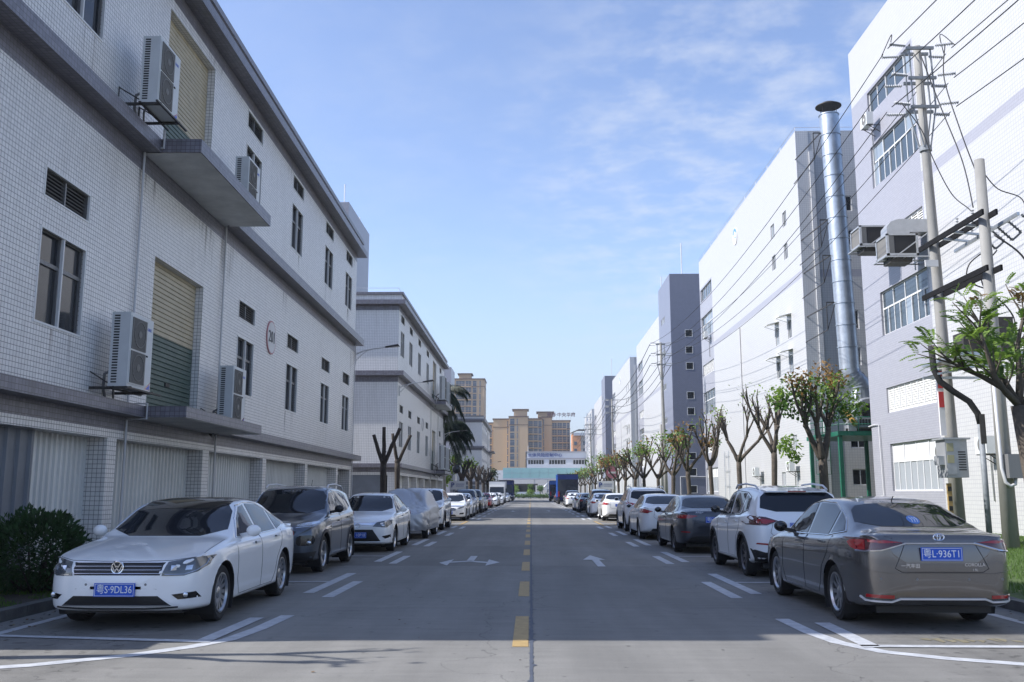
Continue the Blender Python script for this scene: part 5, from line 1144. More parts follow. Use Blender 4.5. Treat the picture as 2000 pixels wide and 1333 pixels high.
def surf_body(sp):
    L_ = sp['L']; ys = [0, .004, .012, .024, .04, .06, .085, .115, .15, .2, .26, .33]; y = .4
    while y < L_-.42: ys.append(y); y += .055
    ys += [L_-a for a in (.36, .28, .22, .17, .13, .095, .07, .05, .034, .02, .01, .003, 0)]; rows = []; b0, b1, bo, r0, r1, ro = sp['bow']
    for y in ys:
        s = section(sp, y); bl = min(interp(sp['belt'], y), interp(sp['zt'], y)-.035); W = interp(sp['w'], y); ring = []
        def P(x, z):
            yy = y
            if z > bl:
                if b0 < y < b1: yy += bo*math.sin(math.pi*(y-b0)/(b1-b0))*(abs(x)/W)**2
                if r0 < y < r1: yy += ro*math.sin(math.pi*(y-r0)/(r1-r0))*(abs(x)/W)**2
            return Vector((x, yy-L_/2, z))
        ring = [P(x, z) for x, z in s] + [P(-x, z) for x, z in reversed(s[1:-1])]; rows.append(ring)
    return rows, ys
def make_body(sp, paint, trim='trim_black', cut=0):
    rows, ys = surf_body(sp); n = len(rows[0]); L_ = sp['L']; V = [p.copy() for r in rows for p in r]; nr = len(rows); half = (n//2)
    inside = set()
    for i, v in enumerate(V):
        for wy in sp['wy']:
            c = wy-L_/2; dy, dz = v.y-c, v.z-sp['R']
            if abs(v.x) > sp['W']*.6 and math.hypot(dy, dz) < sp['aR'] and v.z < sp['R']+sp['aR']: inside.add(i)
    faces = []; mi = []
    for i in range(nr-1):
        for j in range(n):
            a, b, c, d = i*n+j, i*n+(j+1) % n, (i+1)*n+(j+1) % n, (i+1)*n+j
            if all(k in inside for k in (a, b, c, d)): continue
            faces.append((a, b, c, d)); jj = min(j, n-1-j); mi.append(1 if jj < cut else 0)
    used = set(k for f in faces for k in f)
    for i in inside & used:
        v = V[i]
        for wy in sp['wy']:
            c = wy-L_/2; dy, dz = v.y-c, v.z-sp['R']; r_ = math.hypot(dy, dz)
            if r_ < sp['aR'] and r_ > 1e-4:
                if dz < -.08 and abs(v.x) > sp['W']*.6 and v.z < interp(sp['zb'], wy)+.05: v.y = c+math.copysign(math.sqrt(max(1e-6, sp['aR']**2-dz*dz)), dy)
                else: v.y = c+dy/r_*sp['aR']; v.z = sp['R']+dz/r_*sp['aR']
    mb = MB(); mb.v = [tuple(v) for v in V]; mb.f = faces; mb.m = mi
    mb.f.append(tuple(reversed(range(n)))); mb.m.append(0); mb.f.append(tuple((nr-1)*n+k for k in range(n))); mb.m.append(0)
    bvh = BVHTree.FromPolygons([v for r in rows for v in r], [(i*n+j, i*n+(j+1) % n, (i+1)*n+(j+1) % n, (i+1)*n+j) for i in range(nr-1) for j in range(n)] + [(b+k, b+k+1, b+n-1-k, b+n-k) for b in (0, (nr-1)*n) for k in range(1, n//2-1)] + [(b, b+1, b+n-1) for b in (0, (nr-1)*n)] + [(b+n//2-1, b+n//2, b+n//2+1) for b in (0, (nr-1)*n)])
    me = mb.mesh('body', [M[paint], M[trim]], .55)
    return me, bvh
DIRS = {'F': (Vector((0, 1, 0)), lambda a, b: Vector((a, -6, b))), 'R': (Vector((0, -1, 0)), lambda a, b: Vector((a, 6, b))), 'S': (Vector((-1, 0, 0)), lambda a, b: Vector((4, a, b))), 'Z': (Vector((1, 0, 0)), lambda a, b: Vector((-4, a, b))), 'T': (Vector((0, 0, -1)), lambda a, b: Vector((a, b, 6)))}
def cast(bvh, ax, a, b, off=0):
    d, o = DIRS[ax]
    for da, db in ((0, 0), (.003, .002), (-.004, .005), (0, .02), (.01, -.01)):
        h = bvh.ray_cast(o(a+da, b+db), d)
        if h[0] is not None: break
    if h[0] is None: return None, None
    nrm = h[1] if h[1].dot(d) < 0 else -h[1]
    return h[0]+nrm*off, nrm
def decal(bvh, poly, ax, off=.004, step=.07, mb=None, mi=0, rnd_=0):
    if rnd_:
        for _ in range(rnd_):
            q = []
            for a, b in zip(poly, poly[1:]+poly[:1]): q += [(a[0]*.8+b[0]*.2, a[1]*.8+b[1]*.2), (a[0]*.2+b[0]*.8, a[1]*.2+b[1]*.8)]
            poly = q
    bd = []
    for a, b in zip(poly, poly[1:]+poly[:1]):
        l = math.hypot(b[0]-a[0], b[1]-a[1]); n = max(1, int(l/step+.5)); bd += [(a[0]+(b[0]-a[0])*i/n, a[1]+(b[1]-a[1])*i/n) for i in range(n)]
    pts = [Vector(p) for p in bd]; nb = len(pts); xs = [p.x for p in pts]; ys = [p.y for p in pts]
    def inside(x, y):
        c = False
        for i in range(nb):
            p, q = pts[i], pts[i-1]
            if (p.y > y) != (q.y > y) and x < (q.x-p.x)*(y-p.y)/(q.y-p.y)+p.x: c = not c
        return c
    x = min(xs)+step*.5; extra = []
    while x < max(xs):
        y = min(ys)+step*.5
        while y < max(ys):
            if inside(x, y) and min((Vector((x, y))-p).length for p in pts) > step*.4: extra.append(Vector((x, y)))
            y += step
        x += step
    vs, es, fs, ov, _, _ = geometry.delaunay_2d_cdt(pts+extra, [(i, (i+1) % nb) for i in range(nb)], [list(range(nb))], 1, 1e-5)
    mb = mb or MB(); P = []; Nn = []
    for v in vs: p, nr_ = cast(bvh, ax, v.x, v.y, off); P.append(p); Nn.append(nr_)
    k0 = len(mb.v); mb.v += [tuple(p) if p is not None else (0, 0, 0) for p in P]; d = DIRS[ax][0]; cnt = {}
    for f in fs:
        if any(P[i] is None for i in f): continue
        a, b, c = (P[i] for i in f[:3]); f = tuple(f) if (b-a).cross(c-a).dot(d) < 0 else tuple(reversed(f))
        mb.f.append(tuple(k0+i for i in f)); mb.m.append(mi)
        for i in range(len(f)): e = (f[i], f[(i+1) % len(f)]); cnt[e] = 1
    for (a, b) in list(cnt):
        if (b, a) not in cnt and off > .003:
            k = len(mb.v); mb.v += [tuple(P[b]-Nn[b]*(off+.004)), tuple(P[a]-Nn[a]*(off+.004))]; mb.f.append((k0+b, k0+a, k+1, k)); mb.m.append(mi)
    return mb
def linedec(bvh, pts, ax, r=.006, off=.001, mb=None, mi=0, step=.05, n=5):
    mb = mb or MB(); out = []
    for a, b in zip(pts, pts[1:]):
        l = math.hypot(b[0]-a[0], b[1]-a[1]); k = max(1, int(l/step))
        for i in range(k): out.append((a[0]+(b[0]-a[0])*i/k, a[1]+(b[1]-a[1])*i/k))
    out.append(pts[-1]); P = [cast(bvh, ax, a, b, off)[0] for a, b in out]; P = [p for p in P if p is not None]
    if len(P) > 1: mb.tube(P, r, n, mi)
    return mb
WHEELS = {}
def wheel_meshes(R, spokes, rimmat, wd=.205):
    key = (R, spokes, rimmat)
    if key in WHEELS: return WHEELS[key]
    rr = R*.70; m = MB(); h = wd/2
    m.lathe([(rr, -h+.02), (rr+.03, -h+.005), (R-.035, -h), (R-.008, -h+.02), (R, -h+.05), (R, h-.05), (R-.008, h-.02), (R-.035, h), (rr+.03, h-.005), (rr, h-.02)], (0, 0, 0), 'X', 36)
    ty = m.mesh('tyre', M['rubber'], .6); m = MB()
    m.lathe([(rr+.002, h-.022), (rr+.004, h-.008), (rr-.012, h-.006), (rr-.03, h-.03), (rr-.035, -h+.04)], (0, 0, 0), 'X', 36)
    m.lathe([(rr-.034, h-.13), (0, h-.13)], (0, 0, 0), 'X', 24, 1)
    for i in range(spokes):
        t = 2*math.pi*i/spokes; c, s = math.cos(t), math.sin(t); tn = Vector((0, -s, c)); rd = Vector((0, c, s)); w0, w1 = (.026, .030) if spokes > 7 else (.045, .05)
        a = Vector((h-.055, 0, 0))+rd*.03; b = Vector((h-.03, 0, 0))+rd*(rr-.02)
        m.add([a-tn*w0, a+tn*w0, b+tn*w1*.7, b-tn*w1*.7, a-tn*w0-Vector((.05, 0, 0)), a+tn*w0-Vector((.05, 0, 0)), b+tn*w1*.7-Vector((.06, 0, 0)), b-tn*w1*.7-Vector((.06, 0, 0))], [(0, 3, 2, 1), (0, 4, 7, 3), (1, 2, 6, 5)])
    m.lathe([(.075, h-.10), (.07, h-.045), (.05, h-.035), (0, h-.033)], (0, 0, 0), 'X', 18)
    ri = m.mesh('rim', [M[rimmat], M['trim_black']], .5); WHEELS[key] = (ty, ri); return ty, ri
def number_plate(t, bvh, ax, z, text, L_, x=0):
    p, n = cast(bvh, ax, x, z, .02); s = -1 if ax == 'F' else 1; m = MB(); y = p.y
    m.box(x-.225, x+.225, y-.006, y+.006, z-.072, z+.072); pl = m.build('number_plate', M['blue_plate'], t, world=False)
    m = MB(); q = y+s*.0075
    for a, b, c, d in ((-.215, .215, .060, .064), (-.215, .215, -.064, -.060), (-.215, -.211, -.06, .06), (.211, .215, -.06, .06)): m.box(x+a, x+b, q-.0008, q+.0008, z+c, z+d)
    m.build('plate_border', M['plate_white'], pl, world=False)
    if text:
        me = textmesh(text, .108, M['plate_white'], .001, 'plate_lettering', False, 1.0)
        wd = max(v.co.x for v in me.vertices)-min(v.co.x for v in me.vertices); k = .385/wd if wd > .385 or len(text) > 7 else 1; k = min(k, 1.05)
        for v in me.vertices: v.co.x *= k
        place('plate_lettering', me, pl, False, (x, y+s*.008, z), (math.pi/2, 0, 0 if s < 0 else math.pi))
    return pl
def mirror_pts(p): return [(-a, b) for a, b in p]
def car(label, sp, paint, kind='sedan', style='generic', rz=0, loc=(0, 0, 0), plate=None, rplate=None, group=None, spokes=10, rimmat='rim', roof=None, chrome_win=True, rails=False, hidef=True, flare=False, cat='car', name='parked_car'):
    L_ = sp['L']; hl = L_/2; t = thing(name, label, cat, loc, rz, group)
    cut = 0 if not flare else 7
    me, bvh = make_body(sp, paint, cut=cut); body = place('body', me, t, False)
    Y = lambda y: y*L_/(4.62 if kind == 'sedan' else 4.25)-hl; Hs = sp['H']/(1.46 if kind == 'sedan' else 1.63); W = sp['W']; zz = lambda z: z*Hs
    P = lambda nm, mb, mt, par=t: mb.build(nm, [M[k] if isinstance(k, str) else k for k in (mt if isinstance(mt, (list, tuple)) else [mt])], par, .6, world=False)
    # wheel wells
    for wy in sp['wy']:
        c = wy-hl
        for s in (-1, 1):
            m = MB(); ring = [(c+sp['aR']*math.cos(a), sp['R']+sp['aR']*math.sin(a)) for a in [math.radians(-35+i*25) for i in range(11)]]
            m.add([(s*W*(.985 if q == 0 else .60), a, b) for q in (0, 1) for a, b in ring], [(i, i+1, i+12, i+11) for i in range(10)])
            m.add([(s*W*.60, a, b) for a, b in ring], [tuple(range(11))]); P('wheel_well', m, 'trim_black')
    m = MB(); m.box(-W*.72, W*.72, -hl+.25, hl-.3, .17, .26); P('underbody', m, 'trim_black')
    if flare:
        m = MB()
        for wy in sp['wy']:
            c = wy-hl
            for ax in ('S', 'Z'):
                po = [(c+(sp['aR']+.055)*math.cos(a), sp['R']+(sp['aR']+.055)*math.sin(a)) for a in [math.radians(-12+i*12) for i in range(18)]]; pi_ = [(c+(sp['aR']+.001)*math.cos(a), sp['R']+(sp['aR']+.001)*math.sin(a)) for a in [math.radians(192-i*12) for i in range(18)]]
                decal(bvh, po+pi_, ax, .012, .09, m)
        P('arch_flare', m, 'trim_black')
    ty, ri = wheel_meshes(sp['R'], spokes, rimmat)
    for wy in sp['wy']:
        for s in (-1, 1):
            w_ = empty('wheel', (0, 0, 0)); w_.parent = t; w_.location = (s*(W-.135), wy-hl, sp['R']); w_.rotation_euler.z = 0 if s > 0 else math.pi; WM[w_.name] = WM[t.name]
            a = bpy.data.objects.new('tyre', ty); b = bpy.data.objects.new('rim', ri)
            for q in (a, b): C.objects.link(q); q.parent = w_
    # glass
    if kind == 'sedan':
        ws = [(-.735, .985), (.735, .985), (.60, 1.355), (.3, 1.385), (-.3, 1.385), (-.60, 1.355)]
        rw = [(-.70, 1.115), (.70, 1.115), (.57, 1.34), (.3, 1.375), (-.3, 1.375), (-.57, 1.34)]
        sw = [[(1.58, .965), (2.42, .975), (2.36, 1.365), (2.12, 1.335), (1.85, 1.19)], [(2.50, .975), (3.30, .995), (3.28, 1.28), (3.0, 1.36), (2.46, 1.372)], [(3.38, 1.0), (3.78, 1.06), (3.6, 1.17), (3.36, 1.265)]]
        line = [(1.50, .955), (2.4, .965), (3.3, .985), (3.86, 1.05), (3.62, 1.19), (3.3, 1.30), (3.0, 1.378), (2.45, 1.392), (2.1, 1.355), (1.8, 1.19), (1.50, .955)]
        doors = [[(1.42, .90), (1.40, .45), (1.50, .27)], [(2.46, .97), (2.44, .5), (2.44, .27), (1.50, .26)], [(3.52, .99), (3.42, .78), (3.2, .6), (3.12, .40), (3.0, .27), (2.44, .27)]]
        hz = (.86, .90); hy = (2.22, 3.20)
    else:
        ws = [(-.75, 1.09), (.75, 1.09), (.66, 1.50), (.3, 1.55), (-.3, 1.55), (-.66, 1.50)]
        rw = [(-.70, 1.16), (.70, 1.16), (.63, 1.48), (.3, 1.515), (-.3, 1.515), (-.63, 1.48)]
        sw = [[(1.50, 1.07), (2.28, 1.085), (2.22, 1.50), (1.98, 1.47), (1.70, 1.32)], [(2.36, 1.085), (3.12, 1.11), (3.10, 1.48), (2.32, 1.51)], [(3.2, 1.12), (3.55, 1.2), (3.45, 1.40), (3.19, 1.46)]]
        line = [(1.42, 1.06), (2.3, 1.07), (3.15, 1.095), (3.62, 1.18), (3.5, 1.42), (3.12, 1.50), (2.3, 1.53), (1.95, 1.49), (1.66, 1.32), (1.42, 1.06)]
        doors = [[(1.30, 1.0), (1.28, .5), (1.42, .32)], [(2.32, 1.07), (2.30, .6), (2.30, .32), (1.42, .31)], [(3.28, 1.08), (3.22, .85), (3.0, .68), (2.92, .48), (2.82, .32), (2.30, .32)]]
        hz = (.93, .97); hy = (2.08, 3.0)
    sc = lambda poly: [(Y(a), zz(b)) for a, b in poly]; fc = lambda poly: [(a*W/.905, zz(b)) for a, b in poly]
    st = .07 if hidef else .14
    P('windshield', decal(bvh, fc(ws), 'F', .004, st, rnd_=1), 'dark_glass'); P('rear_window', decal(bvh, fc(rw), 'R', .004, st, rnd_=1), 'dark_glass')
    for ax in ('S', 'Z'):
        for q in sw: P('side_window', decal(bvh, sc(q), ax, .004, st), 'dark_glass')
        if hidef:
            m = MB(); linedec(bvh, sc(line), ax, .007, .003, m); P('window_trim', m, 'chrome' if chrome_win else 'trim_black')
            m = MB()
            for d in doors: linedec(bvh, sc(d), ax, .0035, .0005, m)
            P('door_seam', m, 'trim_black')
        for z, y in zip(hz, hy):
            p, n = cast(bvh, ax, Y(y), zz(z), .018)
            if p: mm = MB(); mm.box(p.x-.012, p.x+.012, p.y-.09, p.y+.09, p.z-.013, p.z+.013); mm.box(p.x-.02, p.x+.01, p.y-.09, p.y-.07, p.z-.01, p.z+.01); P('door_handle', mm, paint)
        s = 1 if ax == 'S' else -1; my = Y(1.72 if kind == 'sedan' else 1.62); mz = zz(1.0 if kind == 'sedan' else 1.13); mm = MB()
        mm.sphere((s*(W+.08), my-.02, mz+.035), .10, 12, 8, (.95, .6, .75)); mm.bar((s*(W-.10), my+.02, mz-.03), (s*(W+.05), my, mz), .05, .05); mr = P('side_mirror', mm, paint if kind == 'sedan' and style != 'corolla' else ('trim_black' if style in ('geely', 'grey_suv', 'corolla') else paint)); mm = MB(); mm.sphere((s*(W+.08), my+.012, mz+.035), .082, 10, 6, (.95, .42, .72)); P('mirror_glass', mm, 'gloss_black', mr)
    if roof:
        P('roof_panel', decal(bvh, [(a*W, Y(b)) for a, b in ((-.575, 1.90), (.575, 1.90), (.60, 2.1), (.585, 2.6), (.57, 3.4), (-.57, 3.4), (-.585, 2.6), (-.60, 2.1))], 'T', .0065, .12), roof)
    if rails:
        for s in (-1, 1):
            pts = [(s*W*.70, Y(2.0), zz(1.575)), (s*W*.70, Y(2.15), zz(1.64)), (s*W*.69, Y(2.8), zz(1.66)), (s*W*.68, Y(3.5), zz(1.62)), (s*W*.68, Y(3.7), zz(1.55))]
            P('roof_rail', MB().tube(pts, .018, 7), 'alu')
    if style in ('vios', 'corolla', 'grey_suv'):
        p, n = cast(bvh, 'T', 0, Y(3.3 if style != 'vios' else 2.2), 0)
        P('antenna', MB().tube([p, p+Vector((0, .12 if style != 'corolla' else .06, .16 if style == 'grey_suv' else .05))], .006, 5), 'trim_black')
    # ---- nose
    K = W/.905
    def both(nm, poly, ax, mt, off=.006, par=t, rr=0, step=.05):
        for q in (poly, mirror_pts(poly)): P(nm, decal(bvh, q, ax, off, step, rnd_=rr), mt, par)
    F = lambda nm, poly, mt, off=.006, step=.06: P(nm, decal(bvh, poly, 'F', off, step), mt)
    if style == 'vw':
        F('grille', fc([(-.50, .745), (-.47, .61), (.47, .61), (.50, .745)]), 'trim_black', .004)
        m = MB()
        for z in (.615, .652, .689, .727): linedec(bvh, [(-.48, z), (.48, z)], 'F', .0036, .006, m)
        P('grille_bars', m, 'chrome')
        hp = [(.49, .605), (.70, .60), (.80, .635), (.858, .70), (.864, .80), (.78, .79), (.53, .748)]; both('headlight', fc(hp), 'F', 'lamp_glass', .008)
        for s in (-1, 1):
            m = MB()
            for x in (.60, .73): m.add([], []); decal(bvh, fc([(s*(x-.026), .66), (s*(x+.026), .662), (s*(x+.03), .71), (s*(x-.024), .708)]), 'F', .012, .05, m)
            P('headlight_lens', m, 'lamp_inner'); m = MB(); linedec(bvh, fc([(s*.52, .618), (s*.70, .614), (s*.79, .65), (s*.84, .71), (s*.845, .77)]), 'F', .005, .012, m); P('headlight_strip', m, 'chrome')
        F('lower_grille', fc([(-.60, .275), (.60, .275), (.46, .385), (-.46, .385)]), 'trim_black', .005)
        m = MB(); linedec(bvh, fc([(-.66, .262), (-.3, .245), (.3, .245), (.66, .262)]), 'F', .010, .004, m); P('bumper_lip', m, 'trim_black')
        m = MB(); linedec(bvh, fc([(-.58, .285), (.58, .285)]), 'F', .004, .010, m); 
        P('lower_bar', m, 'alu_dull')
        both('fog_lamp', fc([(.60, .40), (.66, .345), (.83, .35), (.80, .42)]), 'F', 'gloss_black', .006)
        for s in (-1, 1):
            p, n = cast(bvh, 'F', s*.72*K, .385, .01); P('fog_lens', MB().sphere(p, .03, 10, 6, (1, .5, 1)), 'lamp_inner')
        p, n = cast(bvh, 'F', 0, .672, .018); m = MB(); m.lathe([(.058, p.y-.006), (.067, p.y-.008), (.074, p.y-.003), (.074, p.y+.006)], (0, 0, p.z), 'Y', 28)
        y = p.y-.004
        for a, b in (((-.035, .045), (-.012, .003)), ((-.012, .003), (0, .02)), ((0, .02), (.012, .003)), ((.012, .003), (.035, .045)), ((-.052, .018), (-.025, -.05)), ((-.025, -.05), (0, -.005)), ((0, -.005), (.025, -.05)), ((.025, -.05), (.052, .018))): m.bar((a[0], y, p.z+a[1]), (b[0], y, p.z+b[1]), .011, .008)
        em = P('badge', m, 'chrome'); P('badge_disc', MB().lathe([(0, p.y+.001), (.06, p.y+.001)], (0, 0, p.z), 'Y', 24), 'trim_black', em)
        m = MB(); linedec(bvh, fc([(-.80, .80), (-.55, .765), (-.2, .757), (.2, .757), (.55, .765), (.80, .80)]), 'F', .004, .0005, m); P('bonnet_seam', m, 'trim_black')
        for s in (-1, 1): P('bonnet_side_seam', linedec(bvh, [(s*.80*K, Y(.45)), (s*.79*K, Y(.9)), (s*.78*K, Y(1.2))], 'T', .003, .0005), 'trim_black')
        m = MB()
        for x in (-.33, .33): p, n = cast(bvh, 'F', x, .50, .001); m.lathe([(0, p.y-.002), (.014, p.y-.001)], (x, 0, .50), 'Y', 10)
        P('parking_sensor', m, 'alu_dull')
        number_plate(t, bvh, 'F', .445, plate, L_)
    elif style == 'grey_suv':
        F('grille', fc([(-.42, .62), (.42, .62), (.52, .78), (.40, .80), (-.40, .80), (-.52, .78)]), 'trim_black', .005)
        for s in (-1, 1):
            P('headlight', decal(bvh, fc([(s*.50, .86), (s*.76, .885), (s*.845, .925), (s*.82, .95), (s*.50, .905)]), 'F', .010, .05), 'lamp_inner'); m = MB(); linedec(bvh, fc([(s*.50, .84), (s*.78, .868), (s*.85, .91)]), 'F', .010, .006, m); P('chrome_strip', m, 'chrome')
            P('fog_housing', decal(bvh, fc([(s*.52, .58), (s*.56, .52), (s*.80, .53), (s*.84, .62), (s*.80, .72), (s*.54, .70)]), 'F', .008, .06, rnd_=1), 'gloss_black'); p, n = cast(bvh, 'F', s*.74*K, .58*Hs, .014); P('fog_lens', MB().sphere(p, .045, 10, 6, (1.1, .4, .8)), 'lamp_inner')
        F('bumper', fc([(-.85, .42), (-.80, .26), (.80, .26), (.85, .42), (.6, .40), (-.6, .40)]), 'trim_black', .008); number_plate(t, bvh, 'F', .56, plate, L_)
        m = MB()
        for s in (-1, 1): linedec(bvh, [(s*.5*K, Y(.35)), (s*.62*K, Y(.8)), (s*.70*K, Y(1.15))], 'T', .004, 0, m)
        P('bonnet_crease', m, paint)
    elif style == 'vios':
        F('grille', fc([(-.40, .665), (.40, .665), (.52, .735), (.2, .715), (-.2, .715), (-.52, .735)]), 'chrome', .006)
        both('headlight', fc([(.40, .635), (.76, .61), (.855, .70), (.85, .79), (.50, .735)]), 'F', 'lamp_glass', .008)
        for s in (-1, 1): p, n = cast(bvh, 'F', s*.64*K, .665, .004); P('headlight_lens', MB().sphere(p, .05, 10, 7, (1.2, .4, .8)), 'lamp_inner')
        F('lower_grille', fc([(-.62, .27), (.62, .27), (.40, .56), (-.40, .56)]), 'trim_black', .006)
        m = MB(); linedec(bvh, fc([(-.62, .265), (.62, .265)]), 'F', .016, .006, m); P('bumper_bar', m, paint)
        both('fog_lamp', fc([(.64, .40), (.72, .34), (.84, .37), (.84, .44)]), 'F', 'gloss_black', .005)
        p, n = cast(bvh, 'F', 0, .665, .016); m = MB(); m.lathe([(.05, p.y), (.06, p.y-.003), (.064, p.y+.005)], (0, 0, p.z), 'Y', 22); P('badge', m, 'chrome'); number_plate(t, bvh, 'F', .435, plate, L_)
    elif style == 'ford':
        F('grille', fc([(-.36, .53), (.36, .53), (.40, .63), (.28, .67), (-.28, .67), (-.40, .63)]), 'gloss_black', .006); m = MB()
        for z in (.56, .59, .62): linedec(bvh, [(-.36, z), (.36, z)], 'F', .006, .008, m)
        P('grille_bars', m, 'chrome'); both('headlight', fc([(.46, .645), (.60, .63), (.80, .70), (.86, .79), (.72, .76)]), 'F', 'lamp_glass', .008)
        F('lower_grille', fc([(-.42, .25), (.42, .25), (.34, .33), (-.34, .33)]), 'trim_black', .005); both('fog_lamp', fc([(.56, .34), (.78, .35), (.80, .43), (.60, .42)]), 'F', 'gloss_black', .006); number_plate(t, bvh, 'F', .43, plate, L_)
    else:
        dz = .0 if kind == 'sedan' else .16
        F('grille', fc([(-.44, .58+dz), (.44, .58+dz), (.48, .67+dz), (-.48, .67+dz)]), 'trim_black', .005); both('headlight', fc([(.50, .60+dz), (.74, .60+dz), (.86, .72+dz), (.80, .73+dz), (.52, .67+dz)]), 'F', 'lamp_glass', .008)
        F('lower_grille', fc([(-.56, .27+dz*.5), (.56, .27+dz*.5), (.48, .38+dz*.5), (-.48, .38+dz*.5)]), 'trim_black', .005); number_plate(t, bvh, 'F', .46+dz*.6, plate, L_)
        if hidef:
            m = MB(); linedec(bvh, fc([(-.46, .625+dz), (.46, .625+dz)]), 'F', .008, .008, m); P('grille_bars', m, 'chrome')
            both('fog_lamp', fc([(.64, .38+dz*.5), (.80, .39+dz*.5), (.78, .45+dz*.5), (.66, .44+dz*.5)]), 'F', 'gloss_black', .005)
    # ---- tail
    Rr = lambda nm, poly, mt, off=.006, step=.06: P(nm, decal(bvh, poly, 'R', off, step), mt)
    if style == 'corolla':
        both('tail_light', fc([(.40, .955), (.60, .985), (.80, .995), (.895, .985), (.90, .90), (.84, .862), (.70, .868), (.55, .915)]), 'R', 'tail_dark', .010)
        both('tail_light_red', fc([(.42, .958), (.62, .978), (.76, .980), (.76, .955), (.60, .948)]), 'R', 'tail_red', .015); both('tail_light_outer', fc([(.78, .978), (.895, .965), (.897, .905), (.84, .868), (.79, .875)]), 'R', 'tail_red', .015)
        m = MB()
        for s in (-1, 1): linedec(bvh, fc([(s*.38, .948), (s*.50, .918), (s*.66, .872), (s*.84, .855)]), 'R', .012, .014, m)
        linedec(bvh, fc([(-.40, .948), (.40, .948)]), 'R', .013, .010, m); P('chrome_bar', m, 'chrome')
        p, n = cast(bvh, 'R', 0, 1.005, .012); m = MB(); y = p.y
        def ell(a, b, cz, r=.0065): m.tube([(a*math.cos(i*math.pi/12), y-abs(a*math.cos(i*math.pi/12))*0, p.z+cz+b*math.sin(i*math.pi/12)) for i in range(25)], r, 5, caps=False)
        ell(.058, .038, 0); ell(.042, .012, .020, .005); ell(.016, .034, .002, .005); P('badge', m, 'chrome')
        m = MB(); linedec(bvh, fc([(-.40, .93), (-.52, .68), (-.45, .64), (.45, .64), (.52, .68), (.40, .93)]), 'R', .004, .0005, m)
        for s in (-1, 1): linedec(bvh, fc([(s*.52, 1.0), (s*.66, 1.055)]), 'R', .0035, .0005, m)
        P('boot_seam', m, 'trim_black')
        Rr('rear_reflector', fc([(.54, .355), (.80, .36), (.80, .395), (.54, .39)]), 'tail_red', .008); Rr('rear_reflector', fc([(-.54, .355), (-.80, .36), (-.80, .395), (-.54, .39)]), 'tail_red', .008)
        m = MB(); linedec(bvh, fc([(-.83, .36), (-.80, .325), (-.56, .318), (-.47, .352), (.47, .352), (.56, .318), (.80, .325), (.83, .36)]), 'R', .013, .006, m); P('bumper_garnish', m, 'alu')
        m = MB(); linedec(bvh, fc([(-.84, .66), (-.60, .625), (.60, .625), (.84, .66)]), 'R', .006, .0, m); P('bumper_crease', m, paint)
        m = MB()
        for x in (-.66, -.28, .28, .66): p, n = cast(bvh, 'R', x, .56, .002); m.lathe([(0, p.y+.003), (.013, p.y+.001)], (x, 0, .56), 'Y', 10)
        P('parking_sensor', m, 'alu_dull')
        number_plate(t, bvh, 'R', .83, rplate, L_)
        for tx, x, z, s_ in (('一汽丰田', .345, .70, .052), ('COROLLA', -.355, .715, .048), ('1.5L', -.355, .66, .035)):
            q, n = cast(bvh, 'R', x, z, .004); me = textmesh(tx, s_, M['chrome'], .002, 'badge_lettering', True); place('badge_lettering', me, t, False, q, (math.pi/2, 0, math.pi))
        q, n = cast(bvh, 'R', .02, 1.17, .009); st_ = P('window_sticker', decal(bvh, [(.07*math.cos(i*.524)+.0, 1.175+.045*math.sin(i*.524)) for i in range(12)], 'R', .008, .03), mat('sticker_blue', (.05, .18, .5), .4)); m = MB()
        for dx in (-.03, 0, .03): linedec(bvh, [(dx, 1.15), (dx-.015, 1.175), (dx, 1.2)], 'R', .005, .010, m, step=.02)
        P('sticker_waves', m, 'plate_white', st_)
    elif style == 'geely':
        both('tail_light', fc([(.42, 1.0), (.62, 1.065), (.82, 1.09), (.90, 1.02), (.88, .93), (.62, .925)]), 'R', 'tail_dark', .010); both('tail_light_red', fc([(.46, .995), (.66, 1.03), (.78, 1.035), (.76, .96), (.62, .95)]), 'R', 'tail_red', .014)
        Rr('bumper', fc([(-.86, .52), (-.80, .30), (.80, .30), (.86, .52), (.66, .46), (-.66, .46)]), 'trim_black', .008)
        for s in (-1, 1): Rr('rear_reflector', fc([(s*.56, .585), (s*.80, .60), (s*.78, .625), (s*.58, .615)]), 'tail_red', .008)
        m = MB(); linedec(bvh, fc([(-.50, 1.0), (-.56, .80), (-.46, .70), (.46, .70), (.56, .80), (.50, 1.0)]), 'R', .004, .0005, m); P('boot_seam', m, 'trim_black')
        p, n = cast(bvh, 'T', 0, Y(3.82), .02); P('spoiler', MB().add([(-.58, p.y-.12, zz(1.555)), (.58, p.y-.12, zz(1.555)), (.54, p.y+.14, zz(1.525)), (-.54, p.y+.14, zz(1.525)), (-.58, p.y-.12, zz(1.52)), (.58, p.y-.12, zz(1.52)), (.54, p.y+.14, zz(1.50)), (-.54, p.y+.14, zz(1.50))], [(0, 1, 2, 3), (7, 6, 5, 4), (3, 2, 6, 7), (0, 3, 7, 4), (1, 5, 6, 2)]), paint)
        P('brake_lamp', MB().box(-.16, .16, p.y+.13, p.y+.148, zz(1.505), zz(1.525)), 'tail_red')
        for tx, x, z, s_ in (('GEELY', .40, .86, .05),): q, n = cast(bvh, 'R', x, z, .004); place('badge_lettering', textmesh(tx, s_, M['trim_black'], .002, 'badge_lettering', True), t, False, q, (math.pi/2, 0, math.pi))
        number_plate(t, bvh, 'R', .90, rplate, L_)
    elif style == 'sylphy':
        both('tail_light', fc([(.40, .93), (.62, .955), (.84, .95), (.895, .92), (.84, .865), (.62, .87)]), 'R', 'tail_red', .010)
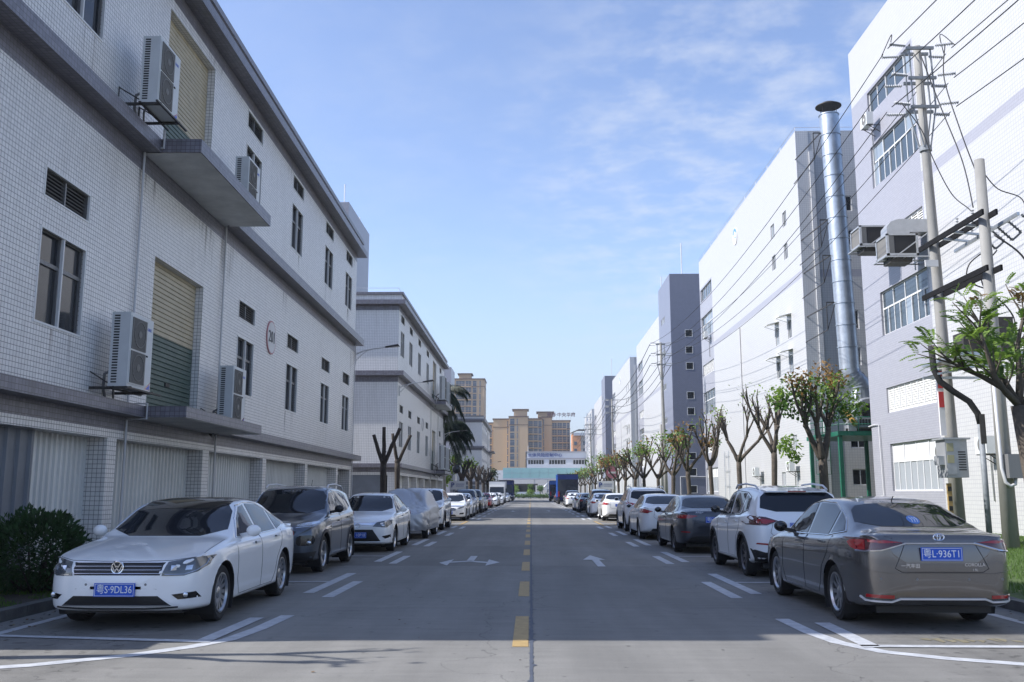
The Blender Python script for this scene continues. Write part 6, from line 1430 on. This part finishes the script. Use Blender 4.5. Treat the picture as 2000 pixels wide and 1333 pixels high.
        m = MB(); linedec(bvh, fc([(-.44, .95), (-.50, .72), (-.40, .64), (.40, .64), (.50, .72), (.44, .95)]), 'R', .004, .0005, m); P('boot_seam', m, 'trim_black')
        Rr('bumper', fc([(-.70, .26), (.70, .26), (.60, .40), (.45, .44), (-.45, .44), (-.60, .40)]), 'trim_black', .006)
        for s in (-1, 1): Rr('rear_reflector', fc([(s*.60, .52), (s*.80, .53), (s*.80, .555), (s*.62, .55)]), 'tail_red', .008)
        q, n = cast(bvh, 'R', .36, 1.0, .004); place('badge_lettering', textmesh('东风日产', .05, M['chrome'], .002, 'badge_lettering', True), t, False, q, (math.pi/2, 0, math.pi)); number_plate(t, bvh, 'R', .83, rplate, L_)
    else:
        dz = 0 if kind == 'sedan' else .10
        both('tail_light', fc([(.52, .90+dz), (.80, .98+dz), (.895, .95+dz), (.89, .86+dz), (.70, .84+dz)]), 'R', 'tail_red', .010)
        Rr('bumper', fc([(-.62, .27+dz*.6), (.62, .27+dz*.6), (.54, .36+dz), (-.54, .36+dz)]), 'trim_black', .006)
        if hidef:
            m = MB(); linedec(bvh, fc([(-.46, .98+dz), (-.50, .72+dz), (-.42, .66+dz), (.42, .66+dz), (.50, .72+dz), (.46, .98+dz)]), 'R', .004, .0005, m); P('boot_seam', m, 'trim_black')
        number_plate(t, bvh, 'R', .82+dz, rplate, L_)
    return t
GLc = 'cars parked along the left kerb'; GRc = 'cars parked along the right kerb'
PI = math.pi
lam = scaled(SEDAN, 4.60, 1.43, .915); cor = scaled(SEDAN, 4.635, 1.45, .885); vio = scaled(SEDAN, 4.42, 1.49, .85); esc = scaled(SEDAN, 4.53, 1.48, .90)
car('white sedan with a black roof, nearest on the left beside the round bush', lam, 'car_white', style='vw', loc=(-4.56, 12.62, 0), plate='粤S·9DL36', rplate='粤S·9DL36', group=GLc, spokes=14, roof='gloss_black')
car('dark grey compact SUV with roof rails, second on the left', scaled(SUV, 4.22, 1.64, .90), 'car_grey', 'suv', 'grey_suv', loc=(-4.84, 19.3, 0), plate='粤L·7K52', group=GLc, spokes=5, rails=True, flare=True)
car('small white saloon with plate 10P18, third on the left before the covered car', vio, 'car_white', style='vios', loc=(-4.36, 25.75, 0), plate='粤L·10P18', group=GLc, spokes=10, chrome_win=False)
# covered car
t = thing('covered_car', 'car hidden under a silver dust cover, between the small white saloon and a white SUV', 'covered car', (-4.3, 32.5, 0), 0, GLc); cs = scaled(SUV, 4.55, 1.60, .90); _me, cb = make_body(cs, 'car_white'); bpy.data.meshes.remove(_me); hl = cs['L']/2
NA, NT, NS = 132, 26, 16; rr_ = random.Random(9); grid = []
def perim(a):    # rounded rectangle a little larger than the car
    c, q = math.cos(a), math.sin(a); e = .30; return Vector((math.copysign(abs(c)**e, c)*.90, math.copysign(abs(q)**e, q)*(hl+.01), 0))
hgt = [[0]*NA for _ in range(NT)]
for ti in range(NT):
    for ai in range(NA):
        p = perim(2*math.pi*ai/NA)*(ti/(NT-1))*.985; h = cb.ray_cast(Vector((p.x, p.y, 6)), Vector((0, 0, -1)))[0]; hgt[ti][ai] = h.z if h is not None else (.74 if abs(p.y) > hl*.8 else .9)
for _ in range(7):    # fabric bridges the hollows: smooth but never sink below the body by much
    hgt = [[max(hgt[ti][ai]-.0, (hgt[max(ti-1, 0)][ai]+hgt[min(ti+1, NT-1)][ai]+hgt[ti][ai-1]+hgt[ti][(ai+1) % NA])/4) for ai in range(NA)] for ti in range(NT)]
mb = MB()
for ti in range(NT):
    for ai in range(NA):
        p = perim(2*math.pi*ai/NA)*(ti/(NT-1)); z = hgt[ti][ai]+.03; e = (ti/(NT-1))**6
        w9 = .07*abs(noise.noise(Vector((p.x*3+p.y*1.2, p.y*2.4-p.x, 1))))+.03*abs(noise.noise(Vector((p.x*7-p.y*2, p.y*4.5, 4))))-.02
        mb.v.append((p.x, p.y, z+w9-.05*e))
for si in range(1, NS+1):
    f_ = si/NS
    for ai in range(NA):
        a = 2*math.pi*ai/NA; p = perim(a); z0 = hgt[NT-1][ai]-.02; zb_ = .27+.05*noise.noise(Vector((math.cos(a)*3, math.sin(a)*3, 0))); z = z0+(zb_-z0)*f_
        ar = p.x*3.1+p.y*2.3 if abs(p.x) > .85 else p.x*5.5
        fold = .040*f_**.7*(1-2*abs(math.sin(ar*2.4+6*noise.noise(Vector((p.x*1.3, p.y*1.3, z*.9))))))+.11*f_**.5*abs(noise.noise(Vector((p.x*4+z*3, p.y*3.5+z*2.5, z*1.6))))+.028*math.sin(math.pi*f_)
        n_ = Vector((p.x/.81, p.y/(hl*hl)*1.2, 0)).normalized(); n_ = Vector((1 if p.x > 0 else -1, 0, 0)) if abs(p.y) < hl*.86 else n_; tuck = -.05*max(0, f_-.75)*4*.5
        q = p+n_*(fold+tuck+.012); mb.v.append((q.x, q.y, z))
tot = NT+NS
for ti in range(tot-1):
    for ai in range(NA): mb.f.append((ti*NA+ai, (ti+1)*NA+ai, (ti+1)*NA+(ai+1) % NA, ti*NA+(ai+1) % NA)); mb.m.append(0)
mb.build('dust_cover', M['cover_silver'], t, True, world=False)
ty, ri = wheel_meshes(.33, 10, 'rim')
for y in (-1.36, 1.36):
    for s in (-1, 1):
        w_ = empty('wheel', (0, 0, 0)); w_.parent = t; w_.location = (s*.80, y, .33); w_.rotation_euler.z = 0 if s > 0 else PI
        for q, nm in ((ty, 'tyre'), (ri, 'rim')): o = bpy.data.objects.new(nm, q); C.objects.link(o); o.parent = w_
car('white SUV parked right behind the silver covered car', scaled(SUV, 4.5, 1.68, .92), 'car_white2', 'suv', loc=(-4.4, 39.3, 0), plate='', group=GLc, spokes=5, flare=True)
car('white sedan with a dark hexagonal grille, first after the yellow box on the left', esc, 'car_white', style='ford', loc=(-4.35, 51.6, 0), plate='粤B·52F8', group=GLc, spokes=5)
lo = dict(hidef=False)
small_s = scaled(SEDAN, 4.55, 1.46, .90); small_u = scaled(SUV, 4.6, 1.72, .93)
car('white sedan half hidden behind the one with the hexagonal grille', small_s, 'car_white2', loc=(-4.4, 58.1, 0), group=GLc, plate='', **lo)
car('dark navy SUV in the middle of the left row', small_u, 'car_navy', 'suv', loc=(-4.6, 64.6, 0), group=GLc, plate='', **lo)
car('black SUV just before the purplish sedan on the left', small_u, 'car_black', 'suv', loc=(-4.5, 70.6, 0), group=GLc, plate='', **lo)
car('purplish grey sedan in front of the red car', small_s, 'car_purple', loc=(-4.5, 76.8, 0), group=GLc, plate='', **lo)
redc = car('red sedan, the only red car in the left row', small_s, 'car_red', loc=(-4.75, 93.5, 0), group=GLc, plate='', **lo)
w3 = car('small white sedan right behind the red one', small_s, 'car_white', loc=(-4.4, 100, 0), group=GLc, plate='', **lo)
car('brown sedan before the white box lorry', small_s, 'car_brown', loc=(-4.4, 106.5, 0), group=GLc, plate='', **lo)
copy_thing(w3, (-4.2, 113.2, 0), label='white sedan directly in front of the white box lorry'); copy_thing(w3, (-4.2, 141, 0), label='white car between the white box lorry and the blue lorry')
copy_thing(w3, (-4.2, 148, 0), label='white car directly in front of the blue lorry')
cg = car('grey car at the far end of the left row, beyond the blue lorry', small_s, 'car_darkgrey', loc=(-4.2, 190, 0), group=GLc, plate='', **lo)
# right row, tails towards the camera
car('bronze-grey sedan with blue plate 936T1, nearest on the right', cor, 'car_bronze', style='corolla', rz=PI, loc=(4.50, 12.77, 0), rplate='粤L·936T1', plate='', group=GRc, spokes=10)
car('white compact SUV with dark tail lamps, second on the right', scaled(SUV, 4.33, 1.63, .91), 'car_white2', 'suv', 'geely', rz=PI, loc=(4.76, 18.7, 0), rplate='粤L·8M16', plate='', group=GRc, spokes=10, rimmat='rim_dark', rails=True, flare=True, chrome_win=False)
car('dark grey sedan with sleek red lamps, third on the right between two white cars', scaled(SEDAN, 4.64, 1.45, .905), 'car_darkgrey', style='sylphy', rz=PI, loc=(4.52, 25.5, 0), rplate='粤L·75F6', plate='', group=GRc, spokes=5, rimmat='rim_dark')
car('white sedan, fourth on the right just beyond the dark grey sedan', scaled(SEDAN, 4.66, 1.46, .90), 'car_white2', rz=PI, loc=(4.4, 32.2, 0), rplate='', plate='', group=GRc, spokes=5)
car('tall white SUV, fifth on the right before the yellow crossed box', scaled(SUV, 4.64, 1.72, .92), 'car_white', 'suv', rz=PI, loc=(4.55, 38.3, 0), rplate='', plate='', group=GRc, spokes=5, rails=True, flare=True)
car('white sedan with red corner lamps, first beyond the yellow crossed box on the right', small_s, 'car_white', rz=PI, loc=(4.66, 51.6, 0), rplate='', plate='', group=GRc)
car('white hatchback-like sedan behind the one with red corner lamps', small_s, 'car_white2', rz=PI, loc=(4.45, 58.2, 0), rplate='', group=GRc, **lo)
u9 = car('black SUV in the middle of the right row', small_u, 'car_black', 'suv', rz=PI, loc=(4.8, 64.8, 0), rplate='', group=GRc, **lo)
car('navy car next to the black SUV on the right', small_s, 'car_navy', rz=PI, loc=(4.4, 71.3, 0), rplate='', group=GRc, **lo)
w9 = car('silver-white car behind the navy one on the right', small_s, 'car_white2', rz=PI, loc=(4.4, 78, 0), rplate='', group=GRc, **lo)
copy_thing(w9, (4.45, 97.9, 0), label='white coupe-like sedan in front of the black SUV and lorry', group=GRc)
copy_thing(u9, (4.6, 105, 0), label='black SUV directly behind the lorry with the blue top')
copy_thing(cg, (4.3, 139, 0), PI, 'dark car between the two lorries on the right', GRc); copy_thing(w9, (4.2, 172, 0), label='white car beyond the farther blue lorry on the right')
# ================= lorries
def lorry(label, loc, rz, cab, box, front, style, H_=3.3, Wd=2.3, L_=7.5, group='lorries parked down the street'):
    t = thing('lorry', label, 'lorry', loc, rz, group); h = Wd/2; P = lambda nm, m, mt, par=t: m.build(nm, M[mt], par, world=False)
    m = MB(); cy0, cy1 = -L_/2, -L_/2+1.9; hc = 2.45 if style != 'tall' else 3.1
    m.add([(-h+.05, cy0+.12, .5), (h-.05, cy0+.12, .5), (h-.05, cy0, 1.2), (-h+.05, cy0, 1.2), (-h+.08, cy0+.3, hc), (h-.08, cy0+.3, hc), (h-.08, cy1, hc+.05), (-h+.08, cy1, hc+.05), (-h+.05, cy1, .5), (h-.05, cy1, .5)], [(0, 1, 2, 3), (3, 2, 5, 4), (4, 5, 6, 7), (0, 8, 9, 1), (8, 7, 6, 9), (1, 9, 6, 5, 2), (0, 3, 4, 7, 8)]); P('cab', m, cab)
    m = MB(); z0, z1 = 1.35, hc-.25; f_ = lambda z: cy0+.3*(z-1.2)/(hc-1.2)-.012
    m.add([(-h+.14, f_(z0), z0), (h-.14, f_(z0), z0), (h-.18, f_(z1), z1), (-h+.18, f_(z1), z1)], [(0, 1, 2, 3)]); P('windshield', m, 'dark_glass')
    for s in (-1, 1):
        m = MB(); m.add([(s*(h-.045), cy0+.35, 1.4), (s*(h-.045), cy0+1.4, 1.4), (s*(h-.07), cy0+1.4, hc-.3), (s*(h-.07), cy0+.5, hc-.3)], [(0, 1, 2, 3)]); P('side_window', m, 'dark_glass')
        m = MB(); m.box(s*(h-.45), s*(h-.12), cy0+.03, cy0+.10, .72, .92); P('headlight', m, 'lamp_inner')
        m = MB(); m.box(s*(h+.08), s*(h+.22), cy0+.1, cy0+.2, 1.5, 2.0); m.bar((s*h, cy0+.3, 1.9), (s*(h+.15), cy0+.15, 1.9), .04); P('side_mirror', m, 'trim_black')
    m = MB(); m.box(-h+.3, h-.3, cy0-.0, cy0+.06, .95, 1.15); m.box(-h+.05, h-.05, cy0+.02, cy0+.2, .38, .62); P('bumper', m, 'trim_black')
    m = MB(); m.box(-h, h, cy1+.1, L_/2, .95, H_); bx = P('cargo_box', m, box)
    m = MB()
    for y in (-L_/2+.1, cy1+.1, L_/2): pass
    for x in (-h-.015, h-.015):
        for i in range(9): m.box(x, x+.03, cy1+.15+i*(L_/2-cy1-.25)/8, cy1+.20+i*(L_/2-cy1-.25)/8, 1.0, H_-.05)
    P('box_ribs', m, box, bx)
    m = MB(); m.box(-h-.02, h+.02, cy1+.08, cy1+.14, H_-.06, H_+.03); m.box(-h-.02, h+.02, L_/2-.05, L_/2+.02, H_-.06, H_+.03); m.box(-.45, .45, -L_/2+1.0, L_/2-.1, .7, .95); P('chassis', m, 'trim_black')
    if front: place('cab_lettering', textmesh(front, .26, M['steel_dark'], .003, 'cab_lettering', True), bx, False, (0, cy1+.09, (hc+H_)/2), FACE_CAM)
    m = MB(); m.box(-h+.02, h-.02, L_/2+.02, L_/2+.12, .9, H_-.65); 
    for i in range(5): m.box(-h+.1, h-.1, L_/2+.12, L_/2+.15, 1.05+i*.35, 1.09+i*.35)
    P('tail_lift', m, 'car_navy' if style == 'rear' else 'trim_black')
    for s in (-1, 1):
        m = MB(); m.box(s*(h-.25), s*(h-.02), L_/2+.13, L_/2+.17, .95, 1.6); P('tail_light', m, 'tail_red')
    ty, ri = wheel_meshes(.42, 8, 'rim_dark', .3)
    for y in (-L_/2+1.0, L_/2-1.7):
        for s in (-1, 1):
            w_ = empty('wheel', (0, 0, 0)); w_.parent = t; w_.location = (s*(h-.2), y, .42); w_.rotation_euler.z = 0 if s > 0 else PI
            for q, nm in ((ty, 'tyre'), (ri, 'rim')): o = bpy.data.objects.new(nm, q); C.objects.link(o); o.parent = w_
    return t
mat('lorry_blue', (.009, .025, .15), .4, noise_=.2, nscale=2); mat('lorry_blue2', (.02, .10, .36), .45); mat('lorry_white', (.55, .56, .56), .5)
lorry('white box lorry facing the camera in the left row', (-4.55, 128, 0), 0, 'lorry_white', 'lorry_white', '', 'w', 3.0, 2.2)
lorry('deep blue lorry behind the white box lorry on the left', (-4.3, 168, 0), 0, 'lorry_blue', 'lorry_blue', '', 'tall', 3.6, 2.4, 9)
tr = lorry('large dark lorry with a blue top seen from behind, right row', (4.65, 122, 0), PI, 'lorry_blue', 'lorry_blue2', '', 'rear', 3.75, 2.6, 8.5)
for z, tx, sz, col in ((2.55, '禁止站人', .26, 'mark_yellow'), (2.1, '注意安全', .18, 'mark_yellow')):
    pass
m = MB(); m.box(-1.25, 1.25, 4.27, 4.33, 2.95, 3.7); m.build('blue_header', M['lorry_blue'], tr, world=False)
lorry('blue box lorry farther along the right row', (4.3, 158, 0), PI, 'lorry_blue2', 'lorry_blue2', '', 'rear', 3.4, 2.4, 8)
# parking signs
def psign(x, y, label, s=1):
    t = thing('parking_sign', label, 'sign', (x, y, 0), 0, 'white parking signs with a blue P'); m = MB(); m.tube([(x, y, 0), (x, y, 2.1)], .04, 8); m.build('post', M['pipe_white'], t, smooth=True)
    m = MB(); m.box(x-.75*s, x+.75*s, y-.06, y-.045, 1.75, 2.5); b = m.build('board', M['paint_white_plain'], t)
    place('sign_lettering', textmesh('P', .6, mat('p_blue', (.01, .04, .22), .5) if 'p_blue' not in M else M['p_blue'], .004, 'sign_lettering', True), b, True, (x-.45*s, y-.07, 2.13), FACE_CAM)
    m = MB(); m.box(x-.15*s, x+.6*s, y-.066, y-.06, 2.2, 2.25); m.box(x-.15*s, x+.55*s, y-.066, y-.06, 2.03, 2.08); m.build('text_line', M['p_blue'], b); return t
psign(6.7, 84, 'white parking sign with blue P on the right verge'); psign(-6.6, 84, 'white parking sign with blue P among the pruned trees on the left')
t = thing('round_sign', 'faded pink round traffic sign behind the parking sign on the right', 'sign', (7.5, 86, 0)); m = MB(); m.tube([(7.5, 86, 0), (7.5, 86, 3.3)], .04, 8); m.build('post', M['pipe_white'], t); m = MB(); m.lathe([(0, 85.93), (.55, 85.93), (.55, 85.96), (0, 85.96)], (7.5, 0, 3.3), 'Y', 24); m.build('disc', mat('faded_pink', (.42, .16, .2), .6), t)
m = MB(); m.box(7.15, 7.85, 85.91, 85.93, 3.2, 3.38); m.build('bar', M['paint_white_plain'], t)
t = thing('traffic_mirror', 'round convex traffic mirror between the pruned trees on the left', 'mirror', (-6.9, 86, 0)); m = MB(); m.tube([(-6.9, 86, 0), (-6.9, 86, 3.6)], .04, 8); m.build('post', M['pipe_white'], t); m = MB(); m.lathe([(0, 85.85), (.24, 85.87), (.4, 85.93), (.4, 85.97), (0, 85.97)], (-6.9, 0, 3.6), 'Y', 24); m.build('mirror_disc', M['dark_glass'], t, smooth=True)
# ================= far end of the street
fz = FacY(250)
br = thing('footbridge', 'pale turquoise glass-sided bridge across the end of the street', 'bridge', (5, 250, 0))
mat('turquoise_glass', (.30, .52, .53), .12, spec=.6); mat('pale_blue_wall', (.50, .55, .62), .7); mat('pale_wall', (.60, .63, .68), .7, noise_=.06, nscale=.2)
m = MB(); m.box(-7.5, 22, 250.1, 255, 5.2, 8.0); m.box(-7.6, 22, 249.9, 255.2, 4.9, 5.18); m.build('deck', M['pale_blue_wall'], br)
m = MB(); m.box(0, 2.38, 250.0, 250.06, 0, 1.3); pm = m.mesh('glass_panel', M['turquoise_glass'])
for i in range(12):
    for j in range(2): place('glass_panel', pm, br, True, (-7.5+i*2.45, 0, 5.25+j*1.38))
for x in (-6.5, 1.0, 4.5, 10.5, 11.6):
    m = MB(); m.box(x-.35 if x > 5 else x-.12, x+.35 if x > 5 else x+.12, 251, 251.6, 0, 4.9); m.build('column', M['pale_blue_wall'], br)
wb = thing('office_building', 'white low building with blue Chinese lettering behind the turquoise bridge', 'building', (-1.5, 270, 0)); f = FacY(270)
m = MB(); hs = [(-.9, 3.9, 9.4, 10.9), (5.2, 10.2, 9.4, 10.9), (12.2, 17.2, 9.4, 10.9)]
wall(m, f, -1.5, 22, 0, 13.2, hs, .3); m.box(-1.5, 22, 270.4, 285, 0, 13.2); m.box(-1.5, -1.2, 270, 270.4, 0, 13.2); m.build('wall', M['pale_wall'], wb)
m = MB(); f.box(m, -1.6, 22, 13.0, 13.25, .02, .3); f.box(m, -1.5, 22, 11.0, 11.35, .005, .12); m.build('cornice', M['tile_stripe'], wb)
for h in hs: grid_window(wb, f, *h, 6, 1, .2, .16, 'upvc', 'dark_glass')
place('wall_lettering', textmesh('水体风险控制中心', 1.22, mat('sign_blue', (.015, .05, .30), .5), .05, 'wall_lettering', False, 1.05), wb, True, (4.15, 269.9, 12.1), FACE_CAM)
m = MB(); m.tube([(-.8, 272, 13.2), (-.8, 272, 15)], .08, 6); m.build('roof_mast', M['alu'], wb)
g = thing('gate_house', 'low dark glazed gate canopy under the bridge', 'canopy', (-4, 246, 0)); m = MB(); m.box(-8, 1.8, 245, 247, 3.3, 3.7); m.build('roof', M['steel_dark'], g); m = MB(); m.box(-6.5, 1.2, 245.4, 246.6, 1.6, 3.3); m.build('glass_front', M['dark_glass'], g); m = MB(); m.box(-9, 2.5, 245.2, 246.8, 0, 1.6); m.build('base', M['pale_blue_wall'], g)
g = thing('steel_gate', 'grey pipe gate arch closing the road in the distance', 'gate', (6, 244, 0)); m = MB()
m.tube([(3.0, 244, 0), (3.0, 244, 2.6), (4.6, 244, 3.9), (7.0, 244, 3.9), (9.2, 244, 1.8)], .16, 8)
for x in (4.2, 5.2, 6.2): m.tube([(x, 244, 0), (x, 244, 3.9)], .12, 6)
m.tube([(3, 244, 2.2), (8, 244, 2.2)], .08, 6); m.build('frame', M['galv'], g, smooth=True)
m = MB(); m.box(-9, 16, 262, 262.5, 0, 6.0); o = m.build('far_wall', M['paint_white_plain']); tag(o, 'pale wall seen under the bridge at the end of the road', 'wall')
hg = thing('hedge', 'clipped green hedge closing the far end of the road', 'hedge', (0, 236, 0)); r = random.Random(4); lb = MB()
for x in [i*.45 for i in range(-16, 12)]: leafclump(lb, (x, 236, .6), .62, 90, r, .28, 0)
lb.build('foliage', M['leaf'], hg)
for x, z, R, lb_ in ((-4.2, 2.3, 1.25, 'round clipped shrub at the left of the far hedge'), (-.1, 1.6, 1.0, 'two-tier clipped shrub right of the round one'), (-.1, 3.0, .7, None), (2.4, 2.5, .9, 'loose shrub beside the steel gate')):
    if lb_: t = thing('clipped_shrub', lb_, 'shrub', (x, 237.5, 0), 0, 'shrubs at the far end'); m = MB(); m.tube([(x, 237.5, 0), (x, 237.5, z)], .1, 6); m.build('stem', M['bark'], t)
    lb = MB(); leafclump(lb, (x, 237.5, z), R, 420, r, .3, 0, .8); lb.build('foliage', M['leaf_light'] if lb_ and 'round' in lb_ else M['leaf'], t)
t = thing('leafy_tree', 'rounded dark green tree right of the third left building', 'tree', (-8.6, 178, 0)); m = MB(); m.tube([(-8.6, 178, 0), (-8.6, 178, 4)], [.3, .2], 8); m.build('trunk', M['bark'], t); lb = MB()
for i in range(26):
    a = r.random()*6.28; leafclump(lb, (-8.7+2.0*math.cos(a)*r.random(), 178+1.8*math.sin(a), r.uniform(1.6, 5.6)), 1.1, 130, r, .32, 0)
lb.build('crown', M['leaf_dark'], t)
# lattice mast
t = thing('lattice_mast', 'slim steel lattice mast at the right of the white low building', 'mast', (14.4, 232, 0)); m = MB()
for sx in (-1, 1):
    for sy in (-1, 1): m.bar((14.6+sx*.7, 232+sy*.7, 0), (14.6+sx*.45, 232+sy*.45, 21), .14)
for i in range(14):
    z = i*1.5; k = .7-.25*z/21; k2 = .7-.25*(z+1.5)/21
    for s in (-1, 1): m.bar((14.6-k*s, 232-k, z), (14.6+k2*s, 232-k2, z+1.5), .08)
    m.bar((14.6-k, 232-k, z), (14.6+k, 232-k, z), .08)
for z in (16, 18, 20): m.bar((13.2, 231.4, z), (16, 231.4, z), .12)
m.build('frame', M['galv'], t)
# apartment towers
mat('apt_cream', (.50, .36, .22), .8, noise_=.06, nscale=.1); mat('apt_trim', (.30, .22, .15), .8); mat('apt_roof', (.12, .075, .055), .8); mat('apt_glass', (.06, .085, .12), .2, spec=.5); mat('apt_orange', (.55, .26, .13), .8); mat('apt_grey', (.40, .38, .36), .8)
def tower(label, y, blocks, group='cream apartment towers on the skyline'):
    t = thing('apartment_tower', label, 'apartment building', (blocks[0][0], y, 0), 0, group)
    for (x0, x1, zt, dy, cols, roofbox) in blocks:
        yy = y+dy; f = FacY(yy); m = MB(); m.box(x0, x1, yy, yy+16, 0, zt); m.build('wall', M['apt_cream'], t)
        m = MB(); m.box(x0-.35, x1+.35, yy-.35, yy+16.3, zt, zt+.5); m.box(x0-.12, x1+.12, yy-.12, yy+16, zt-3.4, zt-3.1); m.build('cornice', M['apt_roof'], t)
        if roofbox: a, b, h = roofbox; m = MB(); m.box(a, b, yy+2, yy+9, zt+.5, zt+h); rb = m.build('stair_house', M['apt_cream'], t); m = MB(); m.box(a-.7, b+.7, yy+1.3, yy+9.7, zt+h, zt+h+.5); m.build('roof', M['apt_roof'], rb)
        nf = int((zt-2)/3.0)
        for (u0, u1, bal) in cols:
            wme = MB(); f.box(wme, 0, u1-u0, .15, 2.65, -.25 if not bal else .01, .02); wme = wme.mesh('window', M['apt_glass'])
            fme = MB(); k = max(1, round((u1-u0)/1.3))
            for i in range(k+1): f.box(fme, (u1-u0)*i/k-.06, (u1-u0)*i/k+.06, .3, 2.5, .02, .10)
            f.box(fme, -.06, u1-u0+.06, 1.7, 1.8, .02, .08); fme = fme.mesh('window_frame', M['apt_grey'])
            bme = None
            if bal: b = MB(); f.box(b, -.15, u1-u0+.15, -.12, .12, .0, 1.1); f.box(b, -.15, u1-u0+.15, .12, .22, 1.0, 1.1); f.box(b, -.15, u1-u0+.15, .85, .95, 1.0, 1.1); bme = b.mesh('balcony', M['apt_cream'])
            for k in range(nf):
                z = zt-3.3-k*3.0
                if z < 5: break
                w_ = place('window', wme, t, True, (u0, 0, z)); q = bpy.data.objects.new('window_frame', fme); C.objects.link(q); q.parent = w_
                if bme: q = bpy.data.objects.new('balcony', bme); C.objects.link(q); q.parent = w_
    return t
tower('cream apartment tower on the left skyline, tallest of all', 420, [(-38.5, -21.2, 52.6, 0, [(-34.2, -30.2, 1), (-29.8, -27.2, 1), (-26.5, -24.8, 0), (-23.4, -22.9, 0)], (-33, -27.5, 2.6)), (-47, -38.5, 53.5, -2, [(-45, -40, 1)], (-45, -39.5, 3.2))])
tower('wide cream apartment block in the middle of the skyline', 400, [(-16.2, -9.2, 32.6, 0, [(-10.2, -9.7, 0)], None), (-9.2, -1.2, 33.4, -3, [(-8.9, -7.0, 0), (-6.0, -5.6, 0)], (-7.3, -1.5, 3.2)), (-1.2, 4.9, 32.6, -1, [(-1.0, .9, 1), (1.2, 3.0, 1), (3.3, 4.7, 0)], None), (-20, -16.2, 31.5, 8, [(-19.6, -17.2, 1)], None)])
rt = tower('apartment block with red-brown rooftop characters, right of the wide one', 405, [(4.9, 9.2, 33.6, -2, [(5.4, 5.8, 0)], (3.2, 9.6, 2.4)), (9.2, 17.2, 32.2, 0, [(9.4, 11.4, 1), (11.7, 13.7, 1), (14.0, 15.6, 1), (15.9, 17.0, 0)], None)])
me = textmesh('景春·中央华府', 2.0, mat('sign_brown', (.10, .04, .05), .6), .08, 'rooftop_lettering', True, 1.0); place('rooftop_lettering', me, rt, True, (13.3, 404, 34.9), FACE_CAM)
m = MB()
for i in range(8): m.bar((8.8+i*1.25, 404.1, 32.7), (8.8+i*1.25, 404.1, 34.2), .08)
m.build('sign_frame', M['apt_grey'], rt)
t = thing('apartment_tower', 'low orange and grey block with a curved white roof, partly behind the lattice mast', 'apartment building', (18, 390, 0)); m = MB(); m.box(17.6, 30, 390, 402, 0, 25); m.box(24, 34, 388, 402, 0, 22); m.build('wall', M['apt_grey'], t)
m = MB(); m.box(17.5, 21.0, 389.6, 402, 17, 26); m.build('orange_wall', M['apt_orange'], t); m = MB(); m.add([(16.8, 388, 26.2), (20, 388, 27.6), (26, 388, 27.6), (31, 388, 26.4), (31, 400, 26.4), (26, 400, 27.6), (20, 400, 27.6), (16.8, 400, 26.2)], [(0, 1, 6, 7), (1, 2, 5, 6), (2, 3, 4, 5)]); m.box(18, 31, 388.4, 400, 25, 26.2); m.build('curved_roof', M['paint_white_plain'], t)
for z in (12, 15, 18, 21):
    m = MB(); m.box(18.2, 19.4, 389.5, 389.7, z, z+1.5); m.box(22, 24, 389.9, 390.05, z, z+1.7); m.build('window', M['apt_glass'], t)
t = thing('apartment_tower', 'low white block glimpsed left of the turquoise bridge', 'apartment building', (-10, 300, 0)); m = MB(); m.box(-12, -6.3, 300, 310, 0, 8.5); m.build('wall', M['paint_white_plain'], t); m = MB(); m.box(-8.5, -7, 299.9, 300, 5.5, 7.6); m.build('window', M['apt_glass'], t)
# ================= haze over the far end of the street
hz = MB().box(-140, 140, -30, 620, -1.2, 60).build('haze', None); hz.data.materials.clear()
hmt = bpy.data.materials.new('haze'); hmt.use_nodes = True; hn = hmt.node_tree; hn.nodes.remove(hn.nodes['Principled BSDF'])
pv = hn.nodes.new('ShaderNodeVolumePrincipled'); pv.inputs['Color'].default_value = (.86, .92, 1, 1); pv.inputs['Density'].default_value = .0003; pv.inputs['Anisotropy'].default_value = .2
hn.links.new(pv.outputs[0], hn.nodes['Material Output'].inputs['Volume']); hz.data.materials.append(hmt); tag(hz, 'thin pale blue haze softening the far end of the street', 'haze', kind='stuff')
